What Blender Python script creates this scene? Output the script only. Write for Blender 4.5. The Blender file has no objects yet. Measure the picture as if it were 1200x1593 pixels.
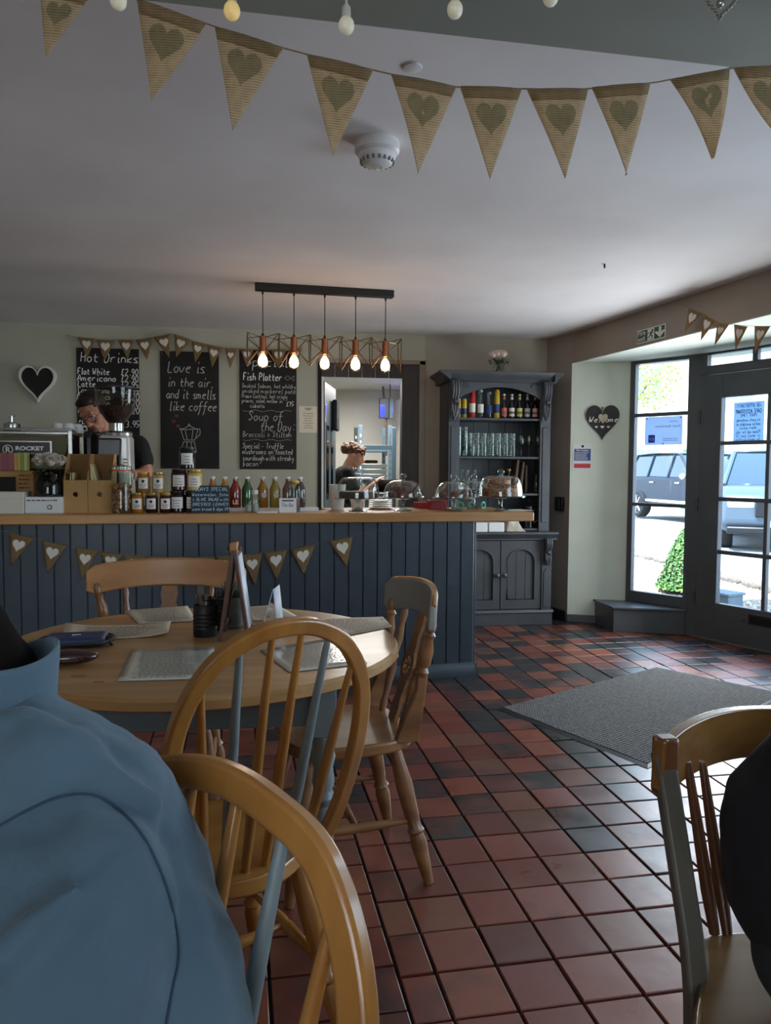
import bpy, bmesh, math, random
from mathutils import Vector, Matrix, noise
random.seed(7)
PI = math.pi
R = math.radians
SC = bpy.context.scene
COL = SC.collection

# ---------------------------------------------------------------- camera
FPX, YAW, TILT, ROLL, CH = 1200.0, R(8), R(3.17), R(.37), 1.27
_f = Vector((math.sin(YAW) * math.cos(TILT), math.cos(YAW) * math.cos(TILT), -math.sin(TILT)))
_r0 = Vector((math.cos(YAW), -math.sin(YAW), 0)); _u0 = _r0.cross(_f)
_R = _r0 * math.cos(ROLL) + _u0 * math.sin(ROLL)
_U = _u0 * math.cos(ROLL) - _r0 * math.sin(ROLL)
CAM = Vector((0, 0, CH))
cd = bpy.data.cameras.new('camera'); cam = bpy.data.objects.new('camera', cd); COL.objects.link(cam)
cd.sensor_fit = 'HORIZONTAL'; cd.sensor_width = 36; cd.lens = 36 * FPX / 1200; cd.clip_start = .05; cd.clip_end = 300
cam.matrix_world = Matrix(((_R.x, _U.x, -_f.x, 0), (_R.y, _U.y, -_f.y, 0), (_R.z, _U.z, -_f.z, CH), (0, 0, 0, 1)))
SC.camera = cam

# ---------------------------------------------------------------- world, lights, exposure
SC.view_settings.view_transform = 'Standard'; SC.view_settings.look = 'None'
SC.view_settings.exposure = 0.14; SC.view_settings.gamma = 1.0; SC.view_settings.use_curve_mapping = False
SC.cycles.use_denoising = True
SC.cycles.max_bounces = 10; SC.cycles.transparent_max_bounces = 24
SC.cycles.diffuse_bounces = 5; SC.cycles.glossy_bounces = 4; SC.cycles.transmission_bounces = 8
SC.cycles.sample_clamp_indirect = 6; SC.cycles.caustics_reflective = False; SC.cycles.caustics_refractive = False
W = bpy.data.worlds.new('world'); SC.world = W; W.use_nodes = True
nt = W.node_tree; bg = nt.nodes['Background']
tc = nt.nodes.new('ShaderNodeTexCoord'); sx = nt.nodes.new('ShaderNodeSeparateXYZ'); rp = nt.nodes.new('ShaderNodeValToRGB')
nt.links.new(tc.outputs['Generated'], sx.inputs[0]); nt.links.new(sx.outputs['Z'], rp.inputs[0]); nt.links.new(rp.outputs[0], bg.inputs[0])
rp.color_ramp.elements[0].position = .0; rp.color_ramp.elements[0].color = (.84, .92, 1, 1)
rp.color_ramp.elements[1].position = .8; rp.color_ramp.elements[1].color = (.45, .66, 1, 1)
bg.inputs[1].default_value = 5.0

def light(name, kind, loc, energy, color, size=None, aim=None, size_y=None):
    l = bpy.data.lights.new(name, kind); o = bpy.data.objects.new(name, l); COL.objects.link(o)
    l.energy = energy; l.color = color; o.location = loc
    if kind == 'AREA':
        l.shape = 'RECTANGLE'; l.size = size; l.size_y = size_y or size
    elif kind == 'SUN': l.angle = R(2)
    elif size: l.shadow_soft_size = size
    if aim is not None: o.rotation_euler = (Vector(aim) - Vector(loc)).to_track_quat('-Z', 'Y').to_euler()
    return o
light('sun', 'SUN', (0, 0, 8), 15.0, (.97, .97, 1), aim=(1.6, .5, 5))
# daylight entering through the room's own windows (sash behind the camera, sash in the right wall, glazed entrance)
light('daylight_front_window', 'AREA', (-.9, -2.42, 1.5), 17, (1, .95, .9), 2.0, (-.6, 3, 1.5), 1.3)
light('daylight_right_window', 'AREA', (2.84, 1.5, 1.45), 22, (.62, .81, 1), 2.3, (-1, 2.2, .7), 1.3)
light('daylight_entrance', 'AREA', (3.12, 4.98, 1.1), 46, (.84, .92, 1), 1.2, (.2, 3.8, 1.1), 1.3)
light('kitchen_lamp', 'AREA', (.9, 8.0, 2.15), 50, (1, .97, .9), .9, (.9, 8.0, 0), .9)
# ---------------------------------------------------------------- pixel -> world helpers (each result lies on a real surface)
def ray(x, y): return _f + _R * ((x - 600) / FPX) + _U * ((796.5 - y) / FPX)
def atZ(x, y, z):
    d = ray(x, y); return CAM + d * ((z - CH) / d.z)
def atY(x, y, Y):
    d = ray(x, y); return CAM + d * (Y / d.y)
def atD(x, y, t): return CAM + ray(x, y) * t
def atP(x, y, a, b):
    d = ray(x, y); n = Vector((-(b[1] - a[1]), b[0] - a[0], 0)); return CAM + d * (n.dot(Vector((a[0], a[1], 0))) / n.dot(d))

# ---------------------------------------------------------------- materials
def hx(s):
    s = s.lstrip('#'); v = [int(s[i:i + 2], 16) / 255 for i in (0, 2, 4)]
    return tuple(((c + .055) / 1.055) ** 2.4 if c > .04045 else c / 12.92 for c in v) + (1,)
MATS = {}
def mat(name, c='#888888', rough=.5, metal=0, c2=None, scale=8, stretch=(1, 1, 1), detail=4, lo=.35, hi=.65, bump=0, bscale=None,
        emit=0, spec=.5, alpha=1, coat=0, trans=0, sheen=0, obj_rand=0, sss=0):
    if name in MATS: return MATS[name]
    m = bpy.data.materials.new(name); m.use_nodes = True; n = m.node_tree.nodes; l = m.node_tree.links; b = n['Principled BSDF']
    b.inputs['Base Color'].default_value = hx(c); b.inputs['Roughness'].default_value = rough; b.inputs['Metallic'].default_value = metal
    b.inputs['Specular IOR Level'].default_value = spec; b.inputs['Coat Weight'].default_value = coat; b.inputs['Coat Roughness'].default_value = .15
    b.inputs['Transmission Weight'].default_value = trans; b.inputs['Sheen Weight'].default_value = sheen
    if sss: b.inputs['Subsurface Weight'].default_value = sss; b.inputs['Subsurface Radius'].default_value = (.01, .004, .002)
    if alpha < 1: b.inputs['Alpha'].default_value = alpha
    if emit: b.inputs['Emission Color'].default_value = hx(c); b.inputs['Emission Strength'].default_value = emit
    if c2 or bump:
        t = n.new('ShaderNodeTexCoord'); mp = n.new('ShaderNodeMapping'); mp.inputs['Scale'].default_value = stretch
        l.new(t.outputs['Object'], mp.inputs[0])
        if obj_rand:
            oi = n.new('ShaderNodeObjectInfo'); cb = n.new('ShaderNodeVectorMath'); cb.operation = 'SCALE'
            cv = n.new('ShaderNodeCombineXYZ'); [l.new(oi.outputs['Random'], cv.inputs[i]) for i in range(3)]
            l.new(cv.outputs[0], cb.inputs[0]); cb.inputs['Scale'].default_value = obj_rand; l.new(cb.outputs[0], mp.inputs['Location'])
    if c2:
        tx = n.new('ShaderNodeTexNoise'); tx.inputs['Scale'].default_value = scale; tx.inputs['Detail'].default_value = detail
        l.new(mp.outputs[0], tx.inputs[0]); r_ = n.new('ShaderNodeValToRGB'); l.new(tx.outputs[0], r_.inputs[0])
        r_.color_ramp.elements[0].color = hx(c); r_.color_ramp.elements[1].color = hx(c2)
        r_.color_ramp.elements[0].position = lo; r_.color_ramp.elements[1].position = hi
        l.new(r_.outputs[0], b.inputs['Base Color'])
    if bump:
        tb = n.new('ShaderNodeTexNoise'); tb.inputs['Scale'].default_value = bscale or scale; tb.inputs['Detail'].default_value = 5
        l.new(mp.outputs[0], tb.inputs[0]); bm_ = n.new('ShaderNodeBump'); bm_.inputs['Strength'].default_value = bump; bm_.inputs['Distance'].default_value = .01
        l.new(tb.outputs[0], bm_.inputs['Height']); l.new(bm_.outputs[0], b.inputs['Normal'])
    MATS[name] = m; return m
def glass(name, tint='#ffffff', refl=1.0, rough=.02):
    """thin clear glass: see-through with a real Fresnel gloss, lets daylight pass"""
    if name in MATS: return MATS[name]
    m = bpy.data.materials.new(name); m.use_nodes = True; n = m.node_tree.nodes; l = m.node_tree.links
    n.remove(n['Principled BSDF']); o = n['Material Output']
    t = n.new('ShaderNodeBsdfTransparent'); t.inputs[0].default_value = hx(tint); g = n.new('ShaderNodeBsdfGlossy'); g.inputs['Roughness'].default_value = rough
    g.inputs[0].default_value = (1, 1, 1, 1)
    f = n.new('ShaderNodeLayerWeight'); f.inputs[0].default_value = .5; pw_ = n.new('ShaderNodeMath'); pw_.operation = 'POWER'; pw_.inputs[1].default_value = 4
    k = n.new('ShaderNodeMath'); k.operation = 'MULTIPLY_ADD'; k.inputs[1].default_value = .75 * refl; k.inputs[2].default_value = .035 * refl; k.use_clamp = True
    x = n.new('ShaderNodeMixShader'); l.new(f.outputs['Facing'], pw_.inputs[0]); l.new(pw_.outputs[0], k.inputs[0]); l.new(k.outputs[0], x.inputs[0]); l.new(t.outputs[0], x.inputs[1]); l.new(g.outputs[0], x.inputs[2]); l.new(x.outputs[0], o.inputs[0])
    MATS[name] = m; return m
def wood(name, c, c2, rough=.35, axis=0, scale=3, coat=.2, bump=.05):
    st = [9, 9, 9]; st[axis] = .8
    return mat(name, c, rough, c2=c2, scale=scale, stretch=st, detail=6, lo=.3, hi=.7, coat=coat, bump=bump, obj_rand=7)
def hessian(name, c1, c2, n_threads):
    if name in MATS: return MATS[name]
    m = bpy.data.materials.new(name); m.use_nodes = True; n = m.node_tree.nodes; l = m.node_tree.links; b = n['Principled BSDF']; b.inputs['Roughness'].default_value = .95
    b.inputs['Sheen Weight'].default_value = .2
    t = n.new('ShaderNodeTexCoord'); hs = []
    for ax in ('X', 'Z'):
        w = n.new('ShaderNodeTexWave'); w.bands_direction = ax; w.inputs['Scale'].default_value = n_threads * (.8 if ax == 'X' else .5); w.inputs['Distortion'].default_value = 2.2; w.inputs['Detail'].default_value = 3; w.inputs['Detail Scale'].default_value = .5
        l.new(t.outputs['Object'], w.inputs[0]); hs.append(w)
    a0 = n.new('ShaderNodeMath'); a0.operation = 'MULTIPLY'; a0.inputs[1].default_value = .28; l.new(hs[0].outputs['Fac'], a0.inputs[0]); a = n.new('ShaderNodeMath'); a.operation = 'MULTIPLY_ADD'; a.inputs[1].default_value = .6; l.new(hs[1].outputs['Fac'], a.inputs[0]); l.new(a0.outputs[0], a.inputs[2])
    no = n.new('ShaderNodeTexNoise'); no.inputs['Scale'].default_value = 60; l.new(t.outputs['Object'], no.inputs[0])
    a2 = n.new('ShaderNodeMath'); a2.operation = 'MULTIPLY_ADD'; l.new(no.outputs[0], a2.inputs[0]); a2.inputs[1].default_value = .7; l.new(a.outputs[0], a2.inputs[2])
    r_ = n.new('ShaderNodeValToRGB'); l.new(a2.outputs[0], r_.inputs[0]); r_.color_ramp.elements[0].color = hx(c1); r_.color_ramp.elements[1].color = hx(c2)
    r_.color_ramp.elements[0].position = .25; r_.color_ramp.elements[1].position = .85; l.new(r_.outputs[0], b.inputs['Base Color'])
    bp = n.new('ShaderNodeBump'); bp.inputs['Strength'].default_value = .5; bp.inputs['Distance'].default_value = .001; l.new(a.outputs[0], bp.inputs['Height']); l.new(bp.outputs[0], b.inputs['Normal'])
    tr = n.new('ShaderNodeBsdfTranslucent'); l.new(r_.outputs[0], tr.inputs[0]); mx = n.new('ShaderNodeMixShader'); mx.inputs[0].default_value = .4
    l.new(b.outputs[0], mx.inputs[1]); l.new(tr.outputs[0], mx.inputs[2]); l.new(mx.outputs[0], n['Material Output'].inputs[0])
    MATS[name] = m; return m

# ---------------------------------------------------------------- mesh builder
class MB:
    def __init__(s): s.v = []; s.f = []; s.m = []
    def add(s, vs, fs, mi=0):
        o = len(s.v); s.v += [tuple(v) for v in vs]; s.f += [tuple(i + o for i in f) for f in fs]; s.m += [mi] * len(fs); return s
    def box(s, x0, x1, y0, y1, z0, z1, mi=0, M=None):
        vs = [Vector((x, y, z)) for x in (x0, x1) for y in (y0, y1) for z in (z0, z1)]
        if M is not None: vs = [M @ v for v in vs]
        return s.add(vs, [(0, 1, 3, 2), (4, 6, 7, 5), (0, 4, 5, 1), (2, 3, 7, 6), (0, 2, 6, 4), (1, 5, 7, 3)], mi)
    def prism(s, pts, a, b, axis='y', mi=0, M=None):
        """2D outline (any simple polygon) swept along an axis from a to b"""
        n = len(pts); P = {'y': lambda u, w, t: Vector((u, t, w)), 'z': lambda u, w, t: Vector((u, w, t)), 'x': lambda u, w, t: Vector((t, u, w))}[axis]
        vs = [P(u, w, a) for u, w in pts] + [P(u, w, b) for u, w in pts]
        if M is not None: vs = [M @ v for v in vs]
        return s.add(vs, [tuple(range(n)), tuple(range(2 * n - 1, n - 1, -1))] + [(i, i + n, (i + 1) % n + n, (i + 1) % n) for i in range(n)], mi)
    def tube(s, pts, r, seg=8, closed=False, mi=0, caps=True, sq=None):
        """sweep: r number or list; sq=(w,h) gives a rectangular section"""
        pts = [Vector(p) for p in pts]; n = len(pts); rs = r if isinstance(r, (list, tuple)) else [r] * n
        tan = []
        for i in range(n):
            a = pts[(i - 1) % n] if (closed or i) else pts[0]; b = pts[(i + 1) % n] if (closed or i < n - 1) else pts[-1]
            tan.append((b - a).normalized())
        up = Vector((0, 0, 1)) if abs(tan[0].z) < .9 else Vector((0, 1, 0))
        u = (up - tan[0] * up.dot(tan[0])).normalized(); vs = []
        for i in range(n):
            u = (u - tan[i] * u.dot(tan[i])); u = u.normalized() if u.length > 1e-6 else tan[i].orthogonal().normalized()
            w = tan[i].cross(u)
            if sq:
                sh = [(sq[0] / 2, sq[1] / 2), (-sq[0] / 2, sq[1] / 2), (-sq[0] / 2, -sq[1] / 2), (sq[0] / 2, -sq[1] / 2)]
                vs += [pts[i] + w * a * rs[i] + u * b * rs[i] for a, b in sh]
            else: vs += [pts[i] + (u * math.cos(2 * PI * k / seg) + w * math.sin(2 * PI * k / seg)) * rs[i] for k in range(seg)]
        if sq: seg = 4
        fs = []
        for i in range(n if closed else n - 1):
            j = (i + 1) % n
            fs += [(i * seg + k, i * seg + (k + 1) % seg, j * seg + (k + 1) % seg, j * seg + k) for k in range(seg)]
        if not closed and caps: fs += [tuple(range(seg - 1, -1, -1)), tuple((n - 1) * seg + k for k in range(seg))]
        return s.add(vs, fs, mi)
    def lathe(s, prof, seg=16, c=(0, 0, 0), mi=0, axis=None, sx=1, sy=1):
        """profile [(r,z)...] turned about z through c (or about the given axis vector)"""
        Q = Vector((0, 0, 1)).rotation_difference(Vector(axis)).to_matrix() if axis is not None else None
        vs = []; c = Vector(c)
        for r, z in prof:
            for k in range(seg):
                p = Vector((r * sx * math.cos(2 * PI * k / seg), r * sy * math.sin(2 * PI * k / seg), z)); vs.append(c + (Q @ p if Q else p))
        n = len(prof); fs = [(i * seg + k, i * seg + (k + 1) % seg, (i + 1) * seg + (k + 1) % seg, (i + 1) * seg + k) for i in range(n - 1) for k in range(seg)]
        if prof[0][0] > 1e-5: fs.append(tuple(range(seg - 1, -1, -1)))
        if prof[-1][0] > 1e-5: fs.append(tuple((n - 1) * seg + k for k in range(seg)))
        return s.add(vs, fs, mi)
    def turned(s, p, q, prof, seg=12, mi=0):
        """spindle from p to q; prof [(t 0..1, radius)]"""
        p, q = Vector(p), Vector(q); return s.tube([p.lerp(q, t) for t, r in prof], [r for t, r in prof], seg, mi=mi)
    def ball(s, c, r, seg=12, rings=8, sx=1, sy=1, sz=1, mi=0):
        pr_ = [(max(1e-6, math.sin(PI * i / rings)) * r, -math.cos(PI * i / rings) * r * sz) for i in range(rings + 1)]
        return s.lathe(pr_, seg, c, mi, sx=sx, sy=sy)
    def quad(s, a, b, c, d, mi=0): return s.add([a, b, c, d], [(0, 1, 2, 3)], mi)
    def grid(s, fn, nu, nv, mi=0, closed_u=False):
        vs = [fn(i / (nu if closed_u else nu - 1), j / (nv - 1)) for j in range(nv) for i in range(nu)]
        return s.add(vs, [(j * nu + i, j * nu + (i + 1) % nu, (j + 1) * nu + (i + 1) % nu, (j + 1) * nu + i) for j in range(nv - 1) for i in range(nu if closed_u else nu - 1)], mi)
    def mesh(s, name, mats, smooth=True, angle=40):
        me = bpy.data.meshes.new(name); me.from_pydata(s.v, [], s.f)
        for m in (mats if isinstance(mats, (list, tuple)) else [mats]): me.materials.append(m)
        if any(s.m): me.polygons.foreach_set('material_index', s.m)
        bm = bmesh.new(); bm.from_mesh(me); bmesh.ops.remove_doubles(bm, verts=bm.verts, dist=1e-5) if len(s.v) < 60000 else None
        bmesh.ops.recalc_face_normals(bm, faces=bm.faces); bm.to_mesh(me); bm.free()
        if smooth: me.shade_smooth(); me.set_sharp_from_angle(angle=R(angle))
        return me
    def build(s, name, mats, parent=None, bevel=0, smooth=True, kind=None, label=None, loc=None, rotz=0, angle=40, seg=2, sub=0, solid=0):
        o = bpy.data.objects.new(name, s.mesh(name, mats, smooth, angle)); COL.objects.link(o)
        if parent: o.parent = parent
        if loc is not None: o.location = loc
        if rotz: o.rotation_euler.z = rotz
        if solid: md = o.modifiers.new('solid', 'SOLIDIFY'); md.thickness = solid; md.offset = 0
        if bevel: md = o.modifiers.new('bevel', 'BEVEL'); md.width = bevel; md.segments = seg; md.limit_method = 'ANGLE'; md.angle_limit = R(35)
        if sub: md = o.modifiers.new('sub', 'SUBSURF'); md.levels = sub; md.render_levels = sub
        if kind: o['kind'] = kind
        if label: o['label'] = label
        return o
def thing(name, label, cat, loc=(0, 0, 0), rotz=0, group=None, rot=None):
    o = bpy.data.objects.new(name, None); COL.objects.link(o); o.location = loc; o.rotation_euler = rot or (0, 0, rotz)
    o.empty_display_size = .05; return tag(o, label, cat, group)
def tag(o, label, cat, group=None):
    o['label'] = label; o['category'] = cat
    if group: o['group'] = group
    return o
def dup(src, loc, rotz=0, label=None, rot=None, group=None):
    r_ = src.copy(); COL.objects.link(r_); r_.location = loc; r_.rotation_euler = rot or (0, 0, rotz)
    if label: r_['label'] = label
    if group: r_['group'] = group
    kids = [o for o in list(COL.objects) if o.parent == src]
    for ch in kids:
        c = ch.copy(); COL.objects.link(c); c.parent = r_
        for g in [o for o in list(COL.objects) if o.parent == ch]:
            d = g.copy(); COL.objects.link(d); d.parent = c
    return r_
def struct(o): o['kind'] = 'structure'; return o
def frame2(a, b, z=0):
    """matrix: local x runs from a to b on plan, local y is the left-hand normal, origin a"""
    d = Vector((b[0] - a[0], b[1] - a[1], 0)).normalized()
    return Matrix(((d.x, -d.y, 0, a[0]), (d.y, d.x, 0, a[1]), (0, 0, 1, z), (0, 0, 0, 1)))
def catmull(P, n=5, closed=False):
    P = [Vector(p) for p in P]; out = []; N = len(P)
    if N < 3 and not closed: return P
    for i in range(N if closed else N - 1):
        a = P[(i - 1) % N] if (closed or i) else P[0] * 2 - P[1]; b = P[i]; c = P[(i + 1) % N]; d = P[(i + 2) % N] if (closed or i < N - 2) else P[-1] * 2 - P[-2]
        for k in range(n):
            t = k / n; out.append(.5 * ((2 * b) + (c - a) * t + (2 * a - 5 * b + 4 * c - d) * t * t + (3 * b - a - 3 * c + d) * t ** 3))
    if not closed: out.append(P[-1])
    return out
def heart(w, h, n=22):
    """heart outline centred on its bounding box"""
    pts = []
    for i in range(n):
        t = 2 * PI * i / n; pts.append((16 * math.sin(t) ** 3, 13 * math.cos(t) - 5 * math.cos(2 * t) - 2 * math.cos(3 * t) - math.cos(4 * t)))
    return [(x / 32 * w, (y + 2.5) / 29 * h) for x, y in pts]

# ---------------------------------------------------------------- handwriting: one stroke font
G = {'a': '46 26 15 14 23 33 45|46 44 53', 'b': '19 13 23 34 35 26 15', 'c': '46 26 15 14 23 43', 'd': '46 26 15 14 23 33 45|49 43', 'e': '15 35 46 26 15 14 23 43',
 'f': '49 39 28 23 10|06 46', 'g': '46 26 15 14 23 34 45|46 42 30 10', 'h': '19 13|15 26 36 45 43', 'i': '26 23 33|28 29', 'j': '36 31 20 10|38 39', 'k': '19 13|46 14 43', 'l': '29 23 33',
 'm': '06 03|05 16 25 23|25 36 45 43', 'n': '16 13|15 26 36 45 43', 'o': '26 15 14 23 33 44 45 36 26', 'p': '16 10|16 36 45 44 33 13', 'q': '46 26 15 14 23 43|46 40', 'r': '16 13|14 26 46',
 's': '46 26 15 25 34 43 13', 't': '28 24 33 43|16 46', 'u': '16 14 23 33 44|46 43', 'v': '06 23 46', 'w': '06 13 25 33 46', 'x': '16 43|46 13', 'y': '16 24 34|46 31 10', 'z': '16 46 13 43',
 'A': '03 29 43|15 35', 'B': '19 13|19 39 48 37 26 16|26 45 44 33 13', 'C': '48 39 29 17 15 23 33 44', 'D': '19 13 33 45 47 39 19', 'E': '49 19 13 43|16 36', 'F': '49 19 13|16 36',
 'G': '48 39 29 17 15 23 43 45 35', 'H': '19 13|49 43|16 46', 'I': '29 23', 'J': '39 34 23 14', 'K': '19 13|49 16 43', 'L': '19 13 43', 'M': '03 09 25 49 43', 'N': '13 19 43 49',
 'O': '29 17 15 23 33 45 47 39 29', 'P': '13 19 39 48 47 36 16', 'Q': '29 17 15 23 33 45 47 39 29|34 52', 'R': '13 19 39 48 47 36 16|26 43', 'S': '48 39 29 18 27 36 45 34 23 14', 'T': '09 49|29 23',
 'U': '19 14 23 33 44 49', 'V': '09 23 49', 'W': '09 13 26 33 49', 'X': '09 43|49 03', 'Y': '09 26 49|26 23', 'Z': '19 49 13 43', '0': '29 17 15 23 33 45 47 39 29', '1': '18 29 23', '2': '18 29 39 47 13 43',
 '3': '19 39 47 36 26|36 45 33 13', '4': '39 14 44|35 32', '5': '49 19 16 36 45 34 23 13', '6': '39 17 14 23 33 44 35 15', '7': '19 49 23', '8': '29 18 27 36 45 33 23 15 36 48 39 29', '9': '46 26 17 29 39 48 46 33',
 '£': '48 39 28 24 13 43|16 36', '.': '23 33', ',': '23 12', ':': '24 34|27 37', '-': '15 35', '+': '15 45|27 23', '&': '43 17 29 38 14 23 45', "'": '29 27', '!': '29 25|23 24', '/': '49 03', '"': '29 27|39 37'}
def write(mb, text, x, z, h, w, y=0, slant=.12, smooth=True, mi=0, adv=1.0, jit=.0, axis=1, wob=0):
    """strokes in the local xz plane; h = height of a capital, w = stroke width; returns end x"""
    u = h / 6.0; cx = x
    for ch in text:
        if ch == ' ': cx += u * 3.6 * adv; continue
        if ch in G:
            dz = (random.random() - .5) * jit * h
            for st in G[ch].split('|'):
                P = [Vector((cx + u * adv * (int(q[0]) + slant * (int(q[1]) - 3)), 0, z + dz + u * (int(q[1]) - 3))) for q in st.split()]
                if smooth and len(P) > 2: P = catmull(P, 3)
                vs = []
                for i, p in enumerate(P):
                    t = (P[min(i + 1, len(P) - 1)] - P[max(i - 1, 0)]); t = t.normalized() if t.length else Vector((1, 0, 0)); nn = Vector((-t.z, 0, t.x)) * w / 2
                    vs += [(p.x + nn.x, y, p.z + nn.z), (p.x - nn.x, y, p.z - nn.z)]
                mb.add(vs, [(2 * i, 2 * i + 1, 2 * i + 3, 2 * i + 2) for i in range(len(P) - 1)], mi)
        cx += u * (3.2 if ch in 'ilI1.,:\'!' else 5.6 if ch in 'mwMW' else 4.7) * adv
    return cx
def textw(text, h, adv=1.0):
    return sum(h / 6 * (3.6 if c == ' ' else 3.2 if c in 'ilI1.,:\'!' else 5.6 if c in 'mwMW' else 4.7) * adv for c in text)
def fit(mb, text, x0, x1, z, h, w, **k):
    a = k.pop('adv', None) or (x1 - x0) / max(1e-6, textw(text, h) - h * .12); write(mb, text, x0, z, h, w, adv=a, **k)
def lines_of(mb, x0, x1, z0, z1, n, h, w, y=0, seed=1, mi=0, center=False):
    """rows of tiny unreadable print"""
    rr = random.Random(seed)
    for i in range(n):
        z = z1 + (z0 - z1) * (i + .5) / n; a = x0; e = x1 - rr.random() * (x1 - x0) * .25
        if center: k_ = rr.random() * (x1 - x0) * .2; a = x0 + k_; e = x1 - k_
        while a < e:
            L = h * (1.5 + 4 * rr.random()); L = min(L, e - a); mb.add([(a, y, z - h / 2), (a + L, y, z - h / 2), (a + L, y, z + h / 2), (a, y, z + h / 2)], [(0, 1, 2, 3)], mi); a += L + h * .8
def print_text(text, size, name, m, parent, M=None, extrude=0, align='CENTER', bold=0, sx=1):
    cu = bpy.data.curves.new('t', 'FONT'); cu.body = text; cu.size = size; cu.align_x = align; cu.extrude = extrude; cu.offset = bold; cu.resolution_u = 3
    o = bpy.data.objects.new('t', cu); COL.objects.link(o); bpy.context.view_layer.update()
    me = bpy.data.meshes.new_from_object(o.evaluated_get(bpy.context.evaluated_depsgraph_get())); bpy.data.objects.remove(o); bpy.data.curves.remove(cu)
    me.transform(Matrix.Rotation(PI / 2, 4, 'X') @ Matrix.Diagonal((sx, 1, 1, 1)))
    if M is not None: me.transform(M)
    me.materials.clear(); me.materials.append(m); q = bpy.data.objects.new(name, me); COL.objects.link(q)
    if parent: q.parent = parent
    return q
# ================================================================ THE SETTING
paint_green = mat('paint_sage', '#bbb8a5', .85, c2='#b2af9b', scale=2.5, bump=.25, bscale=3)
paint_taupe = mat('paint_taupe', '#a4978a', .85, c2='#9a8d80', scale=2, bump=.2, bscale=4)
paint_pale = mat('paint_pale_green', '#dfe5d6', .8, c2='#d6ddcd', scale=3, bump=.2, bscale=5)
paint_ceil = mat('paint_ceiling', '#ece6e3', .9, c2='#dfd8d5', scale=1.3, detail=6, bump=.35, bscale=2.2)
paint_beam = mat('paint_beam', '#8d9085', .8, c2='#84877c', scale=2, bump=.2, bscale=6)
slate_paint = mat('slate_blue_paint', '#404a53', .36, c2='#3a444d', scale=6, bump=.08, bscale=30)
slate_dark = mat('charcoal_paint', '#595c60', .38, c2='#525559', scale=5, bump=.06, bscale=30)
brown_board = mat('dark_brown_boards', '#4a423e', .6, c2='#3d3633', scale=4, stretch=(6, 6, 1))
window_glass = glass('window_glass', '#f4fbff', .9)

def tile_mat(name, src):
    m = bpy.data.materials.new(name); m.use_nodes = True; n = m.node_tree.nodes; l = m.node_tree.links; b = n['Principled BSDF']
    if src == 'obj': rn = n.new('ShaderNodeObjectInfo').outputs['Random']
    else: rn = n.new('ShaderNodeNewGeometry').outputs['Random Per Island']
    pos = n.new('ShaderNodeNewGeometry').outputs['Position']
    def noise_(sc, det=3, off=None):
        t = n.new('ShaderNodeTexNoise'); t.inputs['Scale'].default_value = sc; t.inputs['Detail'].default_value = det; l.new(pos, t.inputs[0]); return t.outputs[0]
    def math_(op, a, c, cl=False):
        k = n.new('ShaderNodeMath'); k.operation = op; k.use_clamp = cl
        for i, q in enumerate((a, c)):
            if isinstance(q, (int, float)): k.inputs[i].default_value = q
            else: l.new(q, k.inputs[i])
        return k.outputs[0]
    base = n.new('ShaderNodeValToRGB'); cr = base.color_ramp; cr.interpolation = 'LINEAR'
    cr.elements[0].position = 0; cr.elements[0].color = hx('#5c3026'); cr.elements[1].position = 1; cr.elements[1].color = hx('#6a4334')
    for p_, c_ in ((.3, '#7a3c2d'), (.55, '#6b352a'), (.75, '#854733')):
        e = cr.elements.new(p_); e.color = hx(c_)
    l.new(rn, base.inputs[0])
    # fired-on dark patches: more of them on some tiles, spreading from tile edges
    big = noise_(.9, 1); r2 = math_('FRACT', math_('MULTIPLY', rn, 17.3), 0)
    d = math_('ADD', math_('MULTIPLY', r2, .62), math_('MULTIPLY', noise_(7, 4), .62)); d = math_('ADD', d, math_('MULTIPLY', big, .55))
    sp = n.new('ShaderNodeSeparateXYZ'); l.new(pos, sp.inputs[0])
    far = n.new('ShaderNodeMapRange'); far.inputs[1].default_value = 1.8; far.inputs[2].default_value = 4.2; far.inputs[3].default_value = -.14; far.inputs[4].default_value = .10; l.new(sp.outputs['Y'], far.inputs[0])
    d = math_('ADD', d, far.outputs[0])
    k = n.new('ShaderNodeMapRange'); k.inputs[1].default_value = .88; k.inputs[2].default_value = 1.12; l.new(d, k.inputs[0])
    mx = n.new('ShaderNodeMix'); mx.data_type = 'RGBA'; l.new(k.outputs[0], mx.inputs[0]); l.new(base.outputs[0], mx.inputs[6]); mx.inputs[7].default_value = hx('#2d2929')
    fn = n.new('ShaderNodeMapRange'); l.new(noise_(30, 5), fn.inputs[0]); fn.inputs[3].default_value = .82; fn.inputs[4].default_value = 1.12
    m2 = n.new('ShaderNodeVectorMath'); m2.operation = 'SCALE'; l.new(mx.outputs[2], m2.inputs[0]); l.new(fn.outputs[0], m2.inputs['Scale']); l.new(m2.outputs[0], b.inputs['Base Color'])
    rg = n.new('ShaderNodeMapRange'); rg.inputs[1].default_value = .3; rg.inputs[2].default_value = .7; rg.inputs[3].default_value = .26; rg.inputs[4].default_value = .42; l.new(noise_(5, 4), rg.inputs[0]); l.new(rg.outputs[0], b.inputs['Roughness'])
    bp = n.new('ShaderNodeBump'); bp.inputs['Strength'].default_value = .22; bp.inputs['Distance'].default_value = .004
    l.new(noise_(13, 4), bp.inputs['Height']); l.new(bp.outputs[0], b.inputs['Normal']); b.inputs['Specular IOR Level'].default_value = .8
    return m
tile_a, tile_b = tile_mat('quarry_tile', 'obj'), tile_mat('quarry_tile_far', 'isl')
floor = struct(MB().box(-3.5, 3.75, -2.6, 6.6, -.12, -.010).build('floor', mat('grout', '#171414', .9, c2='#4c4642', scale=7, lo=.5, hi=.72), smooth=False))
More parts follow.
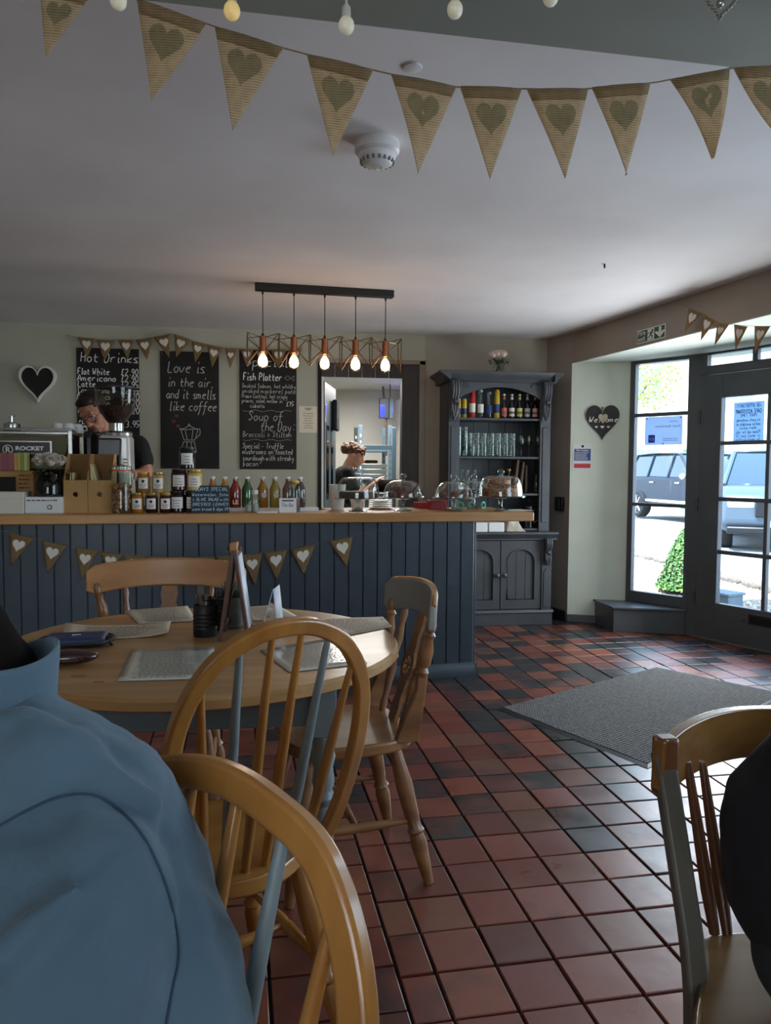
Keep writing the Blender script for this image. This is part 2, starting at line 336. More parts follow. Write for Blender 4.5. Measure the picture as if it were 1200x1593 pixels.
def tile_geo(w, h):
    b = .0025; vs = []
    for (dx, z) in ((0, -.02), (0, -.002), (b, 0)):
        vs += [(-w / 2 + dx, -h / 2 + dx, z), (w / 2 - dx, -h / 2 + dx, z), (w / 2 - dx, h / 2 - dx, z), (-w / 2 + dx, h / 2 - dx, z)]
    fs = [(8, 9, 10, 11)] + [(4 * k + i, 4 * k + (i + 1) % 4, 4 * k + 4 + (i + 1) % 4, 4 * k + 4 + i) for k in (0, 1) for i in range(4)]
    return vs, fs
GA = R(2.7); ga, gb = math.cos(GA), math.sin(GA); PX_, PY_, JT = .16, .17, .0085
cols = [(.387 + i * PX_, PX_, 0) for i in range(26)] + [(.292, .095, .0)] + [(.292 - (i + 1) * PX_, PX_, .05) for i in range(30)]
T = []
for x0, w_, off in cols:
    for j in range(-30, 34):
        u, v = x0 - .387 + w_ / 2, (j + .5) * PY_ + off
        if w_ < .12: v = (j + .5) * PY_ + .0
        x, y = .387 + u * ga - v * gb, 2.017 + u * gb + v * ga
        if -3.4 < x < 3.65 and -2.5 < y < 6.5 and not (x > 2.86 and y < 3.35):
            if x + y * .47 > 5.86 and y < 5.6: continue
            T.append((x, y, w_))
def seen(x, y):
    d = Vector((x, y, 0)) - CAM; z = d.dot(_f)
    if z < .5: return None
    px, py = 600 + 1200 * d.dot(_R) / z, 796.5 - 1200 * d.dot(_U) / z
    return (px, py) if -40 < px < 1240 and py < 1650 else None
rr = random.Random(3); near = []
for t in T:
    s_ = seen(t[0], t[1])
    if s_ and (s_[0] > 370 or s_[1] > 1120) and not (s_[0] < 735 and s_[1] < 1050): near.append((t[1], t))
near.sort(); nearset = {t for _, t in near[:298]}
meshes = {}
far_ = MB()
for t in T:
    x, y, w_ = t; z, tx, ty, a = rr.uniform(-.0015, .0012), rr.uniform(-.006, .006), rr.uniform(-.006, .006), GA + rr.uniform(-.008, .008)
    key = w_ < .12
    if t in nearset:
        if key not in meshes:
            vs, fs = tile_geo(w_ - JT, PY_ - JT); me = bpy.data.meshes.new('tile'); me.from_pydata(vs, [], fs); me.materials.append(tile_a); meshes[key] = me
        o = bpy.data.objects.new('tile', meshes[key]); COL.objects.link(o); o.parent = floor; o.location = (x, y, z); o.rotation_euler = (tx, ty, a)
    else:
        vs, fs = tile_geo(w_ - JT, PY_ - JT); M = Matrix.Translation((x, y, z)) @ Matrix.Rotation(a, 4, 'Z') @ Matrix.Rotation(tx, 4, 'X') @ Matrix.Rotation(ty, 4, 'Y')
        far_.add([M @ Vector(v) for v in vs], fs)
me = bpy.data.meshes.new('tiles'); me.from_pydata(far_.v, [], far_.f); me.materials.append(tile_b)
o = bpy.data.objects.new('tiles', me); COL.objects.link(o); o.parent = floor; o['kind'] = 'stuff'

CZ = 2.405
struct(MB().box(-3.6, 4.0, -2.7, 6.62, CZ, CZ + .2).build('ceiling', paint_ceil, smooth=False))
bm_ = frame2((-3.5, 1.50), (3.6, 1.826))   # beam far edge runs a little askew, like the tiles
struct(MB().box(0, 7.2, -.42, 0, 2.2, CZ, M=bm_).build('trim_1', paint_beam, bevel=.006))

def wallseg(name, a, b, z0, z1, m, th=.2, holes=(), kind=True, y0=0):
    """wall from a to b on plan, thickness outwards, with rectangular holes (x0,x1,z0,z1)"""
    M = frame2(a, b); L = math.dist(a, b); w = MB(); xs = 0
    for hx0, hx1, hz0, hz1 in sorted(holes):
        w.box(xs, hx0, y0, th, z0, z1, M=M); xs = hx1
        if hz0 > z0: w.box(hx0, hx1, y0, th, z0, hz0, M=M)
        if hz1 < z1: w.box(hx0, hx1, y0, th, hz1, z1, M=M)
    w.box(xs, L, y0, th, z0, z1, M=M)
    return struct(w.build(name, m, smooth=False))
wallseg('wall_back', (-3.4, 6.5), (2.36, 6.5), 0, CZ, paint_green, .12, [(3.74, 4.647, 0, 2.19)])
wallseg('wall_back_warm', (1.248, 6.499), (2.33, 6.499), 0, CZ, mat('warm_beige_tone', '#b1a999', .85, c2='#a89f8e', scale=2), .05)  # warmer-toned overlay on the back wall right of the kitchen doorway
wallseg('wall_return', (2.32, 6.5), (2.43, 6.16), 0, CZ, paint_taupe, .2)
wallseg('wall_reveal', (2.418, 6.165), (2.86, 5.985), 0, 2.157, paint_pale, .3)
lint = [(2.43, 6.16), (2.60, 6.25), (3.1, 6.1), (3.5, 5.5), (3.9, 4.6), (3.2, 3.3), (2.86, 3.35)]
struct(MB().prism(lint, 2.162, CZ, 'z').build('wall_lintel', paint_taupe, smooth=False))
struct(MB().prism([(2.434, 6.155)] + lint[1:-1] + [(2.866, 3.36)], 2.155, 2.162, 'z').build('trim_2', paint_pale, smooth=False))
wallseg('wall_jamb', (3.57, 4.61), (2.86, 3.36), 0, 2.157, paint_pale, .2)
wallseg('wall_right', (2.86, 3.36), (3.02, -2.5), 0, CZ, paint_pale, .25, [(.6, 3.1, .75, 2.1)])
wallseg('wall_front', (3.02, -2.5), (-3.4, -2.5), 0, CZ, paint_pale, .25, [(2.9, 5.0, .85, 2.15)])
wallseg('wall_left', (-3.4, -2.5), (-3.4, 6.5), 0, CZ, paint_green, .2)
for nm, a, b, h, mm in (('baseboard_right', (2.412, 6.158), (2.63, 6.069), .065, slate_dark), ('baseboard_return', (2.318, 6.49), (2.41, 6.15), .09, mat('black_skirting', '#26221f', .5))):
    struct(MB().box(0, math.dist(a, b), -.016, 0, 0, h, M=frame2(a, b)).build(nm, mm, bevel=.004))

def glazed(name, a, b, z0, z1, xs, zs, stile, rails, mt, depth=.055, bar=.028, hinge=(), pane_t=.006, lead=None):
    """framed glazing from a to b: xs/zs are the glass intervals"""
    M = frame2(a, b); L = math.dist(a, b); e = thing(name, '', '', (0, 0, 0)); del e['label']; del e['category']; e['kind'] = 'structure'
    def bx(n_, *q, m=mt, bv=.004): return MB().box(*q).build(n_, m, e, bevel=bv)
    e.matrix_world = M
    bx('stile', 0, xs[0][0], 0, depth, z0, z1); bx('stile', xs[-1][1], L, 0, depth, z0, z1)
    bx('rail', xs[0][0], xs[-1][1], 0.001, depth - .001, z0, zs[0][0]); bx('rail', xs[0][0], xs[-1][1], 0.001, depth - .001, zs[-1][1], z1)
    for i in range(len(zs) - 1): bx('glazing_bar', xs[0][0], xs[-1][1], .004, depth - .004, zs[i][1], zs[i + 1][0])
    for i in range(len(xs) - 1): bx('glazing_bar', xs[i][1], xs[i + 1][0], .006, depth - .006, zs[0][0], zs[-1][1])
    for x0, x1 in xs:
        for q0, q1 in zs: MB().box(x0 - .002, x1 + .002, .028, .028 + pane_t, q0 - .002, q1 + .002).build('pane', window_glass, e, smooth=False)
    for hz, hxp in hinge:
        MB().lathe([(.009, -.05), (.009, .05)], 10, (hxp, -.006, hz)).build('hinge', mat('aged_steel', '#5c5a58', .45, .8), e)
    return e
WA, WB = (2.845, 5.985), (3.152, 5.540)
win = glazed('window_1', WA, WB, .2, 2.157, [(.045, .49)], [(.29, .985), (1.013, 1.705), (1.733, 2.13)], .04, 0, slate_dark, hinge=())
DA, DB = (3.175, 5.495), (3.57, 4.615)
struct(MB().prism([(3.138, 5.556), (3.2, 5.60), (3.26, 5.52), (3.176, 5.493)], 0, 2.157, 'z').build('trim_3', slate_dark, bevel=.004))
door = glazed('door_1', DA, DB, .006, 1.99, [(.18, .535), (.563, .80)], [(.285, .655), (.685, 1.05), (1.08, 1.465), (1.493, 1.815)], .18, 0, slate_dark, hinge=((.3, .0), (1.02, .0), (1.68, .0)))
glazed('window_2', DA, DB, 1.995, 2.157, [(.05, .41), (.45, .90)], [(2.06, 2.14)], .05, 0, slate_dark)
Mi = frame2(DA, DB).inverted()
lp = Mi @ atP(1165, 963, DA, DB)
MB().box(lp.x, lp.x + .26, -.004, .004, .175, .245).box(lp.x + .012, lp.x + .248, -.007, -.003, .188, .232, 1).build('letter_slot', [mat('dark_bronze', '#3a3634', .4, .7), mat('black_gap', '#0d0c0c', .8)], door, bevel=.002)
MB().lathe([(.006, 0), (.006, .012), (.012, .016), (.012, .024), (.004, .03)], 12, (lp.x - .035, -.001, .2), axis=(0, -1, 0)).build('bolt_knob', mat('aged_steel'), door)
# the two windows outside the frame, which let the daylight in
def sash(name, a, b, t0, t1, z0, z1, n):
    M = frame2(a, b); d = (Vector((b[0], b[1], 0)) - Vector((a[0], a[1], 0))).normalized()
    A = (a[0] + d.x * t0 - d.y * 0 + 0, a[1] + d.y * t0); B = (a[0] + d.x * t1, a[1] + d.y * t1); L = t1 - t0
    s = (L - .1 - .03 * (n - 1)) / n; xs = [(.05 + i * (s + .03), .05 + i * (s + .03) + s) for i in range(n)]
    e = glazed(name, A, B, z0, z1, xs, [(z0 + .06, (z0 + z1) / 2 - .015), ((z0 + z1) / 2 + .015, z1 - .05)], .05, 0, slate_dark)
    e.matrix_world = Matrix.Translation(Vector((-d.y, d.x, 0)) * .1) @ e.matrix_world
sash('window_3', (2.86, 3.36), (3.02, -2.5), .6, 3.1, .75, 2.1, 4)
sash('window_4', (3.02, -2.5), (-3.4, -2.5), 2.9, 5.0, .85, 2.15, 3)
struct(MB().box(-.05, .60, .0, .12, 0, .2, M=frame2(WA, WB)).build('wall_under_window', slate_dark, smooth=False))
struct(MB().box(-.02, 1.0, -.012, .09, -.02, .01, M=frame2(DA, DB)).build('trim_5', mat('threshold', '#6e645c', .7), bevel=.003))
# boxed step under the window
st = MB().prism([(2.622, 6.076), (2.625, 5.72), (3.12, 5.548), (3.14, 5.553), (2.85, 5.975)], 0, .185, 'z').prism([(2.607, 6.082), (2.61, 5.705), (3.125, 5.528), (3.15, 5.543), (2.848, 5.98)], .185, .2, 'z')
struct(st.build('trim_4', slate_dark, bevel=.003))

# kitchen doorway in the back wall: surround, header boards, side board
e = thing('door_2', '', ''); del e['label']; del e['category']; e['kind'] = 'structure'
MB().box(1.195, 1.247, 6.485, 6.62, 0, 2.19).box(.338, 1.247, 6.485, 6.62, 2.155, 2.19).build('frame', paint_taupe, e, bevel=.004)
MB().box(.338, .366, 6.49, 6.62, 0, 2.155).build('jamb', mat('black_gap'), e, bevel=.003)
MB().box(.366, .385, 6.50, 6.62, 0, 2.04).build('door_edge_strip', mat('white_gloss', '#e6e2d8', .4), e, bevel=.003)
for i in range(6):
    x0 = .366 + i * .114; MB().box(x0 + .002, x0 + .112, 6.505, 6.53, 2.04, 2.155).build('plank', brown_board, e, bevel=.003)
MB().box(1.05, 1.195, 6.503, 6.615, 0, 2.155).build('side_board', brown_board, e, bevel=.004)

# the kitchen beyond
kw = mat('kitchen_white', '#dcdad2', .7, c2='#d2d0c8', scale=2); KY = 9.6
struct(MB().box(-.75, 2.6, KY, KY + .1, 0, 2.3).box(-.85, -.75, 6.62, KY, 0, 2.3).box(2.2, 2.3, 6.62, KY, 0, 2.3).build('wall_kitchen', kw, smooth=False))
struct(MB().box(-.8, 2.5, 6.62, KY, 2.25, 2.35).build('ceiling_kitchen', kw, smooth=False))
struct(MB().box(-.8, 2.5, 6.6, KY, -.1, 0).build('floor_kitchen', mat('kitchen_vinyl', '#6d6a64', .5), smooth=False))
# ================================================================ OUTSIDE (seen through the glass)
gx = MB(); gx.grid(lambda u, v: Vector((2.7 + 60 * u, -30 + 90 * v, -.05)), 2, 2)
struct(gx.build('ground_road', mat('asphalt', '#9a9a98', .9, c2='#8a8a88', scale=3, bump=.1, bscale=60), smooth=False))
# gravel bed between building and kerb
ka, kb = atZ(985, 862, .0), atZ(1192, 918, .0)
kd = (kb - ka).normalized()
A0, A1 = ka - kd * 1.2, kb + kd * 2.5
gv = MB().prism([(A0.x, A0.y), (A1.x, A1.y), (3.9, 3.0), (3.6, 4.75), (3.25, 5.6), (2.98, 6.1), (2.98, 9)], -.06, -.01, 'z')
struct(gv.build('ground_gravel', mat('gravel_bed', '#a89e92', .95, c2='#857c72', scale=60), smooth=False))
peb = MB(); rr = random.Random(5)
from mathutils.geometry import intersect_point_quad_2d
tri = [(0, 1, 2), (0, 2, 3), (0, 3, 1), (1, 3, 2)]
n_ = 0
while n_ < 9000:
    x, y = rr.uniform(3.0, 7), rr.uniform(5, 10.6)
    s_ = seen(x, y)
    if not s_ or s_[0] < 970 or s_[0] > 1230: n_ += .02; continue
    side = (Vector((x, y, 0)) - ka).cross(kd).z
    if side < 0 or x < 3.05 or x + y * .47 < 5.95: n_ += .02; continue
    r_ = rr.uniform(.012, .026); a = rr.random() * 6.3; c_, s2 = math.cos(a), math.sin(a)
    P = [(r_, 0, 0), (-r_ * .5, r_ * .8, 0), (-r_ * .6, -r_ * .7, 0), (0, 0, r_ * .8)]
    peb.add([(x + p[0] * c_ - p[1] * s2, y + p[0] * s2 + p[1] * c_, -.01 + p[2]) for p in P], tri, rr.choice((0, 0, 1, 2))); n_ += 1
gs = peb.build('gravel', [mat('pebble_buff', '#cfc3b2', .9), mat('pebble_grey', '#9d978f', .9), mat('pebble_rust', '#a8876a', .9)], smooth=False)
tag(gs, 'loose pale gravel between the café front and the road', 'gravel'); gs['kind'] = 'stuff'
# kerb of rough stones
kt = thing('stone_kerb', 'low kerb of rough brown stones between the gravel and the road', 'kerb', tuple(A0))
L = (A1 - A0).length; t = 0; i = 0
while t < L - .3:
    w_ = rr.uniform(.25, .45); p = kd * (t + w_ / 2)
    q = MB(); q.ball((0, 0, 0), 1, 10, 6)
    o = q.build('stone', mat('kerb_stone', '#8b8073', .95, c2='#6b6256', scale=6, bump=.8, bscale=12), kt); o.location = p + Vector((0, 0, rr.uniform(.0, .03))); o.scale = (w_ / 2, .09, .075); o.rotation_euler.z = math.atan2(kd.y, kd.x) + rr.uniform(-.1, .1); t += w_; i += 1

# clipped cone shrub in a dark pot
def leafball(mb, fn, n, size, rr):
    for _ in range(n):
        p, nn = fn(); nn = (nn + Vector((rr.uniform(-.7, .7), rr.uniform(-.7, .7), rr.uniform(-.5, .8)))).normalized(); t = nn.orthogonal().normalized(); t = Matrix.Rotation(rr.random() * 6.3, 3, nn) @ t; s_ = nn.cross(t); a = size * rr.uniform(.6, 1.2)
        mb.add([p - t * a, p + s_ * a * .55 + nn * a * .2, p + t * a, p - s_ * a * .55 + nn * a * .2], [(0, 1, 2, 3)], rr.choice((0, 0, 1)))
leaf_m = [mat('leaf_green', '#4f7a3a', .6, c2='#2f5a28', scale=20), mat('leaf_light', '#86b04f', .6)]
bp_ = atZ(1066, 922, .0)
bt = thing('box_shrub', 'bushy green cone-shaped box shrub just outside the side window', 'shrub', tuple(bp_))
def cone():
    z = rr.random() ** 1.3; a = rr.random() * 6.3; r_ = .27 * (1 - z) ** .75 * rr.uniform(.8, 1.05) + .02
    return Vector((r_ * math.cos(a), r_ * math.sin(a), .05 + z * .62)), Vector((math.cos(a), math.sin(a), .5))
lf = MB(); leafball(lf, cone, 5200, .02, rr); o = lf.build('foliage', leaf_m, bt, smooth=False); o['kind'] = 'stuff'
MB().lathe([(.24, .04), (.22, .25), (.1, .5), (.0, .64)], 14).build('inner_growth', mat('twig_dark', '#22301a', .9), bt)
MB().lathe([(.15, -.05), (.19, .08), (.2, .1), (.18, .1)], 16).build('pot', mat('dark_pot', '#33363a', .6), bt)
pb = atZ(1128, 948, 0)
o = MB().box(-.11, .11, -.11, .11, -.05, .14).box(-.125, .125, -.125, .125, .14, .165).build('stone_planter', mat('planter_grey', '#6f7d84', .8, c2='#62707a', scale=9), bevel=.006, loc=tuple(pb), rotz=.4)
tag(o, 'small square blue-grey block outside the glazed door', 'planter')

# two parked cars
cglass = mat('car_glass', '#2a3a44', .05, 0, spec=1); tyre = mat('tyre', '#17181a', .8); alloy = mat('alloy', '#c9ccd0', .25, .9); chrome = mat('chrome', '#d8dadd', .12, 1)
def make_car(label, loc, heading, cpaint, hs):
    car = thing('parked_car', label, 'car', loc, heading)
    body = [(-2.35, .45), (-2.38, .95), (-2.25, 1.08), (-1.0, 1.12), (.75, 1.1), (1.1, 1.06), (2.1, .96 + hs), (2.32, .82 + hs), (2.38, .45), (2.2, .32), (-2.2, .32)]
    MB().prism(body, -.93, .93, 'y').build('body', cpaint, car, bevel=.09, seg=3)
    cab = MB()
    cab.add([(-2.22, y * .88, 1.07) for y in (-1, 1)] + [(.95, y * .88, 1.07) for y in (-1, 1)] + [(-1.9, y * .7, 1.68) for y in (-1, 1)] + [(.15, y * .7, 1.68) for y in (-1, 1)], [(0, 2, 3, 1), (4, 5, 7, 6), (0, 4, 6, 2), (1, 3, 7, 5), (0, 1, 5, 4), (2, 6, 7, 3)])
    cab.build('cabin_glass', cglass, car, bevel=.04)
    MB().grid(lambda u, v: Vector((-1.95 + 2.1 * u, -.71 + 1.42 * v, 1.685 + .04 * math.sin(PI * u) + .02 * math.sin(PI * v))), 8, 6).build('roof', cpaint, car, solid=.03)
    for s_ in (-1, 1):
        for x0, x1 in ((-2.2, -1.9), (-1.1, -1.05), (-.12, -.08), (.97, .17)):
            MB().tube([(x0, s_ * .885, 1.08), (x1, s_ * .71, 1.68)], .035, 6).build('pillar', cpaint, car)
        for x in (-1.45, 1.5):
            w_ = MB().lathe([(.2, -.13), (.33, -.13), (.37, -.08), (.37, .08), (.33, .13), (.2, .13)], 24, (x, s_ * .86, .34), axis=(0, 1, 0)).build('wheel', tyre, car)
            rim = MB().lathe([(.2, -.02), (.25, .0), (.25, .01), (.2, -.02)], 20, (x, s_ * .985, .34), axis=(0, s_, 0)); rim.lathe([(.0, .01), (.06, .01), (.06, -.02)], 12, (x, s_ * .985, .34), axis=(0, s_, 0))
            for k in range(7):
                a = k * 2 * PI / 7; rim.tube([(x + .04 * math.cos(a), s_ * .985, .34 + .04 * math.sin(a)), (x + .24 * math.cos(a), s_ * .985, .34 + .24 * math.sin(a))], .025, 5)
            rim.build('wheel_rim', alloy, w_)
        MB().ball((.75, s_ * 1.02, 1.12), .12, 10, 6, sy=.6, sz=.7).build('wing_mirror', chrome, car)
        MB().box(2.15, 2.36, s_ * .62 - .22, s_ * .62 + .2, .72, .90).build('headlamp', mat('headlamp', '#e8eef2', .1), car, bevel=.03)
        MB().box(-2.0, 1.9, s_ * .93 - .02, s_ * .93 + .02, .42, .5).build('sill_trim', chrome, car, bevel=.01)
        for x in (-.9, .3): MB().box(x, x + .2, s_ * .94 - .015, s_ * .94 + .015, .93, .97).build('door_handle', chrome, car, bevel=.008)
    MB().box(2.3, 2.41, -.42, .42, .58, .84).build('grille', mat('black_plastic', '#1a1b1d', .4), car, bevel=.02)
    MB().box(2.36, 2.43, -.27, .27, .42, .52).build('number_plate', mat('plate_white', '#e8e8e4', .5), car, bevel=.004)
    MB().box(2.2, 2.42, -.85, .85, .30, .42).build('bumper', mat('black_plastic'), car, bevel=.03)
    return car
make_car('dark blue four-by-four car seen from the side through the side window', (11.0, 18.9, .02), math.atan2(-.995, .066), mat('car_blue', '#101f30', .35, .2), 0)
make_car('silver-grey car seen from the front through the glazed door', (9.3, 13.4, -.05), math.atan2(-.86, -.52), mat('car_silver', '#55626c', .35, .3), .08)

# house over the road and a loose tree
bl = atD(1075, 700, 27); hs = thing('terraced_house', 'pale rendered house on the far side of the road', 'house', (bl.x, bl.y, -.05), R(-8))
hw = mat('render_cream', '#f4efe4', .9)
MB().box(-7, 9, 0, 6, 0, 6.2).build('wall', hw, hs, smooth=False)
rf = MB().prism([(-.4, 6.2), (3, 8.4), (6.4, 6.2)], -7.3, 9.3, 'x').build('roof', mat('slate_roof', '#77797c', .8), hs, smooth=False)
for x in (-5, -1.6, 1.6, 4.8, 7.4):
    for z in (.9, 3.7):
        f_ = MB().box(x - .55, x + .55, -.06, .02, z, z + 1.25).build('window', mat('white_gloss'), hs, bevel=.01)
        for k in (-1, 1): MB().box(x + k * .26 - .22, x + k * .26 + .22, -.08, -.05, z + .08, z + 1.17).build('pane', mat('far_pane', '#8b97a3', .1), f_, smooth=False)
MB().box(-.3, .6, -.06, .02, 0, 2.1).build('door', mat('far_door', '#6d7f6a', .5), hs, bevel=.02)
tp = atD(974, 700, 24); tt = thing('street_tree', 'yellow-green tree showing through the top of the side window', 'tree', (tp.x, tp.y, -.05))
MB().tube([(0, 0, 0), (.05, 0, 1.5), (-.05, .1, 4)], [.14, .1, .06], 8).build('trunk', mat('bark', '#6d6052', .9), tt)
for k in range(6): MB().tube([(0, 0, 3 + .2 * k), (.8 * math.cos(k * 1.1), .8 * math.sin(k * 1.1), 4.2 + .2 * k)], [.05, .02], 6).build('branch', mat('bark'), tt)
def crown():
    v = Vector((rr.gauss(0, 1), rr.gauss(0, 1), rr.gauss(0, 1))).normalized(); return Vector((v.x * 1.1, v.y * 1.1, v.z * 1.3)) * rr.uniform(.5, 1.1) + Vector((.75, 0, 4.3)), v
lf = MB(); leafball(lf, crown, 1100, .07, rr); o = lf.build('foliage', [mat('tree_leaf', '#a6b35c', .7), mat('tree_leaf_pale', '#c3c77a', .7)], tt, smooth=False); o['kind'] = 'stuff'
# ================================================================ BAR COUNTER
TOPZ = 1.013; CA = R(3.3); CO = Vector((1.2, 4.568, 0)); cdx = Vector((math.cos(CA), math.sin(CA), 0)); cdy = Vector((-math.sin(CA), math.cos(CA), 0))
def onc(px, d, z=TOPZ, py=790):
    """point of the worktop under picture column px, d metres behind the panelled face"""
    a = CO + cdy * d; b = a + cdx; p = atP(px, py, a, b); return Vector((p.x, p.y, z))
pine = wood('oiled_pine', '#c99456', '#a8743a', .38, 0, 2.2, .25)
cnt = thing('bar_counter', 'slate-blue boarded bar counter running across the room', 'counter', tuple(CO), CA)
pw = .0865
for i in range(49):
    x1 = -i * pw; x0 = x1 - pw; g_ = .005
    MB().prism([(x0 + .0012, .034), (x0 + .0012, .020), (x1 - .008, .020), (x1 - .0016, .028), (x1 - .0016, .034)], .0, .955, 'z').build('plank', slate_paint, cnt, smooth=False)
MB().box(-4.24, .0, .034, .05, 0, .955).box(-.05, -.002, .034, .56, 0, .955).build('backing', mat('panel_gap', '#23282c', .8), cnt)
MB().prism([(-.006, 0), (.02, 0), (.02, .085), (.006, .085), (-.006, .07)], -4.24, .006, 'x').box(.0, .016, .0, .58, 0, .08).build('plinth_board', slate_paint, cnt)
for i in range(6): MB().box(-.002, .012, .03 + i * .09, .117 + i * .09, .0, .95).build('end_plank', slate_paint, cnt, bevel=.003)
wt = MB().prism([(-4.24, -.045), (.355, -.045), (.36, -.03), (.29, .60), (-.88, .60), (-.88, .315), (-4.24, .315)], .958, TOPZ, 'z').build('worktop', pine, bevel=.006, loc=tuple(CO), rotz=CA)
tag(wt, 'long oiled pine worktop on top of the slate-blue counter', 'worktop')

# ================================================================ DRESSER
DR = thing('dresser', 'grey painted dresser with arched shelves, carved corbels and cupboard doors', 'dresser', (1.80, 6.045, 0))
ds = mat('dresser_grey', '#4b4e52', .4, c2='#44474b', scale=5, bump=.06, bscale=25)
HW = .43; UY = .085; UD = .43
def P_(name, mb, parent=DR, **k): return mb.build(name, ds, parent, **{'bevel': .003, **k})
P_('plinth', MB().box(-HW - .01, HW + .012, .0, UD, 0, .105).prism([(-.012, .105), (.02, .105), (.02, .13), (.0, .125)], -HW - .015, HW + .02, 'x'))
P_('carcass', MB().box(-HW, -HW + .02, .02, UD, .1, .74).box(HW - .02, HW, .02, UD, .1, .74).box(-HW, HW, UD - .02, UD, .1, .74).box(-HW + .02, HW - .02, .035, UD, .1, .12))
P_('top_moulding', MB().prism([(-.035, .765), (-.035, .75), (-.022, .74), (-.012, .725), (.0, .715), (.0, .70), (UD, .70), (UD, .765)], -HW - .045, HW + .045, 'x'))
for s_ in (-1, 1):
    st_ = P_('stile', MB().box(s_ * HW - (.085 if s_ > 0 else 0), s_ * HW + (.085 if s_ < 0 else 0), .0, .035, .125, .70))
    cx = s_ * (HW - .043)
    P_('recessed_panel', MB().prism([(cx - .026, .15), (cx + .026, .15), (cx + .026, .44), (cx + .012, .452), (cx + .012, .47), (cx - .012, .47), (cx - .012, .452), (cx - .026, .44)], -.006, .002, 'y'), st_)
def corbel(parent, cx, z1, z0, y, w):
    """scrolled bracket with acanthus lobes"""
    h = z1 - z0; c = MB(); prof = [(y, z1), (y - .045, z1), (y - .055, z1 - .12 * h), (y - .05, z1 - .3 * h), (y - .028, z1 - .42 * h), (y - .02, z1 - .55 * h), (y - .03, z1 - .68 * h), (y - .02, z1 - .85 * h), (y, z0)]
    c.prism(prof, cx - w / 2, cx + w / 2, 'x')
    for k in (-1, 0, 1):
        pts = [(cx + k * w * .3, q[0] - .004, q[1]) for q in prof[1:-1]]; c.tube(pts, [.008, .012, .011, .007, .008, .011, .006], 6)
    c.ball((cx, y - .04, z1 - .50 * h), .016, 8, 6); c.ball((cx - w * .35, y - .034, z1 - .56 * h), .011, 8, 6); c.ball((cx + w * .35, y - .034, z1 - .56 * h), .011, 8, 6)
    for k in (-1, 1): c.tube([(cx + k * w * .38, y - .03, z1 - .6 * h), (cx + k * w * .2, y - .032, z1 - .78 * h), (cx, y - .02, z0 + .05 * h)], [.01, .009, .004], 6)
    return c.build('corbel', ds, parent, angle=50)
for s_ in (-1, 1): corbel(DR, s_ * (HW - .043), .715, .49, .0, .055)
def arch_pts(x0, x1, z0, zs, n=12):
    r = (x1 - x0) / 2; cx = (x0 + x1) / 2; return [(x0, z0), (x1, z0)] + [(cx + r * math.cos(PI * k / n), zs + r * .88 * math.sin(PI * k / n)) for k in range(n + 1)]
for s_ in (-1, 1):
    x0, x1 = (-.345, -.004) if s_ < 0 else (.004, .345)
    d_ = thing('cupboard_door', '', ''); del d_['label']; del d_['category']; d_.parent = DR
    ap = arch_pts(x0 + .055, x1 - .055, .215, .525)
    # frame around the arched opening as stiles, rails and arch spandrels
    m = MB(); m.box(x0, x0 + .055, .012, .034, .135, .695).box(x1 - .055, x1, .012, .034, .135, .695).box(x0 + .055, x1 - .055, .012, .034, .135, .215)
    top = ap[2:]; zt = .695
    for a, b in zip(top[:-1], top[1:]): m.prism([(b[0], b[1]), (a[0], a[1]), (a[0], zt), (b[0], zt)], .012, .034, 'y')
    m.build('door_frame', ds, d_, smooth=False)
    n_ = 3; w_ = (x1 - x0 - .11) / n_
    for k in range(n_):
        a = x0 + .055 + k * w_; MB().box(a + .001, a + w_ - .001, .026, .032, .2, .69).build('panel_plank', ds, d_, bevel=.002)
    MB().tube([(p[0], .012, p[1]) for p in ap], .008, 6, closed=True).build('arch_moulding', ds, d_)
    kx = -.03 if s_ < 0 else .03
    MB().lathe([(.008, 0), (.008, .012), (.018, .02), (.02, .03), (.012, .038), (.0, .04)], 14, (kx, .012, .415), axis=(0, -1, 0)).build('knob', ds, d_)
# upper part
P_('side', MB().box(-HW, -HW + .02, UY, UD, .765, 1.985)); P_('side', MB().box(HW - .02, HW, UY, UD, .765, 1.985))
for i in range(6):
    x0 = -HW + .02 + i * .1367; P_('back_board', MB().box(x0 + .001, x0 + .1357, UD - .014, UD, .765, 1.97), bevel=.002)
for z in (.765 + .005, 1.06, 1.362, 1.675): P_('shelf', MB().box(-HW + .02, HW - .02, UY + (.01), UD - .014, z, z + .018))
for s_ in (-1, 1):
    a, b = sorted((s_ * HW, s_ * (HW - .09))); P_('pilaster', MB().box(a, b, UY - .006, UY + .022, .765, 1.985)); P_('pilaster_panel', MB().box(a + .02, b - .02, UY - .014, UY - .005, .84, 1.62))
    corbel(DR, s_ * (HW - .045), 1.985, 1.655, UY - .006, .07)
m = MB(); n = 16; L_, R_ = -HW + .09, HW - .09
for k in range(n):
    a, b = k / n, (k + 1) / n; za, zb = [1.845 + .098 * (math.sin(PI * q) ** .75) for q in (a, b)]
    xa, xb = L_ + (R_ - L_) * a, L_ + (R_ - L_) * b; m.prism([(xa, za), (xb, zb), (xb, 1.99), (xa, 1.99)], UY, UY + .02, 'y')
m.build('arch', ds, DR, smooth=False)
for s_ in (-1, 1):
    m = MB(); cx = s_ * (HW - .10)
    for k in range(6):
        a = R(95 + 17 * k) if s_ > 0 else R(85 - 17 * k); m.tube([(cx + .012 * math.cos(a), UY - .003, 1.945 + .012 * math.sin(a) * .9), (cx + .072 * math.cos(a), UY - .003, 1.945 + .034 * math.sin(a))], [.002, .007], 6)
    m.build('carved_fan', ds, DR)
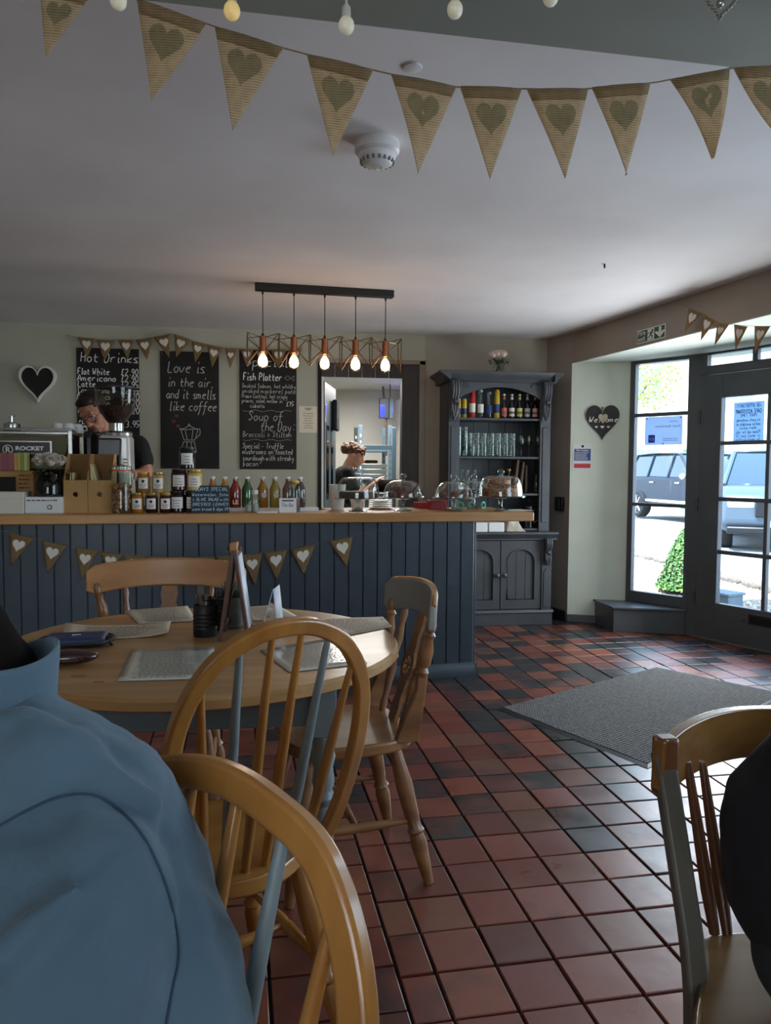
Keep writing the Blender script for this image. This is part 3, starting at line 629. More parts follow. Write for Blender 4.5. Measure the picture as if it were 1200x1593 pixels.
P_('cornice', MB().prism([(UY + .01, 1.975), (UY - .02, 1.985), (UY - .03, 2.0), (UY - .06, 2.02), (UY - .085, 2.045), (UY - .09, 2.06), (UD, 2.06), (UD, 1.975)], -HW - .04, HW + .04, 'x')
   .prism([(-HW - .0, 1.985), (-HW - .09, 2.045), (-HW - .09, 2.06), (-HW, 2.06)], UY - .088, UD, 'y').prism([(HW, 1.985), (HW, 2.06), (HW + .075, 2.06), (HW + .075, 2.045)], UY - .088, UD, 'y'))

# ---------------------------------------------------------------- bottles, glasses on the dresser
clear = glass('clear_glass', '#eef4f2', 1.3); clear_d = glass('green_tint_glass', '#e4eee8', 1.2)
def bottle(name, label, cat, loc, h, r, body, cap, lab=None, lab2=None, group=None, neck=.34, lz=(.12, .48), text=None, capr=.42, shoulder=.62, fill=None, seg=16):
    t = thing(name, label, cat, tuple(loc), 0, group)
    n_ = r * neck; g = MB().lathe([(r * .9, 0), (r, .01), (r, h * shoulder), (r * .92, h * (shoulder + .05)), (n_ * 1.25, h * (shoulder + .2)), (n_, h * (shoulder + .26)), (n_, h * .95)], seg)
    g.build('glass_body', body, t, angle=60)
    if fill: MB().lathe([(r * .86, .006), (r * .93, .012), (r * .93, h * shoulder * .98), (r * .8, h * (shoulder + .05)), (n_ * 1.0, h * (shoulder + .18))], seg).build('contents', fill, t)
    MB().lathe([(r * capr, h * .93), (r * capr * 1.05, h * .94), (r * capr, h), (0, h)], 12).build('cap', cap, t)
    if lab:
        l = MB().lathe([(r * 1.02, h * lz[0]), (r * 1.02, h * lz[1])], seg).build('label', lab, t)
        if lab2: MB().lathe([(r * 1.03, h * (lz[0] + .1)), (r * 1.03, h * (lz[0] + .2))], seg).build('label_band', lab2, l)
    return t
def pm(n, c, **k): return mat(n, c, .45, **k)
dark_b = mat('dark_brown_glass', '#1b0f0b', .08, spec=.8); cola = pm('cola_red', '#b4201c'); w_cap = pm('white_cap', '#e9e6df'); yel = pm('label_yellow', '#d8b32c'); blu = pm('label_blue', '#26417e')
gold = mat('gold_lid', '#c9a557', .3, .8); lab_w = pm('label_white', '#e8e4da'); lab_p = pm('label_pink', '#d99a9c'); lab_g = pm('label_lime', '#c8cf6a'); lab_b = pm('label_ice', '#bccbd0'); lab_o = pm('label_orange', '#dc9440'); lab_r = pm('label_coral', '#d3604f')
SH = lambda px, d=6.3: atY(px, 650, d).x
Y1 = 6.24; zS1 = 1.694
TS = [(711, 30, .019, yel, w_cap, blu, 'short yellow and blue bottle at the left end of the top dresser shelf'),
      (720, 30, .019, yel, w_cap, blu, 'second short yellow and blue bottle from the left on the top dresser shelf'),
      (732, 46, .026, cola, pm('red_cap', '#9c211d'), lab_w, 'tall red bottle with a white band on the top dresser shelf'),
      (745, 44, .024, clear, w_cap, lab_w, 'tall clear bottle with a white label on the top dresser shelf, beside the red one'),
      (758, 41, .023, clear, pm('grey_cap', '#8f9296'), blu, 'clear bottle with a dark blue label between white-labelled and yellow bottles'),
      (770, 45, .023, pm('squash_yellow', '#c9a928'), yel, blu, 'tall yellow bottle with a blue band in the middle of the top dresser shelf')]
for px, hp, r, bd, cp, lb, lbl in TS:
    bottle('drink_bottle', lbl, 'bottle', (SH(px), Y1, zS1), hp * .0053, r, bd, cp, lb, None, 'bottles on the top dresser shelf', neck=.78, capr=.72, lz=(.2, .5), shoulder=.72)
for px, lb, c in ((781, lab_r, 'coral red'), (793, lab_w, 'white'), (805, lab_g, 'lime yellow'), (817, lab_b, 'ice blue'), (829, lab_p, 'pink'), (840, lab_o, 'orange')):
    b = bottle('mixer_bottle', 'small dark mixer bottle with %s label on the top dresser shelf' % c, 'bottle', (SH(px), Y1, zS1), .205, .0235, dark_b, w_cap, lb, pm('label_print', '#7a6a55'), 'bottles on the top dresser shelf', lz=(.1, .44), shoulder=.5)
    MB().lathe([(.0115, .205 * .78), (.0095, .205 * .9)], 12).build('neck_label', lb, b)
def tumbler(loc, r, h, label, group, name='tumbler', seg=12):
    o = MB().lathe([(0, .004), (r * .8, .004), (r * .84, 0), (r, h), (r * .93, h), (r * .78, .01), (0, .01)], seg).build(name, clear, angle=50, loc=tuple(loc)); return tag(o, label, 'glass', group)
zS2 = 1.381; gl = 'stacked tumblers on the middle dresser shelf'; k = 0
proto = None
def tcopy(proto, loc, label=None):
    o = proto.copy(); COL.objects.link(o); o.location = loc
    if label: o['label'] = label
    return o
ORD = ['first', 'second', 'third', 'fourth', 'fifth', 'sixth', 'seventh', 'eighth', 'ninth']
t0 = tumbler((SH(711), 6.22, zS2), .026, .085, 'clear glass in the tall nested stack at the left end of the middle shelf', 'nested glasses in the tall left stack')
t0['label'] = 'lowest glass of the tall nested stack at the left end of the middle shelf'
for i in range(1, 6): tcopy(t0, (SH(711), 6.22, zS2 + .031 * i), '%s glass up in the tall nested stack at the left end of the middle shelf' % ORD[i])
t1 = tcopy(t0, (SH(721), 6.22, zS2), 'lowest glass of the second tall nested stack from the left, middle shelf'); t1['group'] = 'nested glasses in the second stack'
for i in range(1, 6): tcopy(t1, (SH(721), 6.22, zS2 + .031 * i), '%s glass up in the second tall nested stack from the left' % ORD[i])
tb = None
for row, (yy, xs) in enumerate(((6.22, (732, 743, 754, 766, 777, 788, 799)), (6.32, (737, 749, 760, 772, 783, 794)))):
    for ci, px in enumerate(xs):
        for lv in range(2):
            if tb is None: tb = tumbler((SH(px), yy, zS2), .0265, .095, 'clear tumbler in the lower front row on the middle dresser shelf', gl); o = tb
            else: o = tcopy(tb, (SH(px, yy), yy, zS2 + .0965 * lv))
            o['label'] = '%s tumbler of the %s pair from the left, %s row of the middle shelf' % (('lower', 'upper')[lv], ORD[ci], ('front', 'back')[row]); o['group'] = 'tumblers, %s %s row' % (('lower', 'upper')[lv], ('front', 'back')[row])
for px, lbl in ((812, 'left of the three'), (824, 'middle of the three'), (838, 'right of the three')):
    o = MB().lathe([(.028, 0), (.026, .003), (.004, .008), (.0035, .075), (.012, .085), (.028, .11), (.03, .14), (.026, .175), (.024, .175), (.027, .14), (.022, .11), (.0, .085)], 14).build('wine_glass', clear, angle=50, loc=(SH(px, 6.24), 6.24, zS2))
    tag(o, 'stemmed wine glass, %s at the right end of the middle shelf' % lbl, 'glass', 'wine glasses on the middle dresser shelf')
zS3 = 1.079
for i, px in enumerate((710, 718, 726, 738)):
    b = bottle('carafe', ('clear glass milk bottle at the left end of the lower dresser shelf', 'second clear milk bottle on the lower dresser shelf', 'third clear milk bottle on the lower dresser shelf', 'clear milk bottle standing apart on the lower dresser shelf')[i], 'bottle', (SH(px), 6.24, zS3), .19, .024, clear, clear, None, None, 'milk bottles on the lower shelf', neck=.6, capr=.6)
for i, px in enumerate((748, 760)): tumbler((SH(px), 6.24, zS3), .026, .11, 'single clear glass, %s of two behind the cake domes' % ('left', 'right')[i], 'single glasses on the lower shelf')
b = bottle('corked_bottle', 'dark bottle with a cork stopper on the lower dresser shelf', 'bottle', (SH(791), 6.26, zS3), .2, .028, dark_b, mat('cork', '#b78a58', .9), None, neck=.5, capr=.6)
bw = wood('aged_board', '#6a5140', '#4b3a2f', .6, 2, 3)
for i, (px, tl, h, lbl) in enumerate(((799, .10, .28, 'dark wooden serving board leaning left on the lower dresser shelf'), (808, .10, .26, 'dark wooden serving board leaning behind the first one'), (817, .0, .23, 'upright dark wooden board beside the jar on the lower shelf'))):
    o = MB().box(-.012, .012, -.07, .07, 0, h).build('serving_board', bw, bevel=.006); o.location = (SH(px), 6.3, zS3 + .004); o.rotation_euler = (0, tl, 0); tag(o, lbl, 'board', 'serving boards on the lower shelf')
o = bottle('storage_jar', 'small glass jar of dark coffee beans on the lower dresser shelf', 'jar', (SH(830), 6.2, zS3), .15, .026, clear, clear, None, fill=mat('bean_brown', '#2e1d14', .6, c2='#1c110c', scale=120), neck=.8, capr=.85, shoulder=.75)
o = MB().box(-.022, .022, -.05, .05, 0, .17).build('wooden_block', bw, bevel=.005, loc=(SH(841), 6.25, zS3)); tag(o, 'brown wooden block standing at the right end of the lower shelf', 'block')
# cafetiere on the dresser base
t = thing('cafetiere', 'black and glass cafetiere at the right end of the dresser base', 'coffee pot', (SH(826, 6.2), 6.22, .79))
MB().lathe([(.045, .0), (.045, .165), (.0, .17)], 18).build('beaker', mat('dark_smoke', '#16181a', .1), t); MB().lathe([(.047, .16), (.047, .18), (.02, .19), (.004, .195), (.004, .215), (.012, .22), (.012, .235), (0, .24)], 16).build('lid', mat('black_plastic', '#1a1b1d', .4), t)
MB().tube(catmull([(.045, 0, .15), (.1, 0, .145), (.105, 0, .08), (.045, 0, .04)], 5), .006, 8).build('handle', mat('brass', '#a78545', .3, .9), t)
for a, b_, lbl in ((738, 757, 'left'), (759, 783, 'right')):
    p, q = atY(a, 820, 6.10).x, atY(b_, 820, 6.10).x
    o = MB().box(p, q, -.05, .04, -.022, .055).build('white_carton', mat('white_card', '#e4e4e2', .7), bevel=.004, loc=(0, 6.11, .789)); tag(o, 'white carton on the dresser base under the worktop end, %s of two' % lbl, 'box', 'white cartons under the worktop end')
o = MB().prism([(0, 0), (.165, 0), (.13, .03), (.105, .075), (.1, .1), (.02, .1)], -.06, .06, 'y').build('paper_bag', mat('white_paper_bag', '#dcd6cc', .8, c2='#b5a996', scale=18), bevel=.006, loc=(atY(787, 820, 6.1).x, 6.13, .7665)); tag(o, 'crumpled white paper bag on the dresser base under the worktop corner', 'paper bag')

# flowers in a glass vase on top of the dresser
def flowers(name, label, loc, vase_h, vase_r, n, hw, hz, col, dark=False, s=1):
    t = thing(name, label, 'vase of flowers', tuple(loc))
    vm = glass('smoky_glass', '#6f7a70', 1.2) if dark else clear_d
    MB().lathe([(vase_r * .8, 0), (vase_r, .01), (vase_r * 1.02, vase_h * .5), (vase_r * .8, vase_h * .85), (vase_r * .95, vase_h)], 18).build('vase', vm, t)
    st_ = MB(); rr = random.Random(n)
    for k in range(26):
        a = rr.random() * 6.3; r1 = vase_r * .7 * rr.random() ** .5; st_.tube([(r1 * math.cos(a + 2), r1 * math.sin(a + 2), .01), (r1 * .5 * math.cos(a), r1 * .5 * math.sin(a), vase_h * .8), (hw * .6 * math.cos(a), hw * .6 * math.sin(a), hz * .9)], .0022 * s, 5)
    st_.build('stems', mat('stem_green', '#3c5230' if not dark else '#26341f', .6), t)
    lf = MB()
    for k in range(26):
        a = rr.random() * 6.3; c = Vector((hw * .8 * math.cos(a), hw * .8 * math.sin(a), hz * .84 + rr.uniform(-.02, .01))); d = Vector((math.cos(a), math.sin(a), -.5)).normalized(); u = d.cross(Vector((0, 0, 1))); L_ = .035 * s
        lf.add([c, c + d * L_ * .5 + u * L_ * .3, c + d * L_, c + d * L_ * .5 - u * L_ * .3], [(0, 1, 2, 3)])
    lf.build('leaves', mat('leaf_deep', '#2c4526', .6), t, smooth=False)
    for k in range(n):
        a = k * 2.4; r_ = hw * .78 * math.sqrt(k / n); c = Vector((r_ * math.cos(a), r_ * math.sin(a), hz + .03 * s * (1 - (r_ / hw) ** 2)))
        f = MB()
        for j in range(16):
            b_ = j * 2.4; e_ = 1.1 * (j / 16); d = Vector((math.cos(b_) * math.sin(e_ * 1.5), math.sin(b_) * math.sin(e_ * 1.5), math.cos(e_ * 1.5))); u = d.orthogonal().normalized(); w = d.cross(u); q = .026 * s
            f.add([c + d * q * .3, c + d * q + u * q * .6, c + d * q * 1.25, c + d * q - u * q * .6], [(0, 1, 2, 3)]); f.add([c + d * q * .3, c + d * q + w * q * .6, c + d * q * 1.2, c + d * q - w * q * .6], [(0, 1, 2, 3)])
        f.ball(tuple(c), .02 * s, 8, 6); f.build('flower', col, t, smooth=False)
    return t
ros = mat('petal_blush', '#efdcd2', .7, c2='#e6cfc4', scale=30)
flowers('flower_vase', 'vase of pale pink roses on top of the dresser', (atY(776, 575, 6.2).x, 6.2, 2.06), .10, .05, 13, .085, .135, ros)

# kitchen doorway helper light box etc. follows; wall things
def wall_text_board(name, label, x0, x1, z0, z1, y=6.5, th=.012, m=None, cat='chalkboard'):
    t = thing(name, label, cat, ((x0 + x1) / 2, y, z0)); w = x1 - x0
    MB().box(-w / 2, w / 2, -th, -.001, 0, z1 - z0).build('board', m or mat('blackboard', '#17130f', .75, c2='#1f1a17', scale=5), t, bevel=.002)
    for sx in (-1, 1):
        for z in (.02, z1 - z0 - .02): MB().lathe([(.005, 0), (.005, .002), (0, .004)], 8, (sx * (w / 2 - .015), -th, z), axis=(0, -1, 0)).build('screw', mat('aged_steel'), t)
    return t, w, z1 - z0
chalk = mat('chalk', '#c9c5bb', .95); chalk_w = mat('chalk_white', '#f0ede6', .95); chalk_dim = mat('chalk_dim', '#8f8a80', .95); chalk_pink = mat('chalk_pink', '#c4506a', .9)
def bline(mb, w, H, x0, x1, ztop, text, h, sw, adv=None, **k):
    fit(mb, text, x0 - w / 2, x1 - w / 2, H - ztop, h, sw, y=-.0135, adv=adv, **k)
# hot drinks board
X_ = lambda px, py=640: atY(px, py, 6.49).x
Z_ = lambda py, px=300: atY(px, py, 6.49).z
B1, w, H = wall_text_board('menu_chalkboard', 'chalkboard headed Hot Drinks behind the man at the coffee grinder', X_(120), X_(217), Z_(728, 170), Z_(542, 170))
s_ = w / 97
CUR = [None, chalk_w]
def row(mb, y, txt, xa, xb, h, sw, top, **k):
    q = MB(); fit(q, txt, -w / 2 + xa * s_, -w / 2 + xb * s_, H - (y - top) * s_, h * s_, sw, y=-.0135, **k); o = q.build('lettering', CUR[1], CUR[0], smooth=False)
    o['kind'] = 'stuff'
def fin(mb, name, m, par):
    if mb.v: o = mb.build(name, m, par, smooth=False); o['kind'] = 'stuff'
CUR[0] = B1
row(t, 564, 'Hot Drinks', 5, 95, 15, .007, 542)
for y, a, b_ in ((584, 'Flat White', '£2.90'), (594.5, 'Americano', '£2.90'), (604, 'Latte', '£2.95')):
    row(t, y, a, 1, 28 if a == 'Latte' else 60 if a[0] == 'A' else 50, 9.5, .0075, 542); row(t, y, b_, 68, 95, 9.5, .006, 542)
for y, a, b_ in ((614, 'Cappuccino', '£2.95'), (624, 'Mocha', '£3.20'), (634, 'Espresso', '£2.20'), (646, 'Hot Chocolate', '£3.20'), (668, 'Chai Latte', '£3.95')):
    row(t, y, a, 1, 50, 9.5, .006, 542); row(t, y, b_, 68, 96, 10, .006, 542)
# love board
B2, w, H = wall_text_board('quote_chalkboard', 'chalkboard reading Love is in the air with a drawn coffee pot', X_(250), X_(341), Z_(729, 295), Z_(547, 295))
t = MB(); s_ = w / 91; CUR[:] = [B2, chalk]
for y, a, x0, x1, h in ((580, 'Love is', 10, 68, 17), (602, 'in the air,', 10, 82, 14), (621, 'and it smells', 8, 85, 14), (640, 'like coffee', 12, 86, 14)): row(t, y, a, x0, x1, h, .006, 547, slant=.2)
def poly(mb, pts, top, sw, left, y=-.0135, closed=False):
    P = [Vector(((x - left) * s_ - w / 2, 0, H - (yy - top) * s_)) for x, yy in pts]
    if closed: P.append(P[0])
    for a, b in zip(P[:-1], P[1:]):
        d = (b - a); 
        if d.length < 1e-6: continue
        d.normalize(); n = Vector((-d.z, 0, d.x)) * sw / 2
        mb.add([(a.x + n.x, y, a.z + n.z), (a.x - n.x, y, a.z - n.z), (b.x - n.x, y, b.z - n.z), (b.x + n.x, y, b.z + n.z)], [(0, 1, 2, 3)])
for pts, c in (([(281, 671), (308, 669), (303, 687), (286, 687)], 1), ([(285, 690), (302, 690), (305, 706), (281, 706)], 1), ([(284, 670), (294, 664), (304, 669)], 0), ([(292, 664), (294, 661), (296, 664)], 1), ([(305, 670), (311, 669), (311, 678), (305, 684)], 0), ([(288, 672), (291, 686)], 0), ([(300, 671), (298, 686)], 0), ([(291, 690), (289, 705)], 0), ([(297, 690), (298, 705)], 0), ([(281, 671), (279, 669), (285, 669)], 0)):
    poly(t, pts, 547, .004, 250, closed=bool(c))
fin(t, 'coffee_pot_drawing', chalk, B2)
t = MB()
for x, y in ((275, 649), (270, 658), (277, 665)): poly(t, [(x + p[0] * 5, y - p[1] * 4) for p in heart(1, 1, 12)], 547, .0035, 250, closed=True)
fin(t, 'chalk_hearts', chalk_pink, B2)
# specials board
B3, w, H = wall_text_board('specials_chalkboard', 'chalkboard with Fish Platter and Soup of the Day behind the pendant lamps', X_(373), X_(461.5), Z_(730, 417), Z_(545, 417))
t = MB(); s_ = w / 89; CUR[:] = [B3, chalk_w]
row(t, 570, 'Specials', 8, 84, 15, .006, 545); row(t, 592, 'Fish Platter', 5, 65, 11, .0075, 545); row(t, 632, '£15', 72, 84, 7, .004, 545)
CUR[1] = chalk
for y, a, x0, x1, h in ((604, 'Smoked Salmon, hot whitby', 3, 87, 6.5), (612, 'smoked mackerel pate', 3, 87, 6.5), (620, 'Prawn Cocktail, hot crispy', 3, 74, 6.5), (627, 'prawns, salad, mellow in', 3, 66, 6), (635, 'ciabatta', 16, 38, 6)): row(t, y, a, x0, x1, h, .0035, 545)
row(t, 655, 'Soup of', 12, 66, 14, .005, 545, slant=.2); row(t, 671, 'the Day:', 31, 84, 14, .005, 545, slant=.2); row(t, 681, 'Broccoli + Stilton', 4, 80, 8.5, .0035, 545)
for y, a, x1 in ((700, 'Special - Truffle', 68), (709, 'mushrooms on toasted', 82), (719, 'sourdough with streaky', 84), (728, 'bacon', 28)): row(t, y - 1, a, 4, x1, 8, .0045, 545)
poly(t, [(378 + i * 4, 640 + 1.2 * math.sin(i)) for i in range(20)], 545, .002, 373); poly(t, [(378 + i * 4, 686 + 1.2 * math.sin(i)) for i in range(20)], 545, .002, 373)
poly(t, [(443, 588), (448, 584), (453, 588), (458, 584), (458, 592), (453, 588), (448, 591)], 545, .002, 373, closed=True)
fin(t, 'chalk_flourish', chalk, B3)
# paper notice beside the doorway
x0, x1, z0, z1 = X_(465.5), X_(494), Z_(673, 480), Z_(632, 480)
t = thing('paper_notice', 'cream paper notice taped beside the kitchen doorway', 'notice', ((x0 + x1) / 2, 6.5, z0))
MB().box(-(x1 - x0) / 2, (x1 - x0) / 2, -.003, -.001, 0, z1 - z0).build('sheet', mat('cream_paper', '#e9dfc6', .8), t)
m = MB(); lines_of(m, -.045, .045, .03, z1 - z0 - .05, 7, .004, .003, -.0036, 4, center=True); lines_of(m, -.035, .035, z1 - z0 - .035, z1 - z0 - .01, 2, .006, .004, -.0036, 9, center=True); fin(m, 'print', mat('ink', '#3a342c', .9), t)
# heart blackboard with white rim
c = atY(60.5, 598, 6.49); t = thing('heart_chalkboard', 'heart-shaped black board with a thick white rim on the left wall', 'wall decoration', (c.x, 6.5, c.z))
ho = heart(.275, .285, 40); MB().prism([(x * .9, z * .9) for x, z in ho], -.035, -.03, 'y').build('board', mat('blackboard'), t)
rim = MB(); N = len(ho)
vs = []; 
for s2, y in ((1, -.001), (1, -.06), (.9, -.06), (.9, -.001)): vs += [(x * s2, y, z * s2) for x, z in ho]
rim.add(vs, [(k * N + i, k * N + (i + 1) % N, ((k + 1) % 4) * N + (i + 1) % N, ((k + 1) % 4) * N + i) for k in range(4) for i in range(N)]); rim.build('rim', mat('white_gloss'), t, angle=50)
MB().prism(ho, -.006, -.001, 'y').build('back', mat('white_gloss'), t)
# ================================================================ THINGS ON THE COUNTER
kraft = mat('kraft_card', '#b98f5c', .8, c2='#ad8350', scale=6); kraft_in = mat('kraft_dark', '#8a6840', .85); card_w = mat('white_card')
def setc(o, px, d, rz=0, z=TOPZ): o.location = onc(px, d, z); o.rotation_euler.z = CA + rz; return o
def cthing(name, label, cat, px, d, rz=0, group=None, z=TOPZ):
    t = thing(name, label, cat, tuple(onc(px, d, z)), CA + rz, group); return t
o = MB().box(-.117, .117, -.06, .06, 0, .115).box(-.12, .12, -.063, .063, .085, .12).build('card_box', mat('cream_card', '#d9d3c4', .8), bevel=.003); setc(o, 6, .11); tag(o, 'cream card box at the far left end of the counter', 'box')
o = MB().box(-.098, .098, -.055, .055, 0, .092).build('leaflet_box', card_w, bevel=.003); setc(o, 72, .12); tag(o, 'low white box with small print, under the flower jar', 'box')
m = MB(); lines_of(m, -.09, .08, .06, .085, 1, .006, 0, -.056, 3); m.v = [(x, -.056, z) for x, y, z in m.v]; q = m.build('print', mat('ink'), o, smooth=False); q['kind'] = 'stuff'
MB().tube([(.03 + .012 * math.cos(a / 8 * 6.28), -.0565, .035 + .012 * math.sin(a / 8 * 6.28)) for a in range(8)], .002, 5, closed=True).build('printed_mark', mat('ink'), o)
# kraft bag in cellophane
t = cthing('coffee_bag', 'brown paper bag with a clear front standing behind the cream box', 'bag', 22, .26, .0, z=TOPZ)
MB().prism([(-.12, 0), (.12, 0), (.115, .235), (-.115, .235)], -.03, .03, 'y').build('bag', kraft, t, bevel=.008)
MB().prism([(-.12, .03), (.02, .03), (.02, .2), (-.12, .2)], -.033, -.031, 'y').build('clear_window', mat('dark_smoke'), t)
m = MB(); lines_of(m, .035, .1, .08, .22, 6, .006, 0, -.0335, 8); q = m.build('print', mat('ink'), t, smooth=False); q['kind'] = 'stuff'
for i, (px, c, n_) in enumerate(((3, '#a2525a', 'first dusty red'), (12, '#8f4650', 'second dusty red'), (21, '#a2525a', 'third dusty red'), (28, '#cfa15a', 'pale orange'), (33, '#c9b44f', 'mustard'), (38, '#8fa04e', 'olive green'), (43, '#c6cc7c', 'pale lime'))):
    w_ = .032 if i < 3 else .017
    o = MB().box(-w_ / 2, w_ / 2, -.03, .03, 0, .1).build('tea_packet', pm('tea_%d' % i, c), bevel=.002); setc(o, px, .26, z=TOPZ + .2355); tag(o, '%s tea packet in the row above the brown coffee bag' % n_, 'packet', 'tea packets above the coffee bag')
flowers('counter_flower_jar', 'dark glass jar of cream roses standing on the white leaflet box', tuple(onc(77, .12, TOPZ + .093)), .15, .072, 12, .1, .175, mat('petal_cream', '#cfc4b4', .7, c2='#bfb3a3', scale=30), dark=True, s=1.2)
# magazine files
for i, px in enumerate((118, 156)):
    t = cthing('magazine_file', ('left brown card magazine file with a finger hole', 'right brown card magazine file stuffed with tilted booklets')[i], 'magazine file', px, .10, 0, 'card magazine files')
    w_ = .064; lo, hi, dp = .185, .335, .2; th = .004
    side = [(0, 0), (dp, 0), (dp, hi), (dp * .62, hi), (.0, lo)]
    MB().prism(side, -w_, -w_ + th, 'x').prism(side, w_ - th, w_, 'x').build('side_walls', kraft, t, smooth=False)
    m = MB(); n = 14; ring = [(.014 * math.cos(2 * PI * k / n), .105 + .014 * math.sin(2 * PI * k / n)) for k in range(n)]
    # front wall with a real round hole
    outer = []
    for k in range(n):
        a = 2 * PI * k / n; c_, s2 = math.cos(a), math.sin(a); f_ = min((w_ - th) / abs(c_) if abs(c_) > 1e-6 else 9, ((lo - .105) if s2 > 0 else .105) / abs(s2) if abs(s2) > 1e-6 else 9); outer.append((c_ * f_, .105 + s2 * f_))
    for k in range(n): m.prism([ring[k], ring[(k + 1) % n], outer[(k + 1) % n], outer[k]], 0, th, 'y')
    for cx_, cz_ in ((w_ - th, lo), (-w_ + th, lo), (-w_ + th, 0), (w_ - th, 0)):
        k = min(range(n), key=lambda k: (math.hypot((outer[k][0] + outer[(k + 1) % n][0]) / 2 - cx_, (outer[k][1] + outer[(k + 1) % n][1]) / 2 - cz_))); m.prism([outer[k], outer[(k + 1) % n], (cx_, cz_)], 0, th, 'y')
    m.build('front_wall', kraft, t, smooth=False)
    MB().box(-w_ + th, w_ - th, dp - th, dp, 0, hi).box(-w_ + th, w_ - th, th, dp, 0, th).build('back_wall', kraft_in, t, smooth=False)
    cols_ = ['#c9b98a', '#d8cba2', '#b8a85a', '#c6b777', '#cfc3a0']
    for k in range(5 if i else 2):
        b = MB().box(-.003, .003, .0, .14, 0, .27 if i else .22); q = b.build('booklet', pm('booklet_%d' % k, cols_[k]), t, bevel=.001); q.location = (-.045 + k * (.02 if i else .012), .03, .006); q.rotation_euler = (0, R(-2 - k * 4) if i else R(4), 0)
# clip-top jar of biscuits
t = cthing('clip_top_jar', 'tall clip-top glass jar of small biscuits with an orange seal', 'jar', 190, .10)
MB().lathe([(.054, 0), (.061, .008), (.061, .17), (.054, .2), (.048, .21), (.048, .235)], 20).build('glass_body', clear_d, t)
MB().lathe([(.056, .236), (.056, .245)], 20).build('rubber_seal', mat('seal_orange', '#d8622a', .5), t)
MB().lathe([(.054, .246), (.054, .262), (.035, .27), (0, .272)], 20).build('lid', clear_d, t)
MB().tube([(-.058, 0, .2), (-.066, 0, .24), (-.03, -.0, .282), (.05, 0, .262), (.062, 0, .225)], .0025, 6).tube([(.066, 0, .19), (.07, 0, .22), (.06, 0, .25)], .003, 6).build('wire_clip', mat('aged_steel'), t)
m = MB(); rr = random.Random(11)
for k in range(150):
    a = rr.random() * 6.3; r_ = .045 * math.sqrt(rr.random()); z = .01 + .15 * (k / 150); M = Matrix.Translation((r_ * math.cos(a), r_ * math.sin(a), z)) @ Matrix.Rotation(rr.random() * 6, 4, (rr.random(), rr.random(), rr.random()))
    m.box(-.014, .014, -.009, .009, -.006, .006, M=M)
q = m.build('biscuits', mat('biscuit', '#c08a5c', .8, c2='#9a6138', scale=25), t, smooth=False); q['kind'] = 'stuff'
# jars
def jar(label, px, d, z, r, h, body, lid, group, lab=lab_w, lz=(.2, .72), dot=True):
    t = cthing('preserve_jar', label, 'jar', px, d, 0, group, z)
    MB().lathe([(r * .85, 0), (r, .006), (r, h * .78), (r * .85, h * .86)], 8 if dot else 16).build('glass_body', body, t)
    MB().lathe([(r * .88, h * .86), (r * .9, h * .87), (r * .9, h * .99), (r * .85, h), (0, h)], 16).build('lid', lid, t)
    z0, z1 = h * lz[0], h * lz[1]; n = 7; am = .75
    MB().grid(lambda u, v: Vector((r * 1.03 * math.sin((u - .5) * 2 * am), -r * 1.03 * math.cos((u - .5) * 2 * am), z0 + (z1 - z0) * v)), n, 2).build('label', lab, t)
    if dot: MB().lathe([(0, 0), (r * .25, 0)], 12, (0, -r * 1.05, z1 - r * .5), axis=(0, -1, 0)).build('label_emblem', pm('emblem_navy', '#2d2f45'), t, smooth=False)
    m = MB(); lines_of(m, -r * .5, r * .5, z0 + .004, z1 - (r * .9 if dot else .012), 3, .003, 0, -r * 1.06, int(px), center=True); q = m.build('print', mat('ink'), t, smooth=False); q['kind'] = 'stuff'
    return t
gj = 'small gold-lidded jars'; honey = mat('honey', '#a8691c', .12, spec=.7); pale_h = mat('honey_pale', '#b79a5a', .15); jam = mat('dark_jam', '#3a0f10', .12); jam2 = mat('black_jam', '#160c12', .12)
for i, (px, b) in enumerate(((214, honey), (236, jam), (258, jam))): jar('small gold-lidded jar, %s in the bottom row' % ('leftmost', 'middle', 'rightmost')[i], px, .09, TOPZ, .036, .115, b, gold, gj)
for i, (px, b) in enumerate(((224, honey), (247, pale_h))): jar('small gold-lidded jar of %s honey, %s of the two on top' % (('amber', 'pale')[i], ('left', 'right')[i]), px, .09, TOPZ + .116, .036, .115, b, gold, gj)
blk = mat('black_lid', '#1d1a19', .35); gj = 'large dark preserve jars'
for i, px in enumerate((276, 300)): jar('large black-lidded jar, %s in the bottom row' % ('left', 'right')[i], px, .12, TOPZ, .046, .125, jam2, blk, gj, dot=False)
jar('large black-lidded jar of red preserve, left in the middle row', 279, .12, TOPZ + .126, .046, .125, jam, blk, gj, dot=False)
jar('large gold-lidded jar of pale curd, right in the middle row', 303, .12, TOPZ + .126, .046, .12, mat('curd', '#c9a85a', .2), gold, gj, dot=False)
jar('large black-lidded jar alone on top of the stack', 292, .12, TOPZ + .252, .046, .125, mat('jar_dark_green', '#131a17', .1), blk, gj, dot=False)
# today's special slate
t = cthing('specials_slate', 'small slate sign reading Todays Special leaning against the jars', 'chalkboard', 327, .055); t.rotation_euler.x = R(-12)
MB().box(-.108, .108, -.004, .004, 0, .16).build('slate', mat('slate_grey', '#38424a', .8, c2='#303a42', scale=12), t, bevel=.003)
for z, a, h in ((.128, 'TODAYS SPECIAL', .02), (.098, 'Watermelon, feta', .017), (.07, '+ OLIVE SALAD with', .016), (.042, 'DRESSED LEAVES', .015), (.014, 'warm bread & dips £9', .015)):
    m = MB(); fit(m, a, -.1, .1, z, h, .0032, y=-.005); q = m.build('lettering', pm('chalk_blue', '#a9c6d2'), t, smooth=False); q['kind'] = 'stuff'
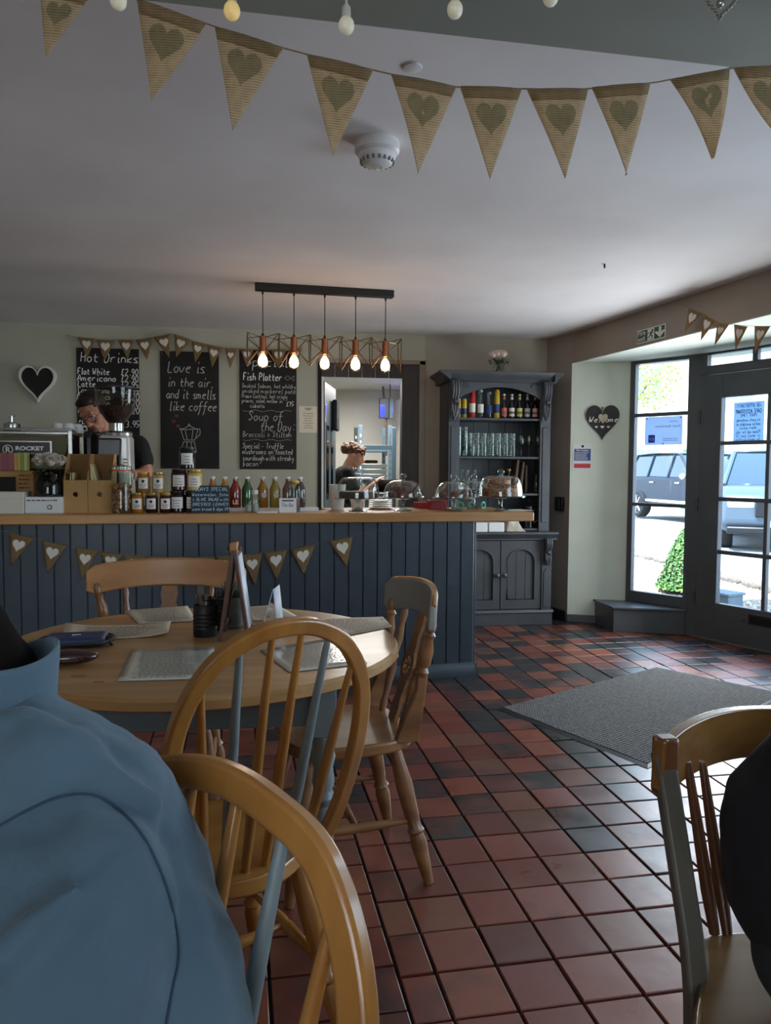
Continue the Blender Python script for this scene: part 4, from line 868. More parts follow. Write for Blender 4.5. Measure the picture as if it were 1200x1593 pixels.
# tray and cordial bottles
o = MB().box(-.36, .36, -.05, .05, 0, .022).build('bottle_tray', card_w, bevel=.003); setc(o, 402, .21); tag(o, 'long low white tray under the row of drink bottles', 'tray')
gb = 'juice bottles on the counter'; white_cap = w_cap
def juice(px, label, c, h=.185, r=.033, z=TOPZ + .0225, lab=None, txt=None, dot=None):
    gm = mat('juice_' + c.strip('#'), c, .08, spec=.8, coat=.5)
    t = bottle('juice_bottle', label, 'bottle', onc(px, .21, z), h, r, gm, white_cap, lab, None, gb, neck=.42, capr=.46, shoulder=.58, lz=(.08, .3)); t.rotation_euler.z = CA
    if dot: MB().lathe([(0, 0), (.016, 0)], 14, (.006, -r * 1.03, h * .4), axis=(0, -1, 0)).build('round_label', lab_w, t, smooth=False)
    if txt: print_text(txt, .034, 'lettering', lab_w, t, Matrix.Translation((0, -r * 1.04, h * .12)), bold=.001)
    return t
juice(331, 'orange juice bottle just showing above the slate sign', '#a8642c'); juice(350, 'pale orange juice bottle at the right edge of the slate sign', '#b07c34', txt='EI')
juice(366.5, 'red drink bottle with large white letters', '#8e2a1a', txt='LE'); juice(385, 'green drink bottle behind the salt and pepper jars', '#1f5c27')
juice(409, 'amber apple juice bottle with a round white label, left of the pair', '#946214', dot=1); juice(428, 'yellow-green apple juice bottle with a round white label, right of the pair', '#8d7a22', dot=1)
juice(448, 'brownish pink drink bottle behind the tall mason jar', '#6f4a44'); juice(467, 'dark brown drink bottle at the right end of the row', '#3a241c')
for i, (px, h, lidm) in enumerate(((387, .11, clear), (397, .13, w_cap))):
    t = cthing('shaker_jar', ('short clear glass jar in front of the green bottle', 'clear glass shaker with a white cap in front of the green bottle')[i], 'jar', px, .09, 0, 'small clear jars'); t.location.z = TOPZ
    MB().lathe([(.02, 0), (.024, .005), (.024, h * .7), (.017, h * .82)], 14).build('glass_body', clear, t); MB().lathe([(.018, h * .82), (.019, h), (0, h)], 14).build('cap', lidm, t)
    MB().lathe([(.019, .004), (.02, h * .4), (0, h * .4)], 12).build('contents', mat('salt', '#b9b6ae', .8), t)
t = cthing('mason_jar', 'tall mason jar with a gold lid behind the white card', 'jar', 458, .12)
MB().lathe([(.034, 0), (.038, .01), (.038, .14), (.03, .165)], 18).build('glass_body', clear_d, t); MB().lathe([(.031, .165), (.033, .17), (.033, .185), (0, .187)], 18).build('lid', gold, t); MB().lathe([(.03, .006), (.032, .09), (0, .09)], 14).build('contents', mat('jar_pinkish', '#8d6a66', .6), t)
t = cthing('counter_card', 'small white card with a dark strip standing in front of the mason jar', 'card', 448, .045); t.rotation_euler.x = R(-8)
MB().box(-.05, .05, -.002, .002, 0, .085).build('card', card_w, t, bevel=.001); MB().box(-.034, .034, -.0035, -.0022, .066, .074).build('printed_strip', pm('strip_maroon', '#4a2a2a'), t)
m = MB(); fit(m, 'The Bar', -.035, .035, .035, .02, .002, y=-.0035); q = m.build('lettering', mat('ink'), t, smooth=False); q['kind'] = 'stuff'
o = MB().box(-.06, .06, -.05, .05, 0, .008).build('order_pad', card_w, bevel=.002); setc(o, 414, .055, .1); tag(o, 'flat white order pad lying in front of the juice bottles', 'notepad')
# cups, plates, cake stands
for i, (px, w0, h) in enumerate(((525, .055, .16), (556, .05, .085))):
    o = MB().lathe([(w0 * .72, 0), (w0, h), (w0 * .94, h), (w0 * .66, .006), (0, .006)], 20).build('white_pot', mat('white_china', '#dedad2', .3), angle=50); setc(o, px, .34 if i == 0 else .42); tag(o, ('tall tapered white pot at the left of the cake stands', 'shorter white pot behind the first cake stand')[i], 'pot')
for k in range(5):
    o = MB().lathe([(.05, 0), (.075, .008), (.08, .012), (.045, .005), (0, .005)], 20).build('white_plate', mat('white_china'), angle=50) if k == 0 else tcopy(o, (0, 0, 0)); setc(o, 592, .44, z=TOPZ + .0115 * k); tag(o, 'small white plate, %s in the pile behind the first two cake stands' % ('lowest', 'second up', 'third up', 'fourth up', 'topmost')[k], 'plate', 'plates piled behind the cake stands')
crystal = glass('cake_glass', '#f2f6f4', 2.2, .015); crystal_s = glass('stand_glass', '#dfe8e6', 2.0, .03)
def cake_stand(px, d, stem, pr, dr, dh, label, flat=.25):
    t = cthing('cake_stand', label, 'cake stand', px, d)
    MB().lathe([(.055, 0), (.058, .006), (.03, .012), (.012, .025), (.010, stem * .5), (.014, stem * .8), (.02, stem - .008), (pr * .5, stem), (pr, stem + .002), (pr + .004, stem + .012), (pr - .004, stem + .006), (0, stem + .006)], 28).build('stand', crystal_s, t, angle=55)
    z0 = stem + .008; n = 10
    prof = [(dr, z0)] + [(dr * (1 - flat * .0) * (math.cos(PI / 2 * k / n) ** (1 - flat)), z0 + dh * (.0 + math.sin(PI / 2 * k / n) ** (1 + 0))) for k in range(1, n)] + [(.012, z0 + dh)]
    t2 = MB().lathe(prof, 32).build('dome', crystal, t, angle=60)
    MB().lathe([(.010, z0 + dh - .001), (.009, z0 + dh + .01), (.02, z0 + dh + .018), (.022, z0 + dh + .028), (.012, z0 + dh + .038), (0, z0 + dh + .039)], 14).build('dome_knob', crystal_s, t2, angle=60)
    return t, z0
choc = mat('chocolate', '#3a1f16', .6, c2='#2a1510', scale=40, bump=.4, bscale=60); nutty = mat('nut_topping', '#b58a68', .7, c2='#6e3a24', scale=70, bump=.5, bscale=80); brown = mat('brownie', '#5a2f22', .7, c2='#7a4a34', scale=45, bump=.5)
def cake(px, d, z, label, r, h, m_, wedge=None, bits=0):
    t = cthing('cake', label, 'cake', px, d, 0, None, z); b = MB().lathe([(r * .97, 0), (r, .005), (r, h - .006), (r * .95, h), (0, h + .002)], 30); b.build('sponge', m_, t)
    if bits:
        q = MB(); rb = random.Random(px)
        for k in range(bits):
            a = rb.random() * 6.3; e = r * math.sqrt(rb.random()); q.box(-.006, .006, -.004, .004, -.003, .004, M=Matrix.Translation((e * math.cos(a), e * math.sin(a), h + .004 + rb.random() * .012 * (1 - e / r))) @ Matrix.Rotation(rb.random() * 6, 4, (1, rb.random(), 1)))
        q = q.build('crumb_topping', mat('nut_pale', '#c9a184', .8, c2='#8a5236', scale=90), t, smooth=False); q['kind'] = 'stuff'
    return t
t, z0 = cake_stand(557, .13, .075, .142, .13, .125, 'tall straight-sided glass cake stand and dome, leftmost of the row', .72); cake(557, .13, TOPZ + z0, 'flat dark chocolate cake under the leftmost dome', .115, .04, choc)
t, z0 = cake_stand(627, .16, .078, .13, .122, .105, 'rounded glass cake stand and dome holding brownies, second from left', .45)
def pieces(px, d, z, n, rmax, m_, nm, lab, grp, size=.024, hh=.03, seed=1):
    rb = random.Random(seed); spots = []
    for k in range(n):
        if k < 7: a = k * 2 * PI / 7; e = rmax * .7; zz = 0
        elif k < 11: a = k * PI / 2 + .4; e = rmax * .36; zz = hh * .0
        else: a = k * 2.1; e = rmax * .3; zz = hh
        o = MB().box(-size, size, -size * .8, size * .8, 0, hh).build(nm, m_, bevel=.005) if k == 0 else tcopy(spots[0], (0, 0, 0))
        if k > 0 and k < 11 and k >= 7: zz = 0 if rmax > .1 else hh
        p = onc(px, d, z + zz); o.location = p + Vector((e * math.cos(a), e * math.sin(a), 0)); o.rotation_euler.z = a; spots.append(o)
        tag(o, lab % ORD[k % 9] if '%s' in lab else lab, 'cake', grp)
for k, (dx, dy, zz, w_) in enumerate(((-.07, -.04, 0, 'front left'), (-.01, -.055, 0, 'front middle'), (.055, -.045, 0, 'front right'), (-.045, .03, 0, 'back left'), (.04, .04, 0, 'back right'), (-.03, -.01, .034, 'upper left'), (.035, -.005, .034, 'upper right'))):
    o = MB().box(-.027, .027, -.024, .024, 0, .033).build('brownie_square', brown, bevel=.005) if k == 0 else tcopy(o, (0, 0, 0)); o.location = onc(627, .16, TOPZ + z0 + zz) + Vector((dx, dy, 0)); o.rotation_euler.z = k * .5; tag(o, '%s brownie square in the pile under the second dome' % w_, 'brownie', 'brownies under the second dome')
t, z0 = cake_stand(706, .14, .075, .13, .118, .105, 'small rounded glass cake stand and dome, third from left', .35)
for k, (dx, w_) in enumerate(((-.07, 'left'), (.0, 'middle'), (.065, 'right'))):
    o = MB().lathe([(.026, 0), (.03, .02), (.028, .038), (.0, .05)], 12).build('bun', brown, sub=1) if k == 0 else tcopy(o, (0, 0, 0)); o.location = onc(706, .14, TOPZ + z0) + Vector((dx, -.01, 0)); tag(o, '%s round brown bun under the third dome' % w_, 'bun', 'buns under the third dome')
t, z0 = cake_stand(737, .40, .12, .13, .10, .06, 'taller glass cake stand standing behind the third and fourth domes', .5)
t, z0 = cake_stand(779, .13, .085, .155, .138, .13, 'large glass cake stand and dome over a nut cake, rightmost of the row', .72)
cake(779, .13, TOPZ + z0, 'tall nut-covered cake under the rightmost dome', .118, .055, nutty, bits=160)
o2 = cake(776, .13, TOPZ + z0 + .074, 'upper tier of nut cake under the rightmost dome', .07, .028, nutty, bits=60)
o = MB().box(-.055, .055, -.05, .05, 0, .06).build('red_tin', mat('red_print', '#a32b33', .5, c2='#7d1d26', scale=30), bevel=.004); setc(o, 680, .34); tag(o, 'red patterned box behind the cake stands', 'box')
o = MB().box(-.06, .06, -.06, .06, 0, .04).build('red_napkins', mat('red_plain', '#96242c', .7), bevel=.004); setc(o, 660, .50); tag(o, 'low pile of folded red napkins left of the red box', 'napkins')
for i, px in enumerate((716, 733, 752)):
    o = MB().tube([(.02 * math.cos(a), 0, .022 + .02 * math.sin(a)) for a in [2 * PI * k / 16 for k in range(16)]], .006, 6, closed=True).build('green_ribbon', mat('mint_green', '#57b08c', .5)); setc(o, px, .42, .3 * i); tag(o, 'mint green ribbon reel between the cake stands, %s of three' % ('left', 'middle', 'right')[i], 'ribbon', 'green ribbon reels')
o = MB().box(-.11, .11, -.08, .08, 0, .003).build('paper_mat', mat('paper_print', '#cfc8bb', .8, c2='#a9a197', scale=22), bevel=0); setc(o, 772, .05 + .14, .2); o.location.z = TOPZ
o.location += cdx * .10 - cdy * .02; tag(o, 'paper mat on the worktop under the rightmost cake stand', 'paper mat')

# ================================================================ ESPRESSO MACHINE AND GRINDER behind the counter
steel = mat('brushed_steel', '#b9b8b4', .25, .95, c2='#a7a6a2', scale=10, stretch=(1, 1, 14)); steel_d = mat('steel_dark', '#5a5854', .35, .8)
MD = .36
back = thing('back_bench', 'staff bench behind the bar that carries the coffee machine', 'bench', tuple(onc(60, .50, 0)), CA)
MB().box(-1.15, 1.0, -.175, .22, .86, .9).build('bench_top', steel, back, bevel=.004); MB().box(-1.15, 1.0, -.16, .2, 0, .86).build('bench_body', mat('panel_gap'), back)
em = thing('espresso_machine', 'steel espresso machine with a clear back panel and cups on top', 'coffee machine', tuple(onc(40, .54, .9)), CA)
def zc(py, d, px=60): a = CO + cdy * d; return atP(px, py, a, a + cdx).z - .9
def xc(px, d): a = CO + cdy * d; p = atP(px, 700, a, a + cdx); return (p - em.location).dot(cdx)
zt = zc(668, MD); x0, x1 = xc(-70, MD), xc(112, MD)
MB().box(x0, x1, -.17, .17, .02, .16).build('base_tray', steel_d, em, bevel=.01)
MB().box(x0, x1, -.18, .2, zt - .03, zt - .012).build('cup_rail_deck', steel, em, bevel=.004)
MB().tube([(x0, -.18, zt), (x1, -.18, zt), (x1, .2, zt), (x0, .2, zt)], .008, 8, closed=True).build('cup_rail', mat('chrome'), em)
for x in (x0 + .01, x1 - .01):
    for y in (-.17, .18): MB().box(x - .012, x + .012, y - .012, y + .012, .1, zt).build('corner_post', steel, em, bevel=.003)
MB().box(x0 + .02, x1 - .02, -.178, -.172, .16, zt - .04).build('clear_back_panel', glass('smoke_panel', '#c9c6ba', 1.5), em, smooth=False)
MB().box(x0 + .02, x1 - .3, -.12, .16, .16, zt - .08).build('boiler_housing', mat('boiler_grey', '#66645a', .4, .5, c2='#7c7a70', scale=6), em, bevel=.03)
MB().lathe([(.07, -.14), (.085, -.1), (.085, .1), (.07, .14)], 24, (x1 - .17, 0, .28), axis=(1, 0, 0)).build('boiler', mat('boiler_brass', '#b8904f', .3, .6), em)
nz = zc(700, MD)
pl_ = MB().box(xc(-70, MD), xc(78, MD), -.192, -.182, nz - .045, nz + .045).build('name_plate', mat('plate_black', '#161514', .35), em, bevel=.002)
MB().box(xc(-70, MD), xc(81, MD), -.184, -.178, nz - .052, nz + .052).build('plate_rim', steel, em)
cx_ = xc(13, MD)
MB().tube([(cx_ + .026 * math.cos(a), -.1935, nz + .026 * math.sin(a)) for a in [2 * PI * k / 20 for k in range(20)]], .0025, 6, closed=True).build('emblem_ring', lab_w, em)
print_text('R', .045, 'emblem_letter', lab_w, em, Matrix.Translation((cx_, -.1935, nz - .015)), bold=.001)
print_text('ROCKET', .032, 'lettering', lab_w, em, Matrix.Translation((xc(47, MD), -.1935, nz - .002)), sx=1.25, bold=.0012)
print_text('ESPRESSO MILANO', .0125, 'lettering', lab_w, em, Matrix.Translation((xc(47, MD), -.1935, nz - .026)), sx=1.25)
cup_m = mat('white_china')
for i, px in enumerate((84, 92, 101, 110)):
    t = thing('coffee_cup', 'white cup upside down on the coffee machine, %s of four' % ('leftmost', 'second from left', 'third from left', 'rightmost')[i], 'cup', tuple(em.location + cdx * xc(px, MD) + Vector((0, 0, zt - .011)) + cdy * (.02 if i % 2 else -.06)), CA, 'cups on the coffee machine')
    MB().lathe([(.04, 0), (.038, .03), (.026, .055), (.0, .056)], 16).build('bowl', cup_m, t); MB().tube([(.038, 0, .015), (.058, 0, .018), (.056, 0, .038), (.032, 0, .042)], .004, 6).build('handle', cup_m, t)
t = thing('milk_jug', 'small steel pot with a lidded top at the left end of the machine', 'jug', tuple(em.location + cdx * xc(6, MD) + Vector((0, 0, zt - .011))), CA)
MB().lathe([(.045, 0), (.05, .01), (.046, .05), (.02, .06)], 18).build('bowl', steel, t); MB().tube([(0, 0, .06), (0, 0, .1)], .004, 6).tube([(-.02, 0, .1), (.02, 0, .1)], .005, 6).build('tap', mat('chrome'), t)
# grinder
gd = .5; gp = onc(180, gd, .9); gr = thing('coffee_grinder', 'large coffee grinder with a clear hopper half full of beans', 'coffee grinder', tuple(gp), CA)
z_ = lambda py: zc(py, gd, 180)
zb, zn, zh = z_(670), z_(664), z_(605)
MB().prism([(-.09, 0), (.11, 0), (.10, zb - .03), (-.08, zb - .03)], -.10, .12, 'y').build('body', mat('white_metal', '#cfcdc8', .3, .3), gr, bevel=.02)
MB().prism([(-.095, .02), (.03, .02), (.055, zb - .05), (-.085, zb - .05)], -.115, -.095, 'y').build('front_panel', mat('gloss_black', '#0c0d10', .3), gr, bevel=.01)
MB().lathe([(.095, zb - .035), (.098, zb - .015), (.085, zb - .005), (.0, zb)], 24, (.01, .0, 0)).build('collar', steel, gr)
MB().lathe([(.045, zb - .01), (.045, zn + .03)], 20, (.01, 0, 0)).build('hopper_neck', steel, gr)
hp = [(.045, zn + .02), (.06, zn + .035), (.1, zn + .09), (.118, zn + .15), (.122, zh)]
h_ = MB().lathe(hp, 28, (.01, 0, 0)).build('hopper', glass('hopper_glass', '#e4e0d8', 1.0), gr, angle=60)
MB().lathe([(.125, zh), (.125, zh + .012), (.06, zh + .018), (0, zh + .018)], 28, (.01, 0, 0)).build('hopper_lid', mat('black_plastic'), gr)
MB().lathe([(.043, zn + .02), (.057, zn + .036), (.096, zn + .09), (.108, zn + .125), (.0, zn + .13)], 24, (.01, 0, 0)).build('coffee_beans', mat('beans', '#4a2d1f', .45, c2='#1e110b', scale=110, bump=.9, bscale=110), gr)['kind'] = 'stuff'
for i, z in enumerate((.42, .40, .38)): MB().box(.062, .085, -.1035, -.1005, z - .003, z + .003).build('printed_bar', mat('ink'), gr)
MB().tube([(-.13, -.12, zb - .06), (-.12, -.1, zb - .02), (-.07, -.1, zb - .015)], .006, 6).box(-.14, -.12, -.13, -.11, zb - .2, zb - .05).build('portafilter_rest', mat('black_plastic'), gr)
# ================================================================ PENDANT LAMP
pz = 2.36; a_ = atZ(397, 452, pz); b_ = atZ(612, 464, pz); dd = (b_ - a_); L = dd.length; ang = math.atan2(dd.y, dd.x)
PD = thing('pendant_lamp', 'five-bulb pendant on a black ceiling bar with copper sockets and wire cages', 'pendant lamp', (a_.x, a_.y, CZ), ang)
blackm = mat('satin_black', '#1a1716', .4); copper = mat('copper', '#c47a55', .22, .9); wire = mat('wire_bronze', '#6b5238', .3, .85)
MB().box(0, L, -.03, .03, -.045, 0).build('ceiling_bar', blackm, PD, bevel=.004)
bulb_m = mat('bulb_glow', '#ffcf98', .3, emit=14)
zs = atP(505, 527, (a_.x, a_.y), (b_.x, b_.y)).z - CZ; zb_ = atP(505, 549, (a_.x, a_.y), (b_.x, b_.y)).z - CZ
xs_ = []
for px in (409, 457.5, 505.5, 553.5, 600): p = atP(px, 500, (a_.x, a_.y), (b_.x, b_.y)); xs_.append((Vector((p.x, p.y, 0)) - Vector((a_.x, a_.y, 0))).length)
sp = (xs_[-1] - xs_[0]) / 4
for i, x in enumerate(xs_):
    MB().tube([(x, 0, -.045), (x, 0, zs)], .003, 6).lathe([(.006, -.065), (.008, -.045)], 8, (x, 0, 0)).lathe([(.005, zs + .02), (.011, zs)], 8, (x, 0, 0)).build('cord', blackm, PD)
    MB().lathe([(.010, zs + .001), (.021, zs), (.021, zb_ - .01), (.017, zb_ - .012), (.0, zb_ - .012)], 20, (x, 0, 0)).build('socket', copper, PD)
    MB().lathe([(.013, zb_ - .01), (.016, zb_ - .02), (.030, zb_ - .048), (.036, zb_ - .07), (.032, zb_ - .095), (.016, zb_ - .108), (0, zb_ - .11)], 20, (x, 0, 0)).build('bulb', glass('bulb_glass', '#fff0d8', .8), PD)
    MB().lathe([(.008, zb_ - .02), (.023, zb_ - .042), (.030, zb_ - .068), (.025, zb_ - .09), (0, zb_ - .103)], 14, (x, 0, 0)).build('filament', bulb_m, PD)
    m = MB(); h = sp / 2; zt, zl = zs + .012, zs - .175; dn = .02 if i % 2 else 0; WR = .0027
    for sd, o_ in ((-1, -.02 if i % 2 else 0), (1, 0 if i % 2 else -.02)):
        mx_ = x + sd * h; c_t, c_b = (x + sd * .021, 0, zs - .004), (x + sd * .02, 0, zb_ + .012)
        for y in (-.048, .048):
            T_, B_ = (mx_ - sd * .003, y, zt - (.02 if y > 0 else 0)), (mx_ - sd * .003, y * .7, zl + o_ + (.03 if y > 0 else 0))
            m.tube([c_t, T_], WR, 5); m.tube([T_, c_b], WR, 5); m.tube([c_b, B_], WR, 5)
            if sd < 0 or i == 4: m.tube([T_, B_], WR * 1.25, 5)
        if sd < 0 or i == 4: m.tube([(mx_ - sd * .003, -.048, zt), (mx_ - sd * .003, .048, zt - .02)], WR, 5)
    m.build('wire_cage', wire, PD)
    gp_ = a_ + dd.normalized() * x; light('bulb_light', 'POINT', (gp_.x, gp_.y, CZ + zb_ - .06), 5, (1, .66, .38), .03)

# smoke alarm
c = atZ(587, 221, CZ); t = thing('smoke_alarm', 'round white smoke alarm on the ceiling', 'smoke alarm', (c.x, c.y, CZ))
MB().lathe([(.076, 0), (.078, -.006), (.078, -.034), (.07, -.042), (.06, -.044)], 36).build('base', mat('alarm_white', '#e3dfda', .4), t)
MB().lathe([(.064, -.04), (.066, -.05), (.055, -.072), (.04, -.08), (0, -.082)], 36).build('head', mat('alarm_white'), t)
m = MB()
for k in range(18):
    a = 2 * PI * k / 18; m.box(-.004, .004, .048, .060, -.0735, -.058, M=Matrix.Rotation(a, 4, 'Z'))
m.build('vent_slots', mat('slot_grey', '#77736e', .7), t); MB().lathe([(.018, -.08), (.02, -.088), (0, -.09)], 16).build('lens', clear, t); MB().box(.045, .05, -.004, .004, -.04, -.036).build('status_light', cola, t)
for px, py, lbl in ((642, 104, 'small round ceiling rose patch above the bunting, right of centre'),):
    c = atZ(px, py, CZ); o = MB().lathe([(.028, 0), (.026, -.005), (.01, -.008), (0, -.008)], 20).build('blanking_disc', mat('alarm_white'), loc=(c.x, c.y, CZ)); tag(o, lbl, 'ceiling disc')
c = atZ(941, 411, CZ); o = MB().lathe([(.006, 0), (.005, -.02), (.002, -.022), (0, -.022)], 8).build('ceiling_hook', blackm, loc=(c.x, c.y, CZ)); tag(o, 'tiny dark hook in the ceiling near the entrance', 'hook')

# ================================================================ BUNTING
def bunting(name, label, flags, P, str_pts, m, hm, hem=None, hs=.5, th=.0012, toward=Vector((0, -1, 0)), curve=.0, hz=.34, wav=.0):
    """flags: pixel triples (top left, top right, tip); P turns a pixel into a point on the string's own plane"""
    S = [P(*q) for q in str_pts]; t = thing(name, label, 'bunting', tuple(S[0])); o0 = S[0]; rb = random.Random(len(flags))
    MB().tube([p - o0 for p in catmull(S, 4)], .0012 if hem is None else .0016, 5).build('string', mat('jute_string', '#8b7452', .9), t)
    for (a, b, c) in flags:
        a, b, c = P(*a), P(*b), P(*c); w = (b - a).length; ux = (b - a).normalized(); h = ((a + b) / 2 - c).length; off = toward * .002
        q = thing('pennant', '', ''); del q['label']; del q['category']; q.parent = t; nrm = toward
        loc = (a + b) / 2 - o0 + off; bpy.data.objects.remove(q)
        C_ = (a + b) / 2; d = MB(); n = 8; bend = [rb.uniform(-1, 1) for _ in range(3)]
        def pt(u, v, lift=0):
            e = a.lerp(b, u); p = e.lerp(c, v); s_ = curve * math.sin(PI * u) * (1 - v) + wav * bend[0] * math.sin(PI * v) + wav * bend[1] * (u - .5) * v
            return p - C_ + toward * (s_ + lift)
        d.grid(lambda u, v: pt(u, v), 7, 9)
        fl = d.build('pennant', m, t, loc=tuple(loc), solid=th, angle=80)
        hh = heart(w * hs, w * hs * 1.02, 20); inv = []
        for x, z in hh:
            v = hz - z / h; wv = max(.08, 1 - v); u = .5 + (x / w) / wv; inv.append(pt(u, v, th * 1.5))
        cen = sum(inv, Vector()) / len(inv); k = MB(); k.add([cen] + inv, [(0, i + 1, (i + 1) % len(inv) + 1) for i in range(len(inv))])
        k.build('heart', hm, fl, smooth=False)
        if hem:
            d = MB(); d.grid(lambda u, v: pt(.01 + .98 * u, v * .13, th * 1.1), 7, 2); d.build('hem', hem, fl, solid=.0015)
    return t
hess = hessian('hessian', '#8a7050', '#dcc39c', 130); hess_d = hessian('hessian_dark', '#735c3c', '#b0936a', 130)
hess_heart = hessian('hessian_heart', '#71644a', '#ad9e78', 130)
PB = lambda x, y: atY(x, y, 1.60)
F1 = [((62, -16), (140, -2), (72, 88)), ((213, 0), (322, 38), (236, 158)), ((334, 42), (442, 76), (362, 202)), ((477, 85), (581, 110), (518, 242)), ((608, 116), (710, 136), (650, 271)), ((715, 135), (812, 139), (762, 280)),
      ((819, 140), (915, 139), (879, 279)), ((920, 137), (1012, 130), (974, 273)), ((1042, 125), (1135, 108), (1109, 247)), ((1140, 106), (1236, 104), (1222, 232))]
bunting('hessian_bunting', 'large hessian bunting with painted hearts strung across the ceiling beam', F1, PB, [(-10, -60), (62, -18), (140, -4), (213, -1), (322, 37), (442, 75), (581, 109), (710, 135), (812, 138), (915, 138), (1012, 129), (1042, 124), (1135, 107), (1140, 106), (1236, 104), (1290, 108)],
        hess, hess_heart, hess_d, .50, .0012, curve=.004, hz=.36, wav=.012)
jute = hessian('jute_small', '#6f5535', '#a98a5e', 90); felt = mat('felt_cream', '#e6ded0', .9)
Fb = [((121, 525), (148, 527), (136, 557)), ((150, 529), (179, 530), (163, 561)), ((183, 529), (208, 529), (199, 559)), ((211, 529), (237, 526), (229, 560)), ((239, 525), (266, 519.6), (263, 556)), ((271.6, 520), (297, 529), (274, 556)), ((298, 530), (321, 536), (304, 564)), ((322, 536), (346, 541), (330, 572)),
      ((350, 542), (369, 543), (358, 574)), ((373, 543), (395, 544), (384, 570)), ((397, 544), (419, 544), (408, 573)), ((421, 544), (446, 544), (433, 572)), ((448, 544), (471, 541), (460, 570))]
bunting('heart_bunting', 'small jute bunting with cream hearts hung over the chalkboards', Fb, lambda x, y: atY(x, y, 6.465), [(104, 521), (121, 524.5), (150, 528.5), (183, 528.5), (211, 528.5), (239, 524.5), (269, 519), (297, 528.5), (322, 535.5), (348, 541), (373, 542.5), (397, 543.5), (421, 543.5), (448, 543), (474, 539)], jute, felt)
Fc = [((14, 829), (53, 838), (18, 880)), ((65, 841), (104, 850), (74, 892)), ((117, 852), (153, 857), (127, 902)), ((155, 859), (190, 862), (172, 900)), ((192, 863), (227, 866), (209, 904)), ((229, 866), (263, 868), (246, 906)), ((265, 867), (299, 868), (282, 907)), ((301, 867), (335, 867), (318, 907)), ((337, 866), (371, 865), (356, 907)),
      ((374, 864), (408, 861), (397, 910)), ((411, 861), (447, 855), (431, 902)), ((452, 855), (490, 848), (473, 894)), ((512, 842), (549, 835), (540, 882))]
cf = CO + cdy * .010; cf2 = cf + cdx
bunting('counter_bunting', 'small jute bunting with cream hearts draped along the counter front', Fc, lambda x, y: atP(x, y, cf, cf2), [(-40, 822), (14, 828), (53, 837), (104, 849), (153, 856), (190, 861), (227, 865), (263, 867), (299, 867), (335, 866), (371, 864), (408, 860), (447, 854), (490, 847), (549, 834), (603, 822)], jute, felt, toward=-cdy)
la, lb_ = Vector((2.395, 6.10, 0)), Vector((2.665, 4.325, 0)); ln = Vector((-1, -.15, 0)).normalized()
la += ln * .012; lb_ += ln * .012
Fd = [((1072, 480), (1093, 488), (1066, 518)), ((1095, 489), (1114, 499), (1091, 530)), ((1117, 502), (1135, 505), (1112.5, 538)), ((1143, 505), (1164, 508), (1145, 545)), ((1175, 507), (1199, 508), (1175, 549)), ((1206, 508), (1232, 506), (1210, 552))]
bunting('entrance_bunting', 'short jute bunting with cream hearts hanging over the glazed entrance', Fd, lambda x, y: atP(x, y, la, lb_), [(1060, 473), (1072, 479), (1094, 488), (1116, 501), (1138, 504.5), (1169, 507), (1202, 507.5), (1240, 505)], jute, felt, toward=ln)
# fairy lights hanging under the beam
FL = thing('fairy_lights', 'string of cream globe fairy lights hanging under the beam', 'fairy lights', tuple(atY(600, -20, 1.42)))
o0 = Vector(FL.location); cab = mat('cable_pale', '#c9c6b8', .6); bulbm = [mat('globe_warm', '#f0cf86', .35, emit=.25), mat('globe_cream', '#e9e2c8', .35, emit=.1)]
tops = []
for i, (px, py, k) in enumerate(((184, 1, 1), (361, 17, 0), (539, 40, 1), (708, 15, 1), (857, -4, 1), (30, -16, 1))):
    c = atY(px, py, 1.42); top = Vector((c.x, 1.42, min(2.195, c.z + .16))); tops.append(top)
    b = MB().ball(tuple(c - o0), .0145, 16, 10, sz=1.12).build('globe_bulb', bulbm[k], FL); MB().lathe([(.0085, .014), (.0075, .032), (.004, .036)], 10, tuple(c - o0)).build('bulb_collar', cab, b)
    MB().tube([c - o0 + Vector((0, 0, .034)), top - o0], .0022, 6).build('drop_cable', cab, FL)
tops.sort(key=lambda v: v.x); MB().tube(catmull([p - o0 for p in tops], 5), .0025, 6).build('cable', cab, FL)
# beaded heart
c = atY(1121, 4, 1.40); BH = thing('beaded_heart', 'silver beaded heart hanging from the beam at the top right', 'hanging ornament', (c.x, c.y, c.z))
m = MB(); hp_ = heart(.062, .058, 34)
for x, z in hp_: m.ball((x, 0, z), .0042, 6, 5)
m.build('beads', mat('silver_bead', '#b9b6ae', .25, .8), BH)['kind'] = 'stuff'
MB().tube([(0, 0, .018), (0, 0, 2.2 - c.z)], .0012, 5).build('thread', mat('jute_string'), BH); MB().ball((0, 0, -.002), .008, 10, 6).build('centre_bead', mat('silver_bead'), BH)

